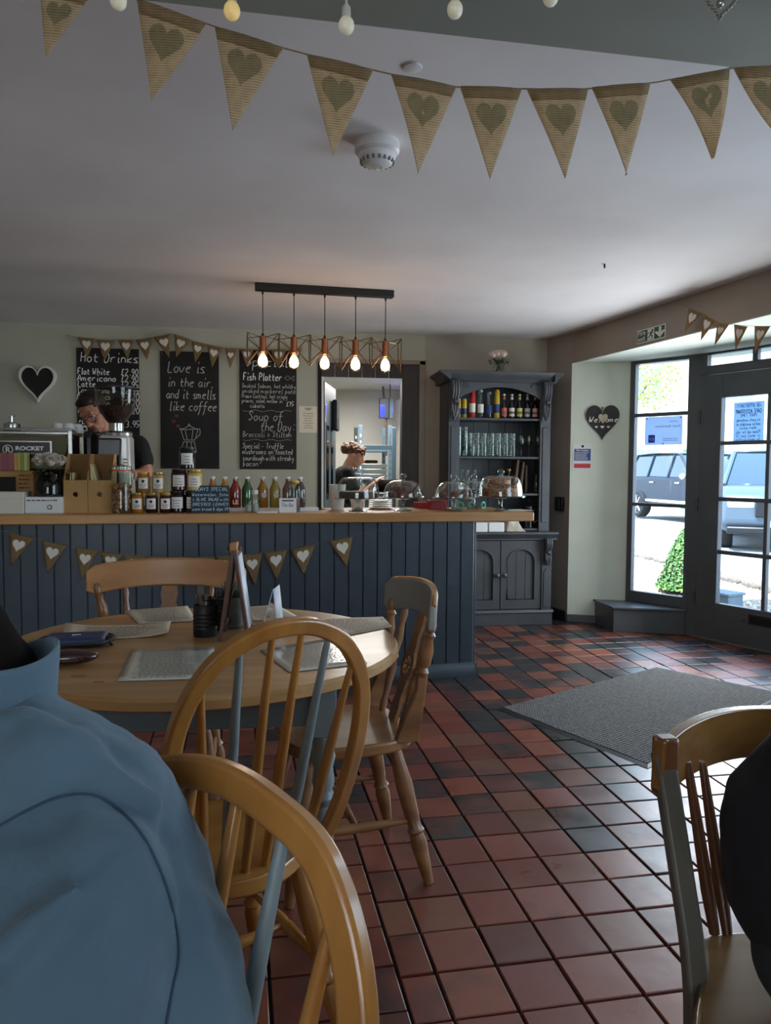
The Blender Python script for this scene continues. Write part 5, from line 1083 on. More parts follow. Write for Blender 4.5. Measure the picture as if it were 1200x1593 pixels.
# ================================================================ SIGNS NEAR THE ENTRANCE
fa, fb = Vector((2.43, 6.16, 0)), Vector((2.70, 4.385, 0)); Mf = frame2(fa, fb)
c = atP(1014, 520, fa, fb); FS = thing('fire_exit_sign', 'green Fire exit sign with a running man and an arrow above the window', 'sign', tuple(c)); FS.rotation_euler.z = math.atan2((fb - fa).y, (fb - fa).x)
wL, hL = (atP(1036, 514, fa, fb) - atP(992, 526, fa, fb)).xy.length, .094
MB().box(-wL / 2, wL / 2, -.006, -.001, -hL / 2, hL / 2).build('panel', mat('sign_cream', '#e9ead8', .4), FS, bevel=.001); MB().box(-wL / 2 + .007, wL / 2 - .007, -.0075, -.006, -hL / 2 + .007, hL / 2 - .007).build('green_field', mat('sign_green', '#125239', .4), FS)
print_text('Fire', .05, 'lettering', lab_w, FS, Matrix.Translation((-wL * .32, -.0082, .007)), sx=1.15, bold=.0006); print_text('exit', .05, 'lettering', lab_w, FS, Matrix.Translation((-wL * .32, -.0082, -.033)), sx=1.15, bold=.0006)
MB().box(-wL * .11, wL * .13, -.0084, -.0078, -.038, .038).build('pictogram_door', lab_w, FS)
k = 1.9; m = MB()
m.lathe([(0, 0), (.0075, 0)], 14, (.012 * k, -.0089, .024), axis=(0, -1, 0), sx=k)
for a, b, w_ in (((.008, .016), (.0, -.004), .011), ((.0, -.004), (.012, -.014), .007), ((.012, -.014), (.008, -.03), .006), ((.0, -.004), (-.008, -.018), .007), ((-.008, -.018), (-.022, -.020), .006), ((.008, .014), (-.012, .012), .005), ((-.012, .012), (-.018, .0), .005), ((.008, .014), (.02, .004), .005)):
    A_, B_ = Vector((a[0] * k, 0, a[1])), Vector((b[0] * k, 0, b[1])); d = (B_ - A_).normalized(); n = Vector((-d.z, 0, d.x)) * w_ / 2; y = -.0089; m.add([(A_.x + n.x * k, y, A_.z + n.z), (A_.x - n.x * k, y, A_.z - n.z), (B_.x - n.x * k, y, B_.z - n.z), (B_.x + n.x * k, y, B_.z + n.z)], [(0, 1, 2, 3)])
m.build('running_figure', mat('sign_green'), FS, smooth=False)
cx_ = wL * .33; m = MB(); m.box(cx_ - .014, cx_ + .014, -.0084, -.0078, -.01, .036); m.prism([(cx_, -.038), (cx_ + .062, .008), (cx_ + .03, .008), (cx_, -.014), (cx_ - .03, .008), (cx_ - .062, .008)], -.0084, -.0078, 'y'); m.build('arrow', lab_w, FS, smooth=False)
# reveal panel: welcome heart, small notice
ra, rb_ = Vector((2.418, 6.165, 0)), Vector((2.86, 5.985, 0)); rang = math.atan2((rb_ - ra).y, (rb_ - ra).x)
c = atP(937.5, 658, ra, rb_); WHt = thing('welcome_heart', 'black heart-shaped Welcome sign hung on the pale reveal', 'sign', tuple(c), rang)
w_ = (atP(964, 658, ra, rb_) - atP(911, 658, ra, rb_)).length; hh = atP(937, 632, ra, rb_).z - atP(937, 687, ra, rb_).z
MB().prism(heart(w_, hh, 40), -.014, -.002, 'y').build('board', mat('chalk_black', '#2c2a2d', .6), WHt, bevel=.002)
m = MB(); fit(m, 'Welcome', -w_ * .41, w_ * .43, .008, .042, .0065, y=-.0155, slant=.3); m.build('lettering', chalk_w, WHt, smooth=False)['kind'] = 'stuff'
for dx in (-.045, 0, .045): MB().prism([(x + dx * 1.05, z - .035) for x, z in heart(.024 if dx else .032, .02 if dx else .026, 14)], -.0165, -.0145, 'y').build('painted_heart', chalk_w, WHt)
q = MB().prism([(x + .004, z + .03) for x, z in heart(.075, .085, 24)], -.034, -.018, 'y').build('small_wood_heart', mat('limed_wood', '#c9bca4', .7, c2='#b8a88c', scale=14), WHt, bevel=.003)
MB().tube([(.0, -.02, .06), (-.008, -.01, .10), (-.004, -.004, .125)], .002, 5).tube([(.006, -.02, .06), (.0, -.01, .10), (-.004, -.004, .125)], .002, 5).box(-.012, .004, -.01, -.002, .118, .132).build('hanging_string', mat('jute_string'), WHt)
c = atP(906.5, 710, ra, rb_); FN = thing('fire_action_notice', 'blue and red fire action notice on the pale reveal', 'notice', tuple(c), rang)
MB().box(-.076, .076, -.004, -.002, -.105, .105).build('sheet', card_w, FN); MB().box(-.066, .066, -.0048, -.004, -.035, .062).build('blue_block', pm('notice_blue', '#2b4f92'), FN); MB().box(-.066, .066, -.0048, -.004, -.096, -.06).build('red_block', pm('notice_red', '#c23a3a'), FN)
print_text('Fire Action', .022, 'lettering', lab_w, FN, Matrix.Translation((0, -.0055, .042)), bold=.0004); MB().lathe([(0, 0), (.011, 0)], 14, (0, -.0045, .083), axis=(0, -1, 0)).build('symbol', mat('ink'), FN, smooth=False)
m = MB(); lines_of(m, -.058, .058, -.03, .036, 6, .004, 0, -.0055, 4); m.build('print', lab_w, FN, smooth=False)['kind'] = 'stuff'
# thermostat box on the taupe return
ta, tb_ = Vector((2.32, 6.5, 0)), Vector((2.43, 6.16, 0)); c = atP(873, 784, ta, tb_); o = MB().box(-.05, .05, -.03, 0, -.06, .06).box(-.02, .02, -.04, -.03, -.04, .04).build('door_bell_box', mat('black_plastic'), bevel=.004, loc=tuple(c), rotz=math.atan2((tb_ - ta).y, (tb_ - ta).x)); tag(o, 'small dark box on the brown wall beside the dresser', 'control box')
def backlit(n, c):
    m = mat(n, c, .8); q = m.node_tree; t = q.nodes.new('ShaderNodeBsdfTranslucent'); t.inputs[0].default_value = hx(c); x = q.nodes.new('ShaderNodeMixShader'); x.inputs[0].default_value = .75
    q.links.new(q.nodes['Principled BSDF'].outputs[0], x.inputs[1]); q.links.new(t.outputs[0], x.inputs[2]); q.links.new(x.outputs[0], q.nodes['Material Output'].inputs[0]); return m
# notices on the glass (read from outside, so mirrored in here)
def glass_note(name, label, px0, px1, py0, py1, A, B, col, off=.045):
    dv = (Vector((B[0] - A[0], B[1] - A[1], 0))).normalized(); nn = Vector((-dv.y, dv.x, 0)) * off; a, b = Vector((A[0], A[1], 0)) + nn, Vector((B[0], B[1], 0)) + nn
    p, q = atP(px0, (py0 + py1) / 2, a, b), atP(px1, (py0 + py1) / 2, a, b); zt, zb = atP((px0 + px1) / 2, py0, a, b).z, atP((px0 + px1) / 2, py1, a, b).z
    c = (p + q) / 2; t = thing(name, label, 'notice', (c.x, c.y, (zt + zb) / 2), math.atan2(dv.y, dv.x)); w, h = (q - p).length, zt - zb
    MB().box(-w / 2, w / 2, -.0015, .0015, -h / 2, h / 2).build('sheet', col, t); return t, w, h
MX = Matrix.Diagonal((-1, 1, 1, 1))
t, w, h = glass_note('award_notice', 'pale blue-grey card with mirrored print stuck to the side window', 1004, 1062, 648, 692, WA, WB, backlit('card_backlit', '#c3d0e6'))
print_text('Guest Apartments', .026, 'lettering', mat('ink'), t, Matrix.Translation((w * .12, -.0025, h * .12)) @ MX, sx=1.1)
m = MB(); lines_of(m, .0, w * .42, -h * .38, -h * .25, 2, .004, 0, -.0025, 3); lines_of(m, .05, w * .42, h * .28, h * .36, 1, .004, 0, -.0025, 5); m.build('print', mat('ink'), t, smooth=False)['kind'] = 'stuff'
MB().box(-w * .40, -w * .22, -.003, -.0016, -h * .42, -h * .14).build('score_badge', backlit('badge_blue', '#3a78c0'), t, bevel=.002); print_text('8.9', .034, 'score', lab_w, t, Matrix.Translation((-w * .31, -.0035, -h * .34)) @ MX, bold=.0006)
for x, z in ((-.45, .45), (.45, .45), (0, -.46)): MB().lathe([(0, 0), (.006, 0), (.006, .002)], 8, (x * w, -.0016, z * h), axis=(0, -1, 0)).build('fixing', mat('ink'), t)
t, w, h = glass_note('job_poster', 'light blue poster with mirrored handwriting in the glazed door', 1142, 1189, 625, 689, DA, DB, backlit('poster_blue', '#b8d0ea'))
for i, (s_, hh_, z) in enumerate((('JOB OPPORTUNITY:', .026, .40), ('CAFE ASSISTANT', .026, .26), ('PART TIME', .022, .17), ('to work weekends', .022, .06), ('and be available at', .022, -.04), ('short notice', .022, -.13), ('Please ask for info', .022, -.23), ('or email your CV', .022, -.32), ('to apply within', .022, -.41))):
    m = MB(); W_ = w * (.86 if i in (0, 1) else .8 if len(s_) > 12 else .55); fit(m, s_, -W_ / 2, W_ / 2, 0, hh_, .0032 if i != 1 else .005); m.v = [(-x, -.0025, zz + z * h - .01) for x, y, zz in m.v]; m.build('lettering', pm('pen_blue', '#3c5a86'), t, smooth=False)['kind'] = 'stuff'
# ================================================================ FURNITURE
oak = wood('honey_oak', '#b8803c', '#8f5a24', .28, 2, 1.6, .45); oak_x = wood('honey_oak_x', '#c08a48', '#96602c', .28, 0, 1.6, .45)
pinew = wood('worn_pine', '#98693f', '#6b4529', .4, 1, 2, .2); pine_t = wood('table_pine', '#bd925f', '#956c40', .36, 0, 1.8, .25, .08); pine_e = wood('pine_dark', '#8e5f3a', '#6a4226', .42, 2, 2, .2)
grey_w = mat('blue_grey_paint', '#7f8a8c', .4, c2='#768183', scale=8); grey_t = mat('taupe_grey_paint', '#85807a', .45, c2='#7c7771', scale=6); brass = mat('brass', '#a78545', .3, .9)
LEG = [(0, .013), (.06, .016), (.18, .02), (.3, .024), (.36, .019), (.38, .025), (.41, .018), (.5, .021), (.72, .025), (.86, .02), (1, .016)]
def leg_prof(rev=1, k=1.0): return [(t, r * k) for t, r in LEG]
def H_stretch(t, feet, tops, mt, z=.2, cross=True):
    q = lambda i: Vector(feet[i]).lerp(Vector(tops[i]), z / .44)
    pr_ = [(0, .008), (.2, .011), (.45, .016), (.5, .013), (.55, .016), (.8, .011), (1, .008)]
    MB().turned(q(0), q(2), pr_, 10).build('stretcher', mt, t); MB().turned(q(1), q(3), pr_, 10).build('stretcher', mt, t)
    if cross: MB().turned((q(0) + q(2)) / 2, (q(1) + q(3)) / 2, pr_, 10).build('stretcher', mt, t)
def windsor(label, loc, rz, grp, top=.97):
    t = thing('windsor_chair', label, 'chair', loc, rz, grp)
    ol = []
    for k in range(36):
        a = 2 * PI * k / 36; r_ = 1 + .06 * math.cos(2 * a); x, y = .215 * math.cos(a) * r_, .2 * math.sin(a); 
        ol.append((x * (1 - .12 * (y > 0) * y / .2), y))
    MB().grid(lambda u, v: Vector((ol[int(round(u * 36)) % 36][0] * v, ol[int(round(u * 36)) % 36][1] * v, .445 - .014 * math.cos(PI / 2 * min(1, v * 1.05)) * (1 if v < .9 else .6))), 36, 8, closed_u=True).prism(ol, .405, .4448, 'z').build('seat', oak_x, t, bevel=.006, angle=55)
    hp = [(-.15, .165, .43), (-.19, .20, .55), (-.212, .235, .70), (-.200, .262, .82), (-.15, .282, .91), (-.075, .294, top - .012), (0, .298, top), (.075, .294, top - .012), (.15, .282, .91), (.200, .262, .82), (.212, .235, .70), (.19, .20, .55), (.15, .165, .43)]
    H_ = catmull(hp, 7)
    m = MB(); n = len(H_); vs = []
    for i, p in enumerate(H_):
        tn = (H_[min(i + 1, n - 1)] - H_[max(i - 1, 0)]).normalized(); fw = Vector((0, -1, .22)).normalized(); fw = (fw - tn * fw.dot(tn)).normalized(); sd = tn.cross(fw)
        for a, b in ((.5, .5), (-.5, .5), (-.5, -.5), (.5, -.5)): vs.append(p + sd * a * .034 + fw * b * .024)
    m.add(vs, [(i * 4 + k, i * 4 + (k + 1) % 4, i * 4 + 4 + (k + 1) % 4, i * 4 + 4 + k) for i in range(n - 1) for k in range(4)] + [(3, 2, 1, 0), tuple(4 * (n - 1) + k for k in range(4))])
    m.build('hoop', oak, t, bevel=.006, seg=3, angle=50)
    for i, x in enumerate((-.125, -.075, -.025, .025, .075, .125)):
        tx = x * 1.32; best = min((p for p in H_ if p.z > .8), key=lambda p: abs(p.x - tx)); pb = Vector((x * .92, .165, .436))
        MB().turned(pb, best - Vector((0, 0, .01)), [(0, .009), (.12, .0105), (.35, .0125), (.6, .0105), (1, .0065)], 10).build('spindle', grey_w if i in (1, 4) else oak, t, label='blue-grey painted spindle' if i in (1, 4) else None)
    feet = [(-.2, -.2, 0), (.2, -.2, 0), (-.19, .23, 0), (.19, .23, 0)]; tops = [(-.14, -.13, .41), (.14, -.13, .41), (-.12, .13, .41), (.12, .13, .41)]
    for f_, p in zip(feet, tops): MB().turned(f_, p, leg_prof(), 12).build('leg', oak, t)
    H_stretch(t, feet, tops, oak); return t
windsor('honey oak hoop-back chair with two grey spindles, tucked against the table', (-.13, 1.72, 0), R(-150), 'hoop-back chairs')
windsor('honey oak hoop-back chair behind the man in blue, nearest the camera', (-.255, .565, 0), R(-40), 'hoop-back chairs', top=.955)

def farmhouse(label, loc, rz, W_, rail_m, wood_m, grp, top=.90, splat_wheel=True, seat_w=.21, rail_h=.105, curve=.05, edge=None):
    t = thing('farmhouse_chair', label, 'chair', loc, rz, grp)
    sw = seat_w; ol = []
    for k in range(40):
        a = 2 * PI * k / 40; c_, s2 = math.cos(a), math.sin(a); e = .55; x = sw * abs(c_) ** e * (1 if c_ > 0 else -1); y = .205 * abs(s2) ** e * (1 if s2 > 0 else -1); ol.append((x * (1 - .08 * max(0, y) / .2), y))
    MB().prism(ol, .415, .452, 'z').build('seat', wood_m, t, bevel=.008, seg=3, angle=55)
    hw = W_ / 2; yb = .275; n = 22; vs = []
    def rail_at(u):
        x = -hw + W_ * u; e = abs(2 * u - 1); y = yb - curve * e ** 2 * (W_ / .42); zt = top - .022 * e ** 2 - (.02 * max(0, (e - .86) / .14) ** 2); zb = top - rail_h + .002 - (.012 * (1 - e ** 2)) * -1 + (.022 * max(0, (e - .86) / .14) ** 2) - .02 * e ** 3
        return x, y, zt, zb
    for i in range(n):
        x, y, zt, zb = rail_at(i / (n - 1)); vs += [(x, y - .012, zb), (x, y + .012, zb), (x, y + .018, zt), (x, y - .006, zt)]
    m = MB(); m.add(vs, [(i * 4 + k, i * 4 + (k + 1) % 4, i * 4 + 4 + (k + 1) % 4, i * 4 + 4 + k) for i in range(n - 1) for k in range(4)] + [(3, 2, 1, 0), tuple(4 * (n - 1) + k for k in range(4))])
    r_ = m.build('top_rail', rail_m, t, bevel=.007, seg=3, angle=50)
    if edge:
        P = [Vector((x, y + .008, zt - .001)) for x, y, zt, zb in (rail_at(i / (n - 1)) for i in range(n))]; MB().tube(P, .0075, 6).build('worn_edge', edge, r_)
    for s_ in (-1, 1):
        x0 = s_ * (hw - .035); e = (hw - .035) / hw; yt = yb - curve * e * e * (W_ / .42); zr = top - rail_h + .012
        bx = s_ * min(sw - .035, hw - .035); zm = .60; xm, ym = bx + (x0 - bx) * .5, .175 + (yt - .175) * .5
        MB().prism([(.115, .44), (.195, .44), (ym + .02, zm + .05), (ym - .014, zm + .05), (ym - .018, zm)], -.013, .013, 'x', M=Matrix.Translation((bx + (xm - bx) * .3, 0, 0))).build('back_post', wood_m, t, bevel=.005)
        MB().turned((xm, ym, zm + .04), (x0, yt, zr + .02), [(0, .014), (.08, .019), (.16, .012), (.22, .019), (.45, .022), (.66, .014), (.72, .02), (.78, .013), (.9, .018), (1, .013)], 12).build('turned_post', wood_m, t)
        xs0, xs1 = s_ * .105 * W_ / .42, s_ * .115 * W_ / .42; e = abs(xs1) / hw
        MB().turned((xs0 * .9, .165, .45), (xs1, yb - curve * e * e * (W_ / .42), zr), [(0, .009), (.08, .013), (.14, .009), (.3, .013), (.42, .017), (.5, .010), (.53, .015), (.56, .010), (.7, .015), (.85, .009), (.93, .013), (1, .009)], 12).build('spindle', wood_m, t)
    zr = top - rail_h + .012; m = MB(); sp_ = [(-.03, .45), (.03, .45), (.034, .5), (.026, .53), (.045, .58), (.052, .63), (.045, .68), (.026, .725), (.034, .76), (.028, zr), (-.028, zr), (-.034, .76), (-.026, .725), (-.045, .68), (-.052, .63), (-.045, .58), (-.026, .53), (-.034, .5)]
    sh = Matrix(((1, 0, 0, 0), (0, 1, (yb - .17) / (zr - .45), .17 - .45 * (yb - .17) / (zr - .45)), (0, 0, 1, 0), (0, 0, 0, 1)))
    if splat_wheel:
        nn = 24; hole = [(.03 * math.cos(2 * PI * k / nn), .63 + .03 * math.sin(2 * PI * k / nn)) for k in range(nn)]; ring = [(.052 * math.cos(2 * PI * k / nn), .63 + .052 * math.sin(2 * PI * k / nn)) for k in range(nn)]
        for k in range(nn): m.prism([hole[k], hole[(k + 1) % nn], ring[(k + 1) % nn], ring[k]], -.006, .006, 'y', M=sh)
        m.prism([(-.03, .45), (.03, .45), (.034, .5), (.026, .53), (.036, .585), (0, .58), (-.036, .585), (-.026, .53), (-.034, .5)], -.006, .006, 'y', M=sh)
        m.prism([(-.028, zr), (.028, zr), (.034, .76), (.026, .725), (.036, .675), (0, .68), (-.036, .675), (-.026, .725), (-.034, .76)][::-1], -.006, .006, 'y', M=sh)
        for k in range(4): a = k * PI / 4; m.tube([sh @ Vector((.03 * math.cos(a), 0, .63 + .03 * math.sin(a))), sh @ Vector((-.03 * math.cos(a), 0, .63 - .03 * math.sin(a)))], .0035, 6)
    else: m.prism(sp_, -.006, .006, 'y', M=sh)
    m.build('splat', wood_m, t, angle=35)
    feet = [(-sw, -.21, 0), (sw, -.21, 0), (-sw + .005, .225, 0), (sw - .005, .225, 0)]; tops = [(-sw + .06, -.14, .42), (sw - .06, -.14, .42), (-sw + .07, .13, .42), (sw - .07, .13, .42)]
    for f_, p in zip(feet, tops): MB().turned(f_, p, leg_prof(k=1.1), 12).build('leg', wood_m, t)
    H_stretch(t, feet, tops, wood_m); return t
farmhouse('pine farmhouse chair with grey painted top rail, right of the round table', (.205, 2.43, 0), R(-80.5), .455, grey_t, pinew, 'farmhouse chairs at the round table', .905, edge=oak, rail_h=.12, curve=.055)
farmhouse('wide-backed pine farmhouse chair on the far side of the round table', (-.435, 2.935, 0), R(0), .62, wood('pine_rail', '#b98352', '#9a683c', .4, 0, 1.5, .2), pinew, 'farmhouse chairs at the round table', .905, splat_wheel=False, rail_h=.125, curve=.045, seat_w=.22)

# round table
TC = Vector((-.22, 2.345, 0)); RT = .585
tb_ = thing('round_table', 'round pine table on blue-grey painted turned legs', 'table', tuple(TC))
MB().lathe([(RT - .02, .712), (RT, .722), (RT, .742), (RT - .008, .75), (0, .75)], 72).build('table_top', pine_t, tb_, angle=35)
MB().box(-.36, .36, -.36, -.335, .60, .712).box(-.36, .36, .335, .36, .60, .712).box(-.36, -.335, -.335, .335, .60, .712).box(.335, .36, -.335, .335, .60, .712).build('apron', mat('apron_grey', '#5a6468', .45), tb_, bevel=.003)
for sx in (-1, 1):
    for sy in (-1, 1):
        x, y = sx * .34, sy * .335
        g = MB().box(x - .032, x + .032, y - .032, y + .032, .57, .712).lathe([(.018, 0), (.024, .02), (.02, .04), (.026, .06), (.021, .09), (.028, .30), (.031, .36), (.024, .38), (.032, .4), (.024, .42), (.03, .44), (.026, .48), (.033, .51), (.026, .53), (.032, .555), (.032, .57)], 16, (x, y, 0))
        g.build('leg', grey_w, tb_, bevel=.002)
m = MB()
for x, y, r_ in ((-.27, -.36, .022), (-.21, -.42, .015), (.3, .2, .014)): m.lathe([(r_, .7495), (r_ * .9, .7508), (0, .7509)], 14, (x, y, 0), sy=.6)
m.build('knots', mat('knot_brown', '#8f6038', .45), tb_, smooth=False)

# menus lying on the table
lam = mat('laminated_menu', '#cfccc0', .18, c2='#c6c2b4', scale=5, coat=.6); lam2 = mat('cream_menu', '#d2c8b4', .5, c2='#c7bca6', scale=5); ink_g = mat('menu_ink', '#6a665e', .6)
def menu(label, q, mt, seed, curl=0, z=.7515):
    P = [atZ(x, y, z) for x, y in q]; c = sum(P, Vector()) / 4; t = thing('menu_sheet', label, 'menu', tuple(c), 0, 'menus on the round table'); P = [p - c for p in P]
    def f(u, v, k=0): p = P[0].lerp(P[3], u).lerp(P[1].lerp(P[2], u), v); return p + Vector((0, 0, .0008 + k + curl * (abs(u - .5) * 2) ** 3))
    MB().grid(f, 13, 9).build('sheet', mt, t, solid=.0012)
    rr = random.Random(seed); m = MB()
    for i in range(16):
        v = .06 + .88 * i / 16; u = .12 + rr.random() * .1; e = .9 - rr.random() * .22
        while u < e:
            L = .02 + .05 * rr.random(); a, b, c2, d = f(u, v, .0016), f(min(u + L, e), v, .0016), f(min(u + L, e), v + .018, .0016), f(u, v + .018, .0016); m.add([a, b, c2, d], [(0, 1, 2, 3)]); u += L + .018
    m.build('print', ink_g, t, smooth=False)['kind'] = 'stuff'
menu('glossy laminated menu at the front of the round table', [(183, 1060), (205, 1010), (334, 1007), (330, 1056)], lam, 1)
menu('long cream menu with curled ends behind the blue pouch', [(96, 998), (103, 975), (266, 972), (262, 990)], lam2, 2, .012)
menu('cream menu at the back left of the round table', [(216, 971), (195, 950), (292, 943), (306, 966)], lam2, 3)
menu('glossy laminated menu seen through the hoop-back chair', [(450, 1046), (405, 1012), (532, 990), (572, 1032)], lam, 4)
menu('cream menu overhanging the right edge of the round table', [(546, 988), (466, 964), (596, 960), (610, 975)], lam2, 5)
menu('cream menu half hidden behind the wooden menu stand', [(392, 966), (372, 946), (430, 941), (470, 963)], lam2, 6)

TZ = .7505
# folding wooden menu stand
fx = (atZ(345, 998, TZ), atZ(383, 997, TZ), atZ(392, 978, TZ)); pk = wood('stand_wood', '#5f3626', '#43241a', .4, 2, 3)
base = (fx[0] + fx[1]) / 2; yv = Vector((.04, 1, 0)).normalized(); xv = Vector((1, -.04, 0)); ww = .155; hS = .275
MSt = thing('menu_stand', 'dark wooden A-frame menu stand with a white menu clipped on', 'menu stand', tuple(base)); MSt.rotation_euler.z = math.atan2(xv.y, xv.x)
for s_ in (-1, 1):
    for y in (0, ww):
        MB().tube([(s_ * .042, y, 0), (s_ * .003, y, hS)], 1, sq=(.011, .009)).build('leg', pk, MSt, bevel=.0015)
    MB().tube([(s_ * .036, 0, .04), (s_ * .036, ww, .04)], 1, sq=(.008, .012)).tube([(s_ * .006, 0, hS - .015), (s_ * .006, ww, hS - .015)], 1, sq=(.008, .02)).build('cross_rail', pk, MSt)
def st_(s_, z, o=0): return s_ * (.042 - .039 * z / hS + o)
MB().quad((st_(1, .03, .006), .012, .03), (st_(1, .03, .006), ww - .012, .03), (st_(1, hS - .02, .006), ww - .012, hS - .02), (st_(1, hS - .02, .006), .012, hS - .02)).build('menu_card', mat('menu_white', '#d5d8dc', .5, c2='#c3c8d0', scale=30), MSt, solid=.002)
MB().quad((st_(-1, .03, .004), .008, .03), (st_(-1, .03, .004), ww - .008, .03), (st_(-1, hS - .02, .004), ww - .008, hS - .02), (st_(-1, hS - .02, .004), .008, hS - .02)).build('back_panel', pk, MSt, solid=.004)
MB().box(-.012, .012, -.004, .05, hS - .01, hS + .022).build('clip', oak, MSt, bevel=.003); MB().tube([(-.02, .01, hS + .0), (0, .02, hS + .03), (.02, .01, hS - .002)], .004, 6).build('clip_spring', pk, MSt)
# clear acrylic sign
p = atZ(406, 985, TZ); AS = thing('acrylic_sign', 'small clear acrylic tent card right of the wooden menu stand', 'table sign', tuple(p)); d = atZ(434, 976, TZ) - p; AS.rotation_euler.z = 0
ac = glass('acrylic', '#eef2ff', 1.6)
a0, a1, tp = Vector((0, 0, 0)), Vector((.052, .03, 0)), Vector((.038, .022, .135)); w_ = Vector((.02, .1, 0))
MB().quad(a0, a0 + w_, tp + w_, tp).quad(a1, a1 + w_, tp + w_, tp).quad(a0, a0 + w_, a1 + w_, a1).build('acrylic_sleeve', ac, AS, solid=.002, smooth=False)
e1 = (a1 - a0) * .012; MB().quad(a1 + e1 + (tp - a1) * .05, a1 + w_ + e1 + (tp - a1) * .05, tp + w_ + e1, tp + e1).build('insert_card', mat('menu_white'), AS, solid=.001)
MB().tube([a0, tp, a1], .0018, 5).build('polished_edge', mat('acrylic_edge', '#cdd2ea', .2), AS)
# tins with cutlery and condiments
tin = mat('tin_charcoal', '#26282a', .45, .3)
for i, (px, py) in enumerate(((318, 996), (340, 985))):
    p = atZ(px, py - 4, TZ) + Vector((0, .03, 0)); t = thing('cutlery_tin', ('ribbed black tin of cutlery in the middle of the round table', 'second black tin just behind the ribbed cutlery tin')[i], 'tin', tuple(p), 0, 'black tins on the round table')
    pr_ = [(.0345, 0), (.036, .003)]
    for k in range(5): z = .025 + k * .012; pr_ += [(.036, z - .004), (.0375, z), (.036, z + .004)]
    pr_ += [(.036, .098), (.038, .1), (.035, .1), (.033, .01), (0, .01)]
    MB().lathe(pr_, 24).build('tin', tin, t)
    if i == 0:
        MB().box(-.024, -.002, -.004, .004, .012, .16).build('wooden_tab', mat('tab_grey', '#6f6a60', .7), t, bevel=.002)
        MB().lathe([(.012, .012), (.015, .03), (.015, .1), (.011, .112), (.015, .116), (.015, .128), (0, .13)], 12, (.006, -.014, 0)).build('salt_pot', mat('steel_dark'), t)
        MB().lathe([(.01, .012), (.01, .11), (.013, .114), (.0, .122)], 10, (.022, .005, 0)).build('pepper_pot', tin, t)
        for x, y in ((-.024, -.016), (-.028, -.005)): MB().tube([(x * .4, y, .012), (x, y, .13)], .0028, 6).build('knife', chrome, t)
    else:
        for x, y in ((-.01, .0), (.012, .01), (.0, -.014)): MB().tube([(x * .4, y, .012), (x, y, .125)], .004, 6).build('knife', steel_d, t)
# succulent
p = atZ(358, 978, TZ) + Vector((.0, .035, 0)); t = thing('potted_succulent', 'grey weathered pot of dark succulent behind the menu stand', 'potted plant', tuple(p))
MB().lathe([(.036, 0), (.04, .004), (.047, .095), (.049, .1), (.044, .1), (.04, .085), (0, .085)], 24).build('pot', mat('weathered_pot', '#7d837c', .8, c2='#565d54', scale=14, bump=.2), t)
m = MB(); rr = random.Random(4)
for k in range(26):
    a = k * 2.4; e = .25 + .75 * (1 - k / 26); d = Vector((math.cos(a) * e, math.sin(a) * e, 1.25 - e * .7)).normalized(); L = .05 + .035 * rr.random(); s_ = d.cross(Vector((0, 0, 1))).normalized(); b = Vector((0, 0, .085)); n_ = d.cross(s_)
    m.add([b, b + d * L * .5 + s_ * .011 + n_ * .003, b + d * L, b + d * L * .5 - s_ * .011 + n_ * .003, b + d * L * .5 - n_ * .006], [(0, 1, 4), (1, 2, 4), (2, 3, 4), (3, 0, 4), (0, 3, 2, 1)])
m.build('leaves', mat('succulent', '#3d4a3c', .5, c2='#5c6a58', scale=20), t, smooth=False)
# pouch and glasses case
p = atZ(118, 1004, TZ); t = thing('blue_pouch', 'navy blue zipped pouch with black piping on the table edge', 'pouch', tuple(p), R(4))
MB().box(-.085, .085, -.05, .06, .002, .03).build('pouch_body', mat('navy_fabric', '#24345e', .5, c2='#1d2b50', scale=40), t, bevel=.013, seg=4)
MB().tube(catmull([(-.085, -.05, .016), (.08, -.052, .016), (.087, .055, .016), (-.08, .062, .016)], 5, True), .006, 8, closed=True).build('piping', mat('black_piping', '#111114', .5), t)
MB().tube([(.088, -.0, .016), (.1, -.02, .012), (.104, -.04, .007)], .0045, 6).box(.07, .1, .0, .02, .006, .024).build('zip_pull', mat('black_piping'), t)
MB().tube([(-.01, -.0, .0305), (.004, .004, .0308), (.014, .001, .0305)], .0014, 5).build('stitched_mark', lab_w, t)
p = atZ(112, 1034, TZ); t = thing('glasses_case', 'dark brown leather glasses case in front of the navy pouch', 'glasses case', tuple(p + Vector((-.01, .0, 0))), R(6))
MB().ball((0, 0, .021), .03, 24, 12, sx=2.6, sy=1.05, sz=.68).build('case', mat('brown_leather', '#2b1713', .25, c2='#371f19', scale=30, coat=.4), t); MB().tube([(-.06, -.026, .017), (0, -.031, .016), (.03, -.029, .017)], .0012, 5).build('seam', steel, t)

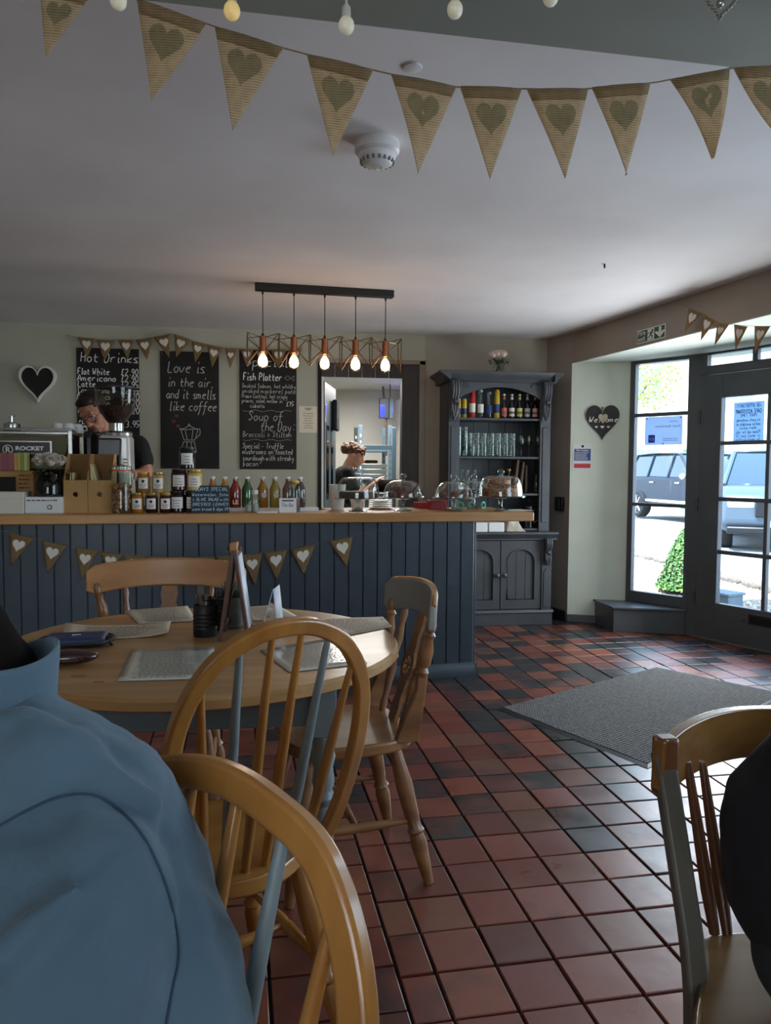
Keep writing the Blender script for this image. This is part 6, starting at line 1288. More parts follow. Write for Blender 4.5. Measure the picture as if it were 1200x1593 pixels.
# chair at the right edge (bent-rail cafe chair)
DD = thing('cafe_chair', 'brown varnished chair with curved rail and grey upright, under the person in black', 'chair', (0, 0, 0))
w2 = lambda px, py, t: atD(px, py, t)
railD = catmull([w2(1022, 1190, 1.30), w2(1036, 1188, 1.315), w2(1062, 1168, 1.36), w2(1105, 1148, 1.42), w2(1160, 1138, 1.46), w2(1230, 1140, 1.48), w2(1300, 1160, 1.46), w2(1370, 1195, 1.40), w2(1400, 1215, 1.34)], 5)
DDc = Vector((railD[len(railD) // 2].x, railD[len(railD) // 2].y - .22, 0)); DD.location = DDc
m = MB(); n = len(railD); vs = []
for i, p in enumerate(railD):
    tn = (railD[min(i + 1, n - 1)] - railD[max(i - 1, 0)]).normalized(); sd = tn.cross(Vector((0, 0, 1))).normalized(); hgt = .047 * (1 if 1 < i < n - 2 else .9); q = p - DDc
    vs += [q - sd * .012 - Vector((0, 0, hgt)), q + sd * .010 - Vector((0, 0, hgt)), q + sd * .013 + Vector((0, 0, hgt)), q - sd * .009 + Vector((0, 0, hgt))]
m.add(vs, [(i * 4 + k, i * 4 + (k + 1) % 4, i * 4 + 4 + (k + 1) % 4, i * 4 + 4 + k) for i in range(n - 1) for k in range(4)] + [(3, 2, 1, 0), tuple(4 * (n - 1) + k for k in range(4))]); m.build('top_rail', wood('varnished_rail', '#8a6232', '#6a4620', .22, 0, 2, .5), DD, bevel=.006, seg=3, angle=50)
dk = wood('varnished_dark', '#6e452c', '#4c2c1b', .3, 2, 2, .3); stile = mat('stile_grey_brown', '#5f5a50', .4, c2='#534e45', scale=9)
seatz = .46; sl = w2(1102, 1450, 1.0); 
sb = [atZ(1104, 1452, seatz), atZ(1085, 1625, seatz), atZ(1320, 1700, seatz), atZ(1375, 1470, seatz)]
cs = sum(sb, Vector()) / 4
ol = [(p.x - DDc.x, p.y - DDc.y) for p in catmull([sb[0], (sb[0] * .6 + sb[1] * .4) + (sb[0] - cs) * .04, sb[1], (sb[1] + sb[2]) / 2 + Vector((0, -.03, 0)), sb[2], (sb[2] + sb[3]) / 2, sb[3], (sb[3] + sb[0]) / 2 + Vector((0, .02, 0))], 4, True)]
MB().prism(ol, seatz - .035, seatz, 'z').build('seat', wood('varnished_seat', '#8a6a42', '#6c4f2e', .25, 0, 1.5, .5), DD, bevel=.010, seg=3, angle=50)
for pts in ([(1031, 1168, 1.312), (1045, 1260, 1.30), (1062, 1370, 1.275), (1078, 1480, 1.25), (1084, 1590, 1.235), (1076, 1760, 1.235)], [(1398, 1195, 1.35), (1388, 1290, 1.34), (1370, 1400, 1.31), (1356, 1500, 1.29), (1350, 1610, 1.28), (1356, 1760, 1.28)]):
    P = [w2(*q) for q in pts]; low = Vector((P[-1].x, P[-1].y + .06, 0)); P[-1] = P[-1] if P[-1].z > .1 else P[-2].lerp(low, .5); P = catmull(P + [low], 5)
    MB().tube([p - DDc for p in P], 1, sq=(.036, .028)).build('back_leg', stile, DD, bevel=.006, seg=2)
    MB().box(-.018, .018, -.017, .017, -.052, .05).build('rail_block', dk, DD, bevel=.006, loc=tuple(w2(pts[0][0] + 4, pts[0][1] + 22, pts[0][2]) - DDc))
for px0, px1, tt in ((1070, 1112, 1.355), (1093, 1132, 1.39), (1290, 1290, 1.45), (1330, 1325, 1.42)):
    a = w2(px0, 1185, tt); b = atZ(px1, 1452, seatz); MB().turned(a - DDc, b - DDc, [(0, .007), (.4, .010), (.75, .012), (1, .009)], 10).build('spindle', dk, DD)
for k in (1, 2): b = sb[k] * .82 + cs * .18; MB().turned((b.x - DDc.x, b.y - DDc.y - .02, 0), (b.x - DDc.x, b.y - DDc.y, seatz - .03), leg_prof(), 12).build('leg', stile, DD)

# door mat
mc = [atZ(772, 1103, 0), atZ(1022, 1038, 0), atZ(1225, 1080, 0), atZ(1008, 1196, 0)]; cm = sum(mc, Vector()) / 4
e1 = (mc[1] - mc[0]).normalized(); L1 = ((mc[1] - mc[0]).length + (mc[2] - mc[3]).length) / 2; L2 = ((mc[3] - mc[0]).length + (mc[2] - mc[1]).length) / 2; e2 = ((mc[3] - mc[0]) + (mc[2] - mc[1])).normalized()
t = thing('door_mat', 'large grey ribbed entrance mat with a dark rubber border', 'mat', (cm.x, cm.y, .001))
P = [p - cm for p in mc]; I = [p * .955 for p in P]
m = MB()
for k in range(4):
    a, b = P[k], P[(k + 1) % 4]; c_, d = I[(k + 1) % 4], I[k]; m.add([a, b, c_ + Vector((0, 0, .006)), d + Vector((0, 0, .006))], [(0, 1, 2, 3)])
m.add([p for p in P], [(3, 2, 1, 0)]); m.build('rubber_border', mat('rubber', '#22262b', .45), t, smooth=False)
mm = bpy.data.materials.new('ribbed_carpet'); mm.use_nodes = True; n = mm.node_tree.nodes; l = mm.node_tree.links; b = n['Principled BSDF']; b.inputs['Roughness'].default_value = .95
tx = n.new('ShaderNodeTexCoord'); w1 = n.new('ShaderNodeTexWave'); w1.inputs['Scale'].default_value = 17; w1.bands_direction = 'X'; w1.inputs['Distortion'].default_value = .6; w3 = n.new('ShaderNodeTexWave'); w3.inputs['Scale'].default_value = 17; w3.bands_direction = 'Y'; w3.inputs['Distortion'].default_value = .6
no = n.new('ShaderNodeTexNoise'); no.inputs['Scale'].default_value = 75; mu = n.new('ShaderNodeMath'); mu.operation = 'MULTIPLY'; ad = n.new('ShaderNodeMath'); ad.operation = 'MULTIPLY_ADD'; ad.inputs[1].default_value = .6
mp_ = n.new('ShaderNodeMapping'); mp_.inputs['Rotation'].default_value[2] = -math.atan2(e1.y, e1.x); l.new(tx.outputs['Object'], mp_.inputs[0])
for q in (w1, w3, no): l.new(mp_.outputs[0], q.inputs[0])
l.new(w1.outputs['Fac'], mu.inputs[0]); l.new(w3.outputs['Fac'], mu.inputs[1]); l.new(no.outputs[0], ad.inputs[0]); l.new(mu.outputs[0], ad.inputs[2])
cr = n.new('ShaderNodeValToRGB'); l.new(ad.outputs[0], cr.inputs[0]); cr.color_ramp.elements[0].color = hx('#1f2125'); cr.color_ramp.elements[0].position = .25; cr.color_ramp.elements[1].color = hx('#827f7a'); cr.color_ramp.elements[1].position = .9; l.new(cr.outputs[0], b.inputs['Base Color'])
bp = n.new('ShaderNodeBump'); bp.inputs['Strength'].default_value = .8; bp.inputs['Distance'].default_value = .004; l.new(ad.outputs[0], bp.inputs['Height']); l.new(bp.outputs[0], b.inputs['Normal'])
MB().prism([(p.x, p.y) for p in I], .002, .0075, 'z').build('carpet', mm, t, smooth=False)
# ================================================================ PEOPLE
from mathutils.bvhtree import BVHTree
def capsule(mb, p, q, r1, r2, seg=12):
    p, q = Vector(p), Vector(q); d = q - p; L = d.length
    if L < 1e-6: return mb.ball(tuple(p), r1, seg, 8)
    prof = [(max(1e-6, r1 * math.sin(a)), -r1 * math.cos(a)) for a in (0, .4, .8, 1.2, PI / 2)] + [(max(1e-6, r2 * math.cos(a)), L + r2 * math.sin(a)) for a in (0, .4, .8, 1.2, PI / 2)]
    return mb.lathe(prof, seg, tuple(p), axis=d)
def ellip(mb, c, F, U, rs, seg=16, rings=10):
    """ellipsoid with radii (side, forward, up) in the frame of F and U"""
    F = F.normalized(); S = F.cross(U).normalized(); U = S.cross(F); c = Vector(c); vs = []
    o = MB().ball((0, 0, 0), 1, seg, rings); return mb.add([c + S * v[0] * rs[0] + F * v[1] * rs[1] + U * v[2] * rs[2] for v in o.v], o.f)
def flesh(mb, name, m, parent, vox=.008, it=6, disp=0, dscale=.1, fac=.5):
    """fuse overlapping solids into one continuous skin"""
    me = bpy.data.meshes.new(name); me.from_pydata(mb.v, [], mb.f); me.materials.append(m)
    bm = bmesh.new(); bm.from_mesh(me); bmesh.ops.recalc_face_normals(bm, faces=bm.faces); bm.to_mesh(me); bm.free()
    o = bpy.data.objects.new(name, me); COL.objects.link(o)
    r_ = o.modifiers.new('fuse', 'REMESH'); r_.mode = 'VOXEL'; r_.voxel_size = vox; r_.use_smooth_shade = True
    s_ = o.modifiers.new('smooth', 'SMOOTH'); s_.iterations = it; s_.factor = fac
    if disp:
        tx = bpy.data.textures.new(name, 'CLOUDS'); tx.noise_scale = dscale; tx.noise_depth = 2; d = o.modifiers.new('folds', 'DISPLACE'); d.texture = tx; d.strength = disp; d.mid_level = .5
    bpy.context.view_layer.update(); dg = bpy.context.evaluated_depsgraph_get(); me2 = bpy.data.meshes.new_from_object(o.evaluated_get(dg)); o.modifiers.clear(); o.data = me2; me2.shade_smooth()
    if parent: o.parent = parent; o.matrix_parent_inverse = Matrix.Translation(-parent.location)
    return o
def put(mb, name, m, parent, **k):
    o = mb.build(name, m, parent, **k); o.matrix_parent_inverse = Matrix.Translation(-parent.location); return o
skin = mat('skin', '#c08a70', .5, c2='#b57c62', scale=30, sss=.1); lip = mat('lips', '#9a5648', .5); eye_w = mat('eye_white', '#d8d2ca', .2); iris = mat('iris', '#2c2018', .15)
def hand(mb, w, d, n, s=1.0, curl=.5, side=1):
    """palm, four unequal fingers bent at the knuckles and a thumb leaving the side of the palm"""
    w = Vector(w); d = Vector(d).normalized(); n = Vector(n); n = (n - d * n.dot(d)).normalized(); sd = d.cross(n) * side
    for k in (-.026, -.009, .009, .026): capsule(mb, w + sd * k * .6 * s, w + d * .085 * s + sd * k * s, .013 * s, .011 * s, 8)
    for k, L in ((-.028, .062), (-.0095, .075), (.0095, .08), (.028, .068)):
        p = w + d * .085 * s + sd * k * s; dirn = d
        for j, f_ in enumerate((.45, .32, .23)):
            dirn = (dirn - n * curl * (.35 + .25 * j)).normalized(); q = p + dirn * L * f_ * s; capsule(mb, p, q, (.0090 - .0008 * j) * s, (.0082 - .0008 * j) * s, 8); p = q
    p = w + d * .02 * s + sd * .024 * s; q = p + (d * .6 + sd * .8).normalized() * .045 * s; capsule(mb, p, q, .013 * s, .010 * s, 8); capsule(mb, q, q + (d * .9 + sd * .25 - n * .3).normalized() * .032 * s, .0095 * s, .008 * s, 8)
def head(mb, c, F, U, s=1.0):
    F = Vector(F).normalized(); U = Vector(U); U = (U - F * U.dot(F)).normalized(); S = F.cross(U); P = lambda f, u, r=0: Vector(c) + F * f * s + U * u * s + S * r * s
    E_ = lambda f, u, rs, r=0: ellip(mb, P(f, u, r), F, U, [q * s for q in rs])
    E_(-.005, .03, (.074, .095, .085)); E_(.035, -.02, (.058, .062, .085)); E_(.045, -.075, (.044, .048, .034)); E_(.078, -.1, (.02, .02, .016))
    capsule(mb, P(.095, .012), P(.118, -.03), .008 * s, .013 * s, 8); capsule(mb, P(.085, .028, -.035), P(.085, .028, .035), .012 * s, .012 * s, 8)
    for r_ in (-1, 1):
        E_(.06, -.03, (.022, .03, .022), r_ * .035); ellip(mb, P(-.005, -.01, r_ * .077), (F + S * r_ * .3).normalized(), U, [.008 * s, .016 * s, .03 * s]); capsule(mb, P(.112, -.036, r_ * .009), P(.1, -.036, r_ * .014), .007 * s, .006 * s, 6)
    capsule(mb, P(.092, -.062, -.018), P(.092, -.062, .018), .009 * s, .009 * s, 8)
    return P
def face_bits(parent, P, s, glasses=False):
    for r_ in (-1, 1):
        put(MB().ball(tuple(P(.0775, .0, r_ * .031)), .0125 * s, 12, 8), 'eye', eye_w, parent); put(MB().ball(tuple(P(.0868, -.002, r_ * .031)), .0048 * s, 10, 6), 'iris', iris, parent)
    put(MB().tube([P(.0995, -.061, -.02), P(.1035, -.063, 0), P(.0995, -.061, .02)], .0042 * s, 6), 'mouth', lip, parent)
    if glasses:
        m = MB()
        for r_ in (-1, 1): m.tube([P(.104, -.002 + .02 * math.sin(a), r_ * .034 + .026 * math.cos(a)) for a in [2 * PI * k / 16 for k in range(16)]], .0022 * s, 6, closed=True); m.tube([P(.102, .006, r_ * .06), P(.0, .0, r_ * .08)], .002 * s, 6)
        m.tube([P(.108, .004, -.009), P(.108, .004, .009)], .002 * s, 6); put(m, 'glasses', mat('glasses_frame', '#2a1a18', .3), parent)
def limb(mb, pts, rs):
    for i in range(len(pts) - 1): capsule(mb, pts[i], pts[i + 1], rs[i], rs[i + 1], 12)
V = Vector
navy_c = mat('black_tshirt', '#121214', .85, c2='#0e0e10', scale=20)

# ---- the man at the coffee grinder
hc = atP(147, 640, CO + cdy * .80, CO + cdy * .80 + cdx); ps = 1.08
F = (V((-.22, -.72, -.52))).normalized(); tc0 = atP(182, 720, CO + cdy * 1.02, CO + cdy * 1.02 + cdx)
b0 = V((tc0.x, tc0.y, 0)); t = thing('person', 'man in black t-shirt and glasses looking down behind the coffee grinder', 'person', tuple(b0))
nb = V((tc0.x - .03, tc0.y - .07, 1.45)); sh = [nb + V((-.20, .0, -.05)), nb + V((.175, .03, -.035))]; el = [sh[0] + V((-.03, -.10, -.26)), atP(229, 737, CO + cdy * .9, CO + cdy * .9 + cdx)]; wr = [el[0] + V((.08, -.13, .03)), el[1] + V((-.16, -.17, -.02))]
hips = [b0 + V((-.09, .02, .93)), b0 + V((.09, .02, .93))]; kn = [h + V((0, -.01, -.44)) for h in hips]; an = [k + V((0, .02, -.42)) for k in kn]
m = MB(); P = head(m, hc, F, (0, .5, 1), ps); capsule(m, nb, hc - F * .03 + V((0, 0, -.05)), .06, .055)
limb(m, [b0 + V((0, .02, .95)), b0 + V((0, .0, 1.15)), nb + V((0, .02, -.12))], [.13, .13, .15]); capsule(m, sh[0], sh[1], .07, .07)
for k in (0, 1): limb(m, [sh[k], el[k], wr[k]], [.058, .045, .03]); hand(m, wr[k], (wr[k] - el[k]), (0, 0, 1), 1.0, .5, 1 if k else -1); limb(m, [hips[k], kn[k], an[k]], [.09, .06, .04]); capsule(m, an[k], an[k] + V((0, -.14, -.03)), .04, .035)
flesh(m, 'body', skin, t, .0075, 4); face_bits(t, P, ps, True)
m = MB(); ellip(m, P(-.018, .048), P(1, 0) - P(0, 0), P(0, 1) - P(0, 0), [.082 * ps, .094 * ps, .078 * ps]); ellip(m, P(.035, .088), P(1, 0) - P(0, 0), P(0, 1) - P(0, 0), [.058 * ps, .045 * ps, .026 * ps]); [capsule(m, P(-.01, .03, r_ * .074), P(.005, -.005, r_ * .076), .012, .008) for r_ in (-1, 1)]
flesh(m, 'hair', mat('hair_brown', '#2a1c14', .6, c2='#1d130e', scale=60), t, .006, 3, .006, .02)
m = MB(); limb(m, [b0 + V((0, .02, .9)), b0 + V((0, .0, 1.15)), nb + V((0, .03, -.13))], [.165, .165, .175]); capsule(m, sh[0] + V((.02, 0, -.01)), sh[1] + V((-.02, 0, -.01)), .08, .08); capsule(m, nb + V((0, .01, -.04)), nb, .08, .068); [capsule(m, nb + V((0, .01, .0)), sh[k], .06, .07) for k in (0, 1)]
for k in (0, 1): limb(m, [sh[k], sh[k].lerp(el[k], .5)], [.076, .078])
flesh(m, 'tshirt', navy_c, t, .010, 6, .012, .08)
m = MB(); [limb(m, [hips[k], kn[k], an[k] + V((0, 0, .03))], [.115, .08, .065]) for k in (0, 1)]; capsule(m, hips[0], hips[1], .12, .12); flesh(m, 'trousers', mat('trousers_dark', '#1e2128', .8), t, .012, 4)
m = MB(); [capsule(m, an[k] + V((0, .01, -.035)), an[k] + V((0, -.16, -.035)), .042, .036) for k in (0, 1)]; flesh(m, 'shoes', mat('shoe_black', '#141312', .5), t, .01, 3)

# ---- the woman in the kitchen, in profile
hc = atY(552, 708, 7.65); F = V((.86, -.18, -.42)).normalized(); b0 = V((atY(541, 800, 7.7).x, 7.72, 0)); t = thing('person', 'woman with curly tied-back hair in a black top working in the kitchen', 'person', tuple(b0))
nb = V((hc.x - .07, 7.68, 1.285)); sh = [nb + V((-.01, -.17, -.05)), nb + V((-.03, .17, -.05))]; hw_ = atY(592, 757, 7.5); el = [V((nb.x + .08, 7.46, .98)), V((nb.x + .08, 7.88, .98))]; wr = [hw_ + V((-.075, .0, .02)), hw_ + V((-.05, .22, .02))]
hips = [b0 + V((-.08, -.08, .85)), b0 + V((-.08, .09, .85))]; kn = [h + V((.03, 0, -.41)) for h in hips]; an = [k + V((-.02, 0, -.38)) for k in kn]
m = MB(); P = head(m, hc, F, (.3, 0, 1), .94); capsule(m, nb, hc - F * .03 + V((0, 0, -.05)), .055, .05); limb(m, [b0 + V((-.08, 0, .86)), b0 + V((-.06, 0, 1.0)), nb + V((-.03, 0, -.1))], [.12, .1, .11]); capsule(m, sh[0], sh[1], .055, .055)
for k in (0, 1): limb(m, [sh[k], el[k], wr[k]], [.045, .036, .025]); hand(m, wr[k], wr[k] - el[k], (0, 0, 1), .95, .55, 1 if k else -1); limb(m, [hips[k], kn[k], an[k]], [.085, .055, .036]); capsule(m, an[k], an[k] + V((.13, 0, -.03)), .036, .03)
flesh(m, 'body', mat('skin_fair', '#d8a48c', .5, sss=.1), t, .0075, 4); face_bits(t, P, .94)
m = MB(); rr = random.Random(8); ellip(m, P(-.02, .045), P(1, 0) - P(0, 0), P(0, 1) - P(0, 0), [.08, .09, .075]); ellip(m, P(-.115, .02), P(1, 0) - P(0, 0), P(0, 1) - P(0, 0), [.055, .05, .055])
for k in range(150):
    f_ = rr.uniform(-.15, .075); a = rr.uniform(0, PI); p = P(f_, .035 + .075 * math.sin(a) * (1 if f_ > -.09 else .7) - (.02 if f_ < -.09 else 0), .075 * math.cos(a) * (1 if f_ > -.09 else .7)); m.ball(tuple(p), rr.uniform(.012, .021), 8, 6)
flesh(m, 'hair', mat('hair_curly', '#7a4c2c', .6, c2='#3a2213', scale=50), t, .005, 1, .012, .02)
m = MB(); limb(m, [b0 + V((-.08, 0, .84)), b0 + V((-.06, 0, 1.0)), nb + V((-.03, 0, -.11))], [.145, .125, .13]); capsule(m, sh[0], sh[1], .068, .068); [limb(m, [sh[k], sh[k].lerp(el[k], .6)], [.062, .058]) for k in (0, 1)]; flesh(m, 'top', navy_c, t, .010, 6, .008, .07)
m = MB(); [limb(m, [hips[k], kn[k], an[k] + V((0, 0, .03))], [.11, .075, .055]) for k in (0, 1)]; capsule(m, hips[0], hips[1], .11, .11); flesh(m, 'trousers', mat('trousers_dark'), t, .012, 4)

# ---- the man in the blue shirt, left foreground, seen from behind his shoulder
blue = mat('blue_cotton', '#516a7a', .9, c2='#485f6e', scale=3, bump=.8, bscale=11, sheen=.1); w3 = lambda x, y, t_: atD(x, y, t_)
pel = V((-.33, .50, .56)); t = thing('person', 'man in a slate blue shirt seated at the left, seen from behind his shoulder', 'person', (pel.x, pel.y, 0))
nk = w3(-45, 1090, .72); hc = w3(-270, 850, .70); shN = w3(85, 1440, .57); shF = w3(-150, 1260, .84)
F = V((-.95, -.1, -.2)).normalized(); elN = V((shN.x - .08, shN.y - .06, .70)); elF = V((shF.x - .14, shF.y + .06, .76)); wrN = elN + V((-.22, .02, -.0)); wrF = elF + V((-.16, -.16, .0))
hips = [pel + V((-.05, -.09, -.02)), pel + V((.04, .09, -.02))]; fw = V((-.8, -.55, 0)).normalized(); hips = [V((h.x, h.y, .54)) for h in hips]; kn = [h + fw * .42 + V((0, 0, -.02)) for h in hips]; an = [V((k.x + .02, k.y, .08)) for k in kn]
chest = w3(60, 1400, .70)
m = MB(); P = head(m, hc, F, (0, 0, 1), 1.0); capsule(m, nk, hc - F * .03 + V((0, 0, -.05)), .058, .055); limb(m, [pel, chest - V((0, 0, .1)), nk + V((0, 0, -.08))], [.12, .13, .10]); capsule(m, shN, nk + V((0, 0, -.05)), .035, .035); capsule(m, shF, nk, .04, .04)
for s_, e_, w_, k in ((shN, elN, wrN, 1), (shF, elF, wrF, -1)): limb(m, [s_, e_, w_], [.04, .038, .028]); hand(m, w_, w_ - e_, (0, 0, 1), 1, .5, k)
for k in (0, 1): limb(m, [hips[k], kn[k], an[k]], [.08, .058, .04]); capsule(m, an[k] + V((0, 0, -.03)), an[k] + fw * .14 + V((0, 0, -.04)), .04, .035)
flesh(m, 'body', skin, t, .008, 4); face_bits(t, P, 1)
m = MB(); ellip(m, P(-.02, .05), F, V((0, 0, 1)), [.082, .098, .08]); capsule(m, P(-.07, .0), P(-.075, -.055), .055, .04); capsule(m, P(-.04, -.02), nk + V((0, 0, .0)), .064, .066); flesh(m, 'hair', mat('hair_dark', '#15100d', .95, spec=.1), t, .007, 2, .006, .02)  # dark hair added down the neck for the shade inside the collar
m = MB()
limb(m, [pel + V((.02, .02, -.02)), w3(170, 1700, .62), w3(150, 1450, .68), w3(100, 1290, .70), w3(20, 1190, .71)], [.16, .125, .115, .105, .07])
limb(m, [w3(225, 1760, .66), w3(222, 1600, .67), w3(200, 1470, .69), w3(165, 1320, .70), w3(110, 1225, .71), w3(40, 1150, .72)], [.088, .086, .082, .076, .07, .05])
limb(m, [w3(-60, 1700, .75), shF + V((0, 0, -.1)), shF], [.14, .11, .08]); capsule(m, nk + V((0, 0, -.05)), shF, .06, .075); capsule(m, nk + V((0, 0, -.03)), nk + V((0, 0, -.09)), .062, .08)
limb(m, [w3(110, 1420, .60), w3(60, 1560, .56), w3(-20, 1760, .54), elN], [.083, .082, .075, .066]); capsule(m, w3(110, 1420, .60), w3(120, 1330, .66), .08, .07)
limb(m, [shF, elF], [.075, .06]); limb(m, [elN, elN.lerp(wrN, .85)], [.062, .045]); limb(m, [elF, elF.lerp(wrF, .85)], [.06, .045])
capsule(m, w3(-60, 1230, .70), w3(100, 1330, .64), .075, .075); capsule(m, w3(-90, 1180, .74), w3(40, 1230, .68), .06, .06); capsule(m, w3(-90, 1500, .62), w3(60, 1420, .60), .09, .08)
# cloth folds as raised ridges
for a, b_, r1 in (((20, 1130, .635), (150, 1165, .64), .012), ((60, 1185, .615), (235, 1250, .635), .014), ((90, 1165, .62), (190, 1205, .63), .010), ((-20, 1500, .475), (120, 1380, .52), .010), ((30, 1600, .475), (165, 1440, .525), .012), ((120, 1640, .50), (215, 1480, .55), .012), ((190, 1640, .545), (262, 1500, .59), .010), ((0, 1260, .60), (120, 1222, .615), .012), ((290, 1420, .63), (312, 1580, .61), .012)):
    capsule(m, w3(a[0], a[1], a[2] + .016), w3(b_[0], b_[1], b_[2] + .012), r1 * 1.6, r1, 8)
sh_o = flesh(m, 'shirt', blue, t, .0075, 14, .022, .075)
bv = BVHTree.FromPolygons([sh_o.matrix_world @ v.co if 0 else v.co for v in sh_o.data.vertices], [tuple(p.vertices) for p in sh_o.data.polygons])
seam = []
for x, y in catmull([V(q + (0,)) for q in ((-12, 1292), (40, 1262), (100, 1238), (160, 1242), (215, 1290), (252, 1360), (272, 1430), (278, 1490), (268, 1540), (258, 1600))], 4) and [(p.x, p.y) for p in catmull([V(q + (0,)) for q in ((-12, 1292), (40, 1262), (100, 1238), (160, 1242), (215, 1290), (252, 1360), (272, 1430), (278, 1490), (268, 1540), (258, 1600))], 4)]:
    h = bv.ray_cast(CAM, ray(x, y).normalized())
    if h[0]: seam.append(h[0] - ray(x, y).normalized() * .0005)
if len(seam) > 3: put(MB().tube(seam, .0014, 6), 'armhole_seam', mat('seam_blue', '#2c4254', .9), t)
# stand-up collar
nkc = w3(-38, 1085, .72); m = MB(); N_ = 40
def col_(u, v):
    a = 2 * PI * u; r_ = .066 + .006 * v; d = V((math.cos(a), math.sin(a), 0)); return nkc + V((d.x * r_, d.y * r_, -.032 + .066 * v + .012 * d.x * v + .004 * math.sin(3 * a)))
m.grid(col_, N_, 7, closed_u=True); put(m, 'collar', blue, t, solid=.005, sub=1)
m = MB(); [limb(m, [hips[k], kn[k], an[k] + V((0, 0, .04))], [.105, .085, .07]) for k in (0, 1)]; capsule(m, hips[0], hips[1], .12, .12); flesh(m, 'trousers', mat('trousers_dark'), t, .012, 4)
m = MB(); [capsule(m, an[k] + V((0, 0, -.04)) - fw * .03, an[k] + fw * .17 + V((0, 0, -.04)), .04, .035) for k in (0, 1)]; flesh(m, 'shoes', mat('shoe_black'), t, .01, 3)

# ---- the person in black at the right edge
c0 = w3(1330, 1420, 1.18); t = thing('person', 'person in a black top seated at the right edge, back to the chair rail', 'person', (c0.x, c0.y - .05, 0))
blk_c = mat('black_jumper', '#110d13', .95, c2='#0d0a0f', scale=10)
pel = V((c0.x + .02, c0.y - .04, .56)); nk = w3(1350, 1075, 1.13); hc = w3(1375, 935, 1.07); F = V((.1, -1, -.1)); shs = [w3(1262, 1190, 1.14), w3(1450, 1175, 1.12)]
els = [V((shs[0].x - .01, shs[0].y - .14, .72)), V((shs[1].x + .02, shs[1].y - .12, .72))]; wrs = [els[0] + V((.08, -.2, -.03)), els[1] + V((-.08, -.2, -.03))]
hips = [V((pel.x - .09, pel.y, .56)), V((pel.x + .09, pel.y, .56))]; kn = [h + V((.03, -.42, 0)) for h in hips]; an = [V((k.x, k.y + .02, .08)) for k in kn]
m = MB(); P = head(m, hc, F, (0, 0, 1), 1); capsule(m, nk, hc + V((0, .02, -.05)), .055, .052); limb(m, [pel, pel + V((0, .02, .25)), nk + V((0, 0, -.12))], [.1, .09, .08]); capsule(m, shs[0], shs[1], .04, .04)
for k in (0, 1): limb(m, [shs[k], els[k], wrs[k]], [.048, .04, .028]); hand(m, wrs[k], wrs[k] - els[k], (0, 0, 1), 1, .5, 1 if k else -1); limb(m, [hips[k], kn[k], an[k]], [.08, .058, .04]); capsule(m, an[k] + V((0, 0, -.03)), an[k] + V((.02, -.14, -.04)), .04, .035)
flesh(m, 'body', skin, t, .009, 4); face_bits(t, P, 1)
m = MB(); ellip(m, P(-.02, .045), F, V((0, 0, 1)), [.084, .098, .085]); flesh(m, 'hair', mat('hair_dark'), t, .008, 2, .006, .02)
m = MB(); limb(m, [w3(1275, 1470, 1.14), w3(1262, 1380, 1.16), w3(1268, 1290, 1.16), w3(1300, 1220, 1.15), w3(1340, 1150, 1.14)], [.085, .125, .135, .115, .08])
limb(m, [pel + V((.0, 0, .03)), w3(1400, 1370, 1.16), w3(1400, 1240, 1.14)], [.13, .15, .10]); capsule(m, shs[0] + V((.03, 0, 0)), shs[1], .07, .07); capsule(m, nk + V((0, 0, -.07)), nk + V((0, 0, -.01)), .085, .068); limb(m, [pel + V((0, -.01, .02)), pel + V((0, -.01, .22)), nk + V((0, -.02, -.15))], [.14, .145, .13]); [capsule(m, nk + V((0, 0, -.06)), s_, .07, .07) for s_ in shs]
for k in (0, 1): limb(m, [shs[k], els[k], els[k].lerp(wrs[k], .9)], [.066, .056, .042])
flesh(m, 'jumper', blk_c, t, .010, 6, .014, .09)
m = MB(); [limb(m, [hips[k], kn[k], an[k] + V((0, 0, .04))], [.10, .08, .065]) for k in (0, 1)]; capsule(m, hips[0], hips[1], .11, .11); flesh(m, 'trousers', mat('trousers_dark'), t, .012, 4)
m = MB(); [capsule(m, an[k] + V((0, .03, -.04)), an[k] + V((.02, -.17, -.04)), .04, .035) for k in (0, 1)]; flesh(m, 'shoes', mat('shoe_black'), t, .01, 3)
# ================================================================ KITCHEN CONTENTS (seen through the doorway)
KX = lambda px, Yv, py=700: atY(px, py, Yv).x
KZ = lambda py, Yv, px=600: atY(px, py, Yv).z
rack_b = mat('rack_blue_grey', '#637c8e', .35, .4); rack_d = mat('rack_dark', '#2d3134', .5, .4)
def shelf_rack(label, x0, x1, y0, y1, zs, ztop, loc_n='shelf_rack'):
    t = thing(loc_n, label, 'shelving', ((x0 + x1) / 2, (y0 + y1) / 2, 0)); ox, oy = t.location.x, t.location.y
    for x, m_ in ((x0, rack_d), (x1, rack_b)):
        for y in (y0, y1):
            q = MB().box(x - ox - .02, x - ox + .02, y - oy - .02, y - oy + .02, 0, ztop); q.build('upright', m_ if y == y1 else rack_b, t, bevel=.002)
            hl = MB()
            for k in range(int((ztop - .2) / .07)): hl.box(x - ox - .008, x - ox + .008, y - oy - .0215, y - oy - .019, .15 + k * .07, .18 + k * .07)
            hl.build('slots', mat('slot_light', '#c8d2d6', .6) if m_ is rack_d else mat('slot_dark', '#4c5d68', .6), t, smooth=False)['kind'] = 'stuff'
    for z in zs: MB().box(x0 - ox, x1 - ox, y0 - oy, y1 - oy, z - .05, z).build('shelf', rack_b, t, bevel=.003)
    return t
Yk = 8.4
zA = KZ(696, Yk)
shelf_rack('blue-grey slotted metal shelving rack standing in the kitchen', KX(561, Yk), KX(607, Yk), Yk, Yk + .5, [zA, KZ(745, Yk), .35], KZ(662, Yk))
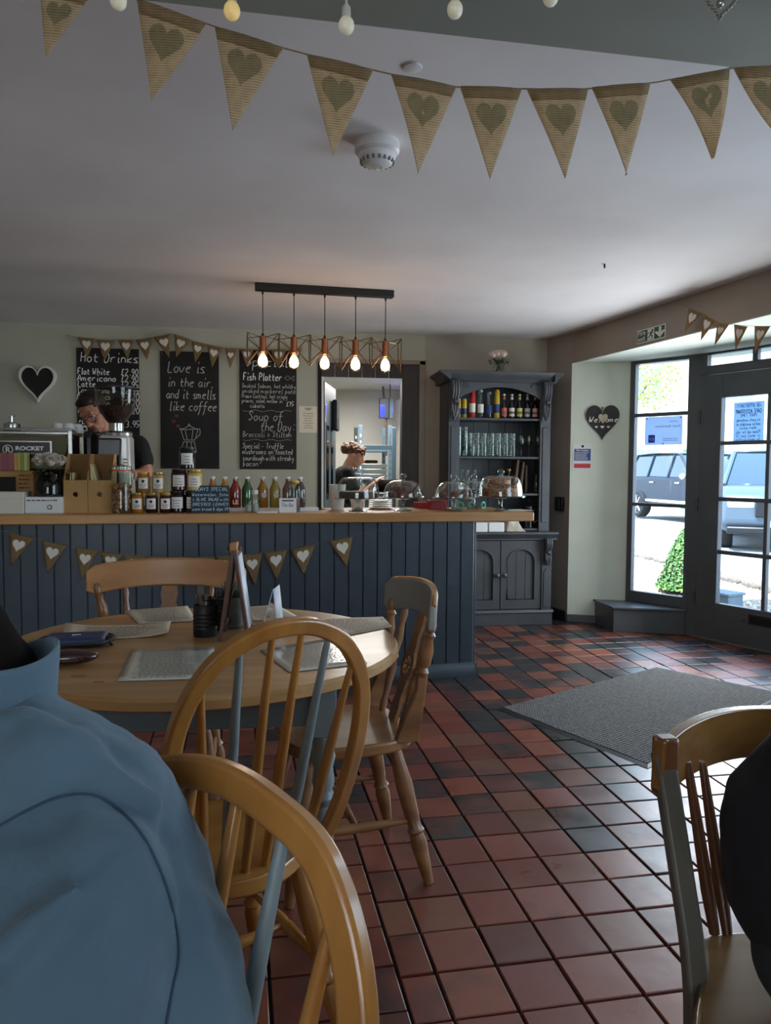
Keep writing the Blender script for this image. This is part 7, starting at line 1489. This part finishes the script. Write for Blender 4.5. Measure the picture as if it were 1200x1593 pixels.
xr = KX(613, 7.98); t = thing('rack_post', 'tall pale blue metal post at the right of the kitchen shelving', 'post', (xr, 7.98, 0)); MB().box(-.022, .022, -.022, .022, 0, KZ(664, 7.9)).build('post', rack_b, t, bevel=.003); MB().box(-.5, .022, -.015, .015, KZ(699, 7.9), KZ(692, 7.9)).build('cross_bar', rack_b, t, bevel=.002)
tray = mat('tray_metal', '#8f9696', .3, .8)
zT = KZ(745, Yk)
for i in range(3):
    o = MB().prism([(-.14, .0), (.14, .0), (.15, .05), (-.15, .05)], -.18, .18, 'y').build('oven_tray', tray, bevel=.005) if i == 0 else tcopy(o, (0, 0, 0)); o.location = (KX(583, Yk), Yk + .22, zT + .002 + .056 * i); tag(o, '%s deep metal tray in the pile on the kitchen rack' % ('lowest', 'second', 'third', 'topmost')[i], 'tray', 'metal trays on the kitchen rack')
o = MB().box(-.07, .07, -.08, .08, 0, .035).build('bread_loaf', mat('crust', '#5a3f2c', .8, c2='#3e2a1e', scale=20), bevel=.02); o.location = (KX(581, Yk), Yk + .2, zT + .171); tag(o, 'dark loaf on top of the tray pile', 'loaf')
o = MB().box(-.16, .12, -.12, .12, 0, .03).build('baking_sheet', mat('tray_dark', '#4a4642', .5, .5), bevel=.004); o.location = (KX(586, Yk), Yk + .2, zA + .001); tag(o, 'dark flat baking sheet on the upper kitchen shelf', 'tray')
# worktop with bowl in front of the woman
zW = KZ(766, 7.4); t = thing('kitchen_table', 'steel kitchen worktop in front of the woman', 'worktop', (1.0, 7.4, 0)); xa, xb = KX(575, 7.4) - 1.0, KX(640, 7.4) - 1.0
MB().box(xa, xb, -.28, .5, zW - .03, zW).build('top', tray, t, bevel=.003)
for x in (xa + .03, xb - .03):
    for y in (-.24, .46): MB().box(x - .02, x + .02, y - .02, y + .02, 0, zW - .03).build('leg', tray, t)
MB().box(xa + .02, xb - .02, -.2, .44, .35, .37).build('lower_shelf', tray, t)
o = MB().lathe([(.09, 0), (.15, .03), (.2, .085), (.21, .12), (.2, .12), (.14, .035), (0, .012)], 28).build('mixing_bowl', mat('bowl_metal', '#7a706a', .2, .9), angle=60, loc=(KX(596, 7.75), 7.75, zW + .001)); tag(o, 'large metal mixing bowl on the kitchen worktop', 'bowl')
# blue screen on the kitchen wall and its glow
Yb = 8.9; t = thing('wall_screen', 'small wall-mounted screen with a blue display in the kitchen', 'screen', (KX(597, Yb), Yb, KZ(635, Yb)))
MB().box(-.055, .055, -.05, .02, -.12, .11).build('housing', mat('housing_dark', '#30363c', .4), t, bevel=.006); MB().box(-.05, .005, -.052, -.05, -.10, .04).build('display', mat('screen_blue', '#2a3bd0', .2, emit=.7), t)
MB().box(.06, .105, -.045, .02, -.12, .12).build('side_panel', mat('panel_grey_blue', '#4a5d66', .4), t, bevel=.004)
MB().tube([(.0, -.01, .11), (-.01, -.0, .22), (-.012, 0, .25)], .012, 6).tube([(.07, 0, .12), (.072, 0, .3)], .006, 6).build('conduit', mat('conduit_brown', '#5e4a3c', .6), t)
MB().tube([(.03, 0, -.12), (.03, .0, -.55)], .014, 6).build('wall_bracket', mat('conduit_brown'), t)
light('screen_glow', 'POINT', (KX(614, Yb), Yb - .05, KZ(637, Yb)), 1.2, (.08, .14, 1), .05)
# right-hand kitchen wall piece (cupboard side) catching the blue glow
xw = KX(618, 9.2); o = MB().box(0, .5, -.02, .35, 0, 2.1).build('tall_cupboard', mat('cupboard_white', '#d5d2cc', .5), bevel=.004, loc=(xw, 9.0, 0)); tag(o, 'tall white cupboard at the right of the kitchen', 'cupboard')
# open blue-grey door on the left, with its glazed strip, and fridge stack beyond
t = thing('kitchen_door', 'open blue-grey kitchen door with a narrow glass strip, seen nearly edge-on', 'door', (.40, 6.64, 0), R(78))
dm = mat('door_blue_grey', '#5c7180', .5, c2='#546a79', scale=4)
MB().box(0, .72, -.0, .045, 0.01, 2.02).build('leaf', dm, t, bevel=.003); MB().box(-.006, .0, -.002, .047, .01, 2.02).build('leaf_edge', mat('door_edge_dark', '#23282b', .6), t)
MB().box(.12, .25, -.004, .0, 1.0, 1.65).build('vision_panel', mat('vision_glass', '#0f1214', .1), t); MB().box(.40, .52, -.004, .0, 1.05, 1.62).build('vision_panel', mat('vision_glass'), t)
MB().box(-.01, .08, -.012, .0, 1.66, 1.82).build('door_closer', steel, t, bevel=.003)
m = MB(); m.box(.42, .62, -.05, -.008, 1.62, 1.9); q = m.build('hanging_apron', mat('apron_cloth', '#33363a', .9), t, bevel=.015)
xf = KX(519, 7.6); o = MB().box(0, .30, 0, .5, 0, .02)
t = thing('crate_stack', 'stack of green and white crates behind the kitchen door', 'crates', (KX(516, 8.4), 8.25, 0)); zz = 0
for i, (h, c) in enumerate(((.45, '#b9bca6'), (.28, '#8fa37a'), (.2, '#d0cfc4'), (.22, '#5a6a4c'), (.08, '#7f94b5'))): MB().box(-.02, .28, -.2, .2, zz, zz + h - .006).build('crate', pm('crate_%d' % i, c), t, bevel=.006); zz += h
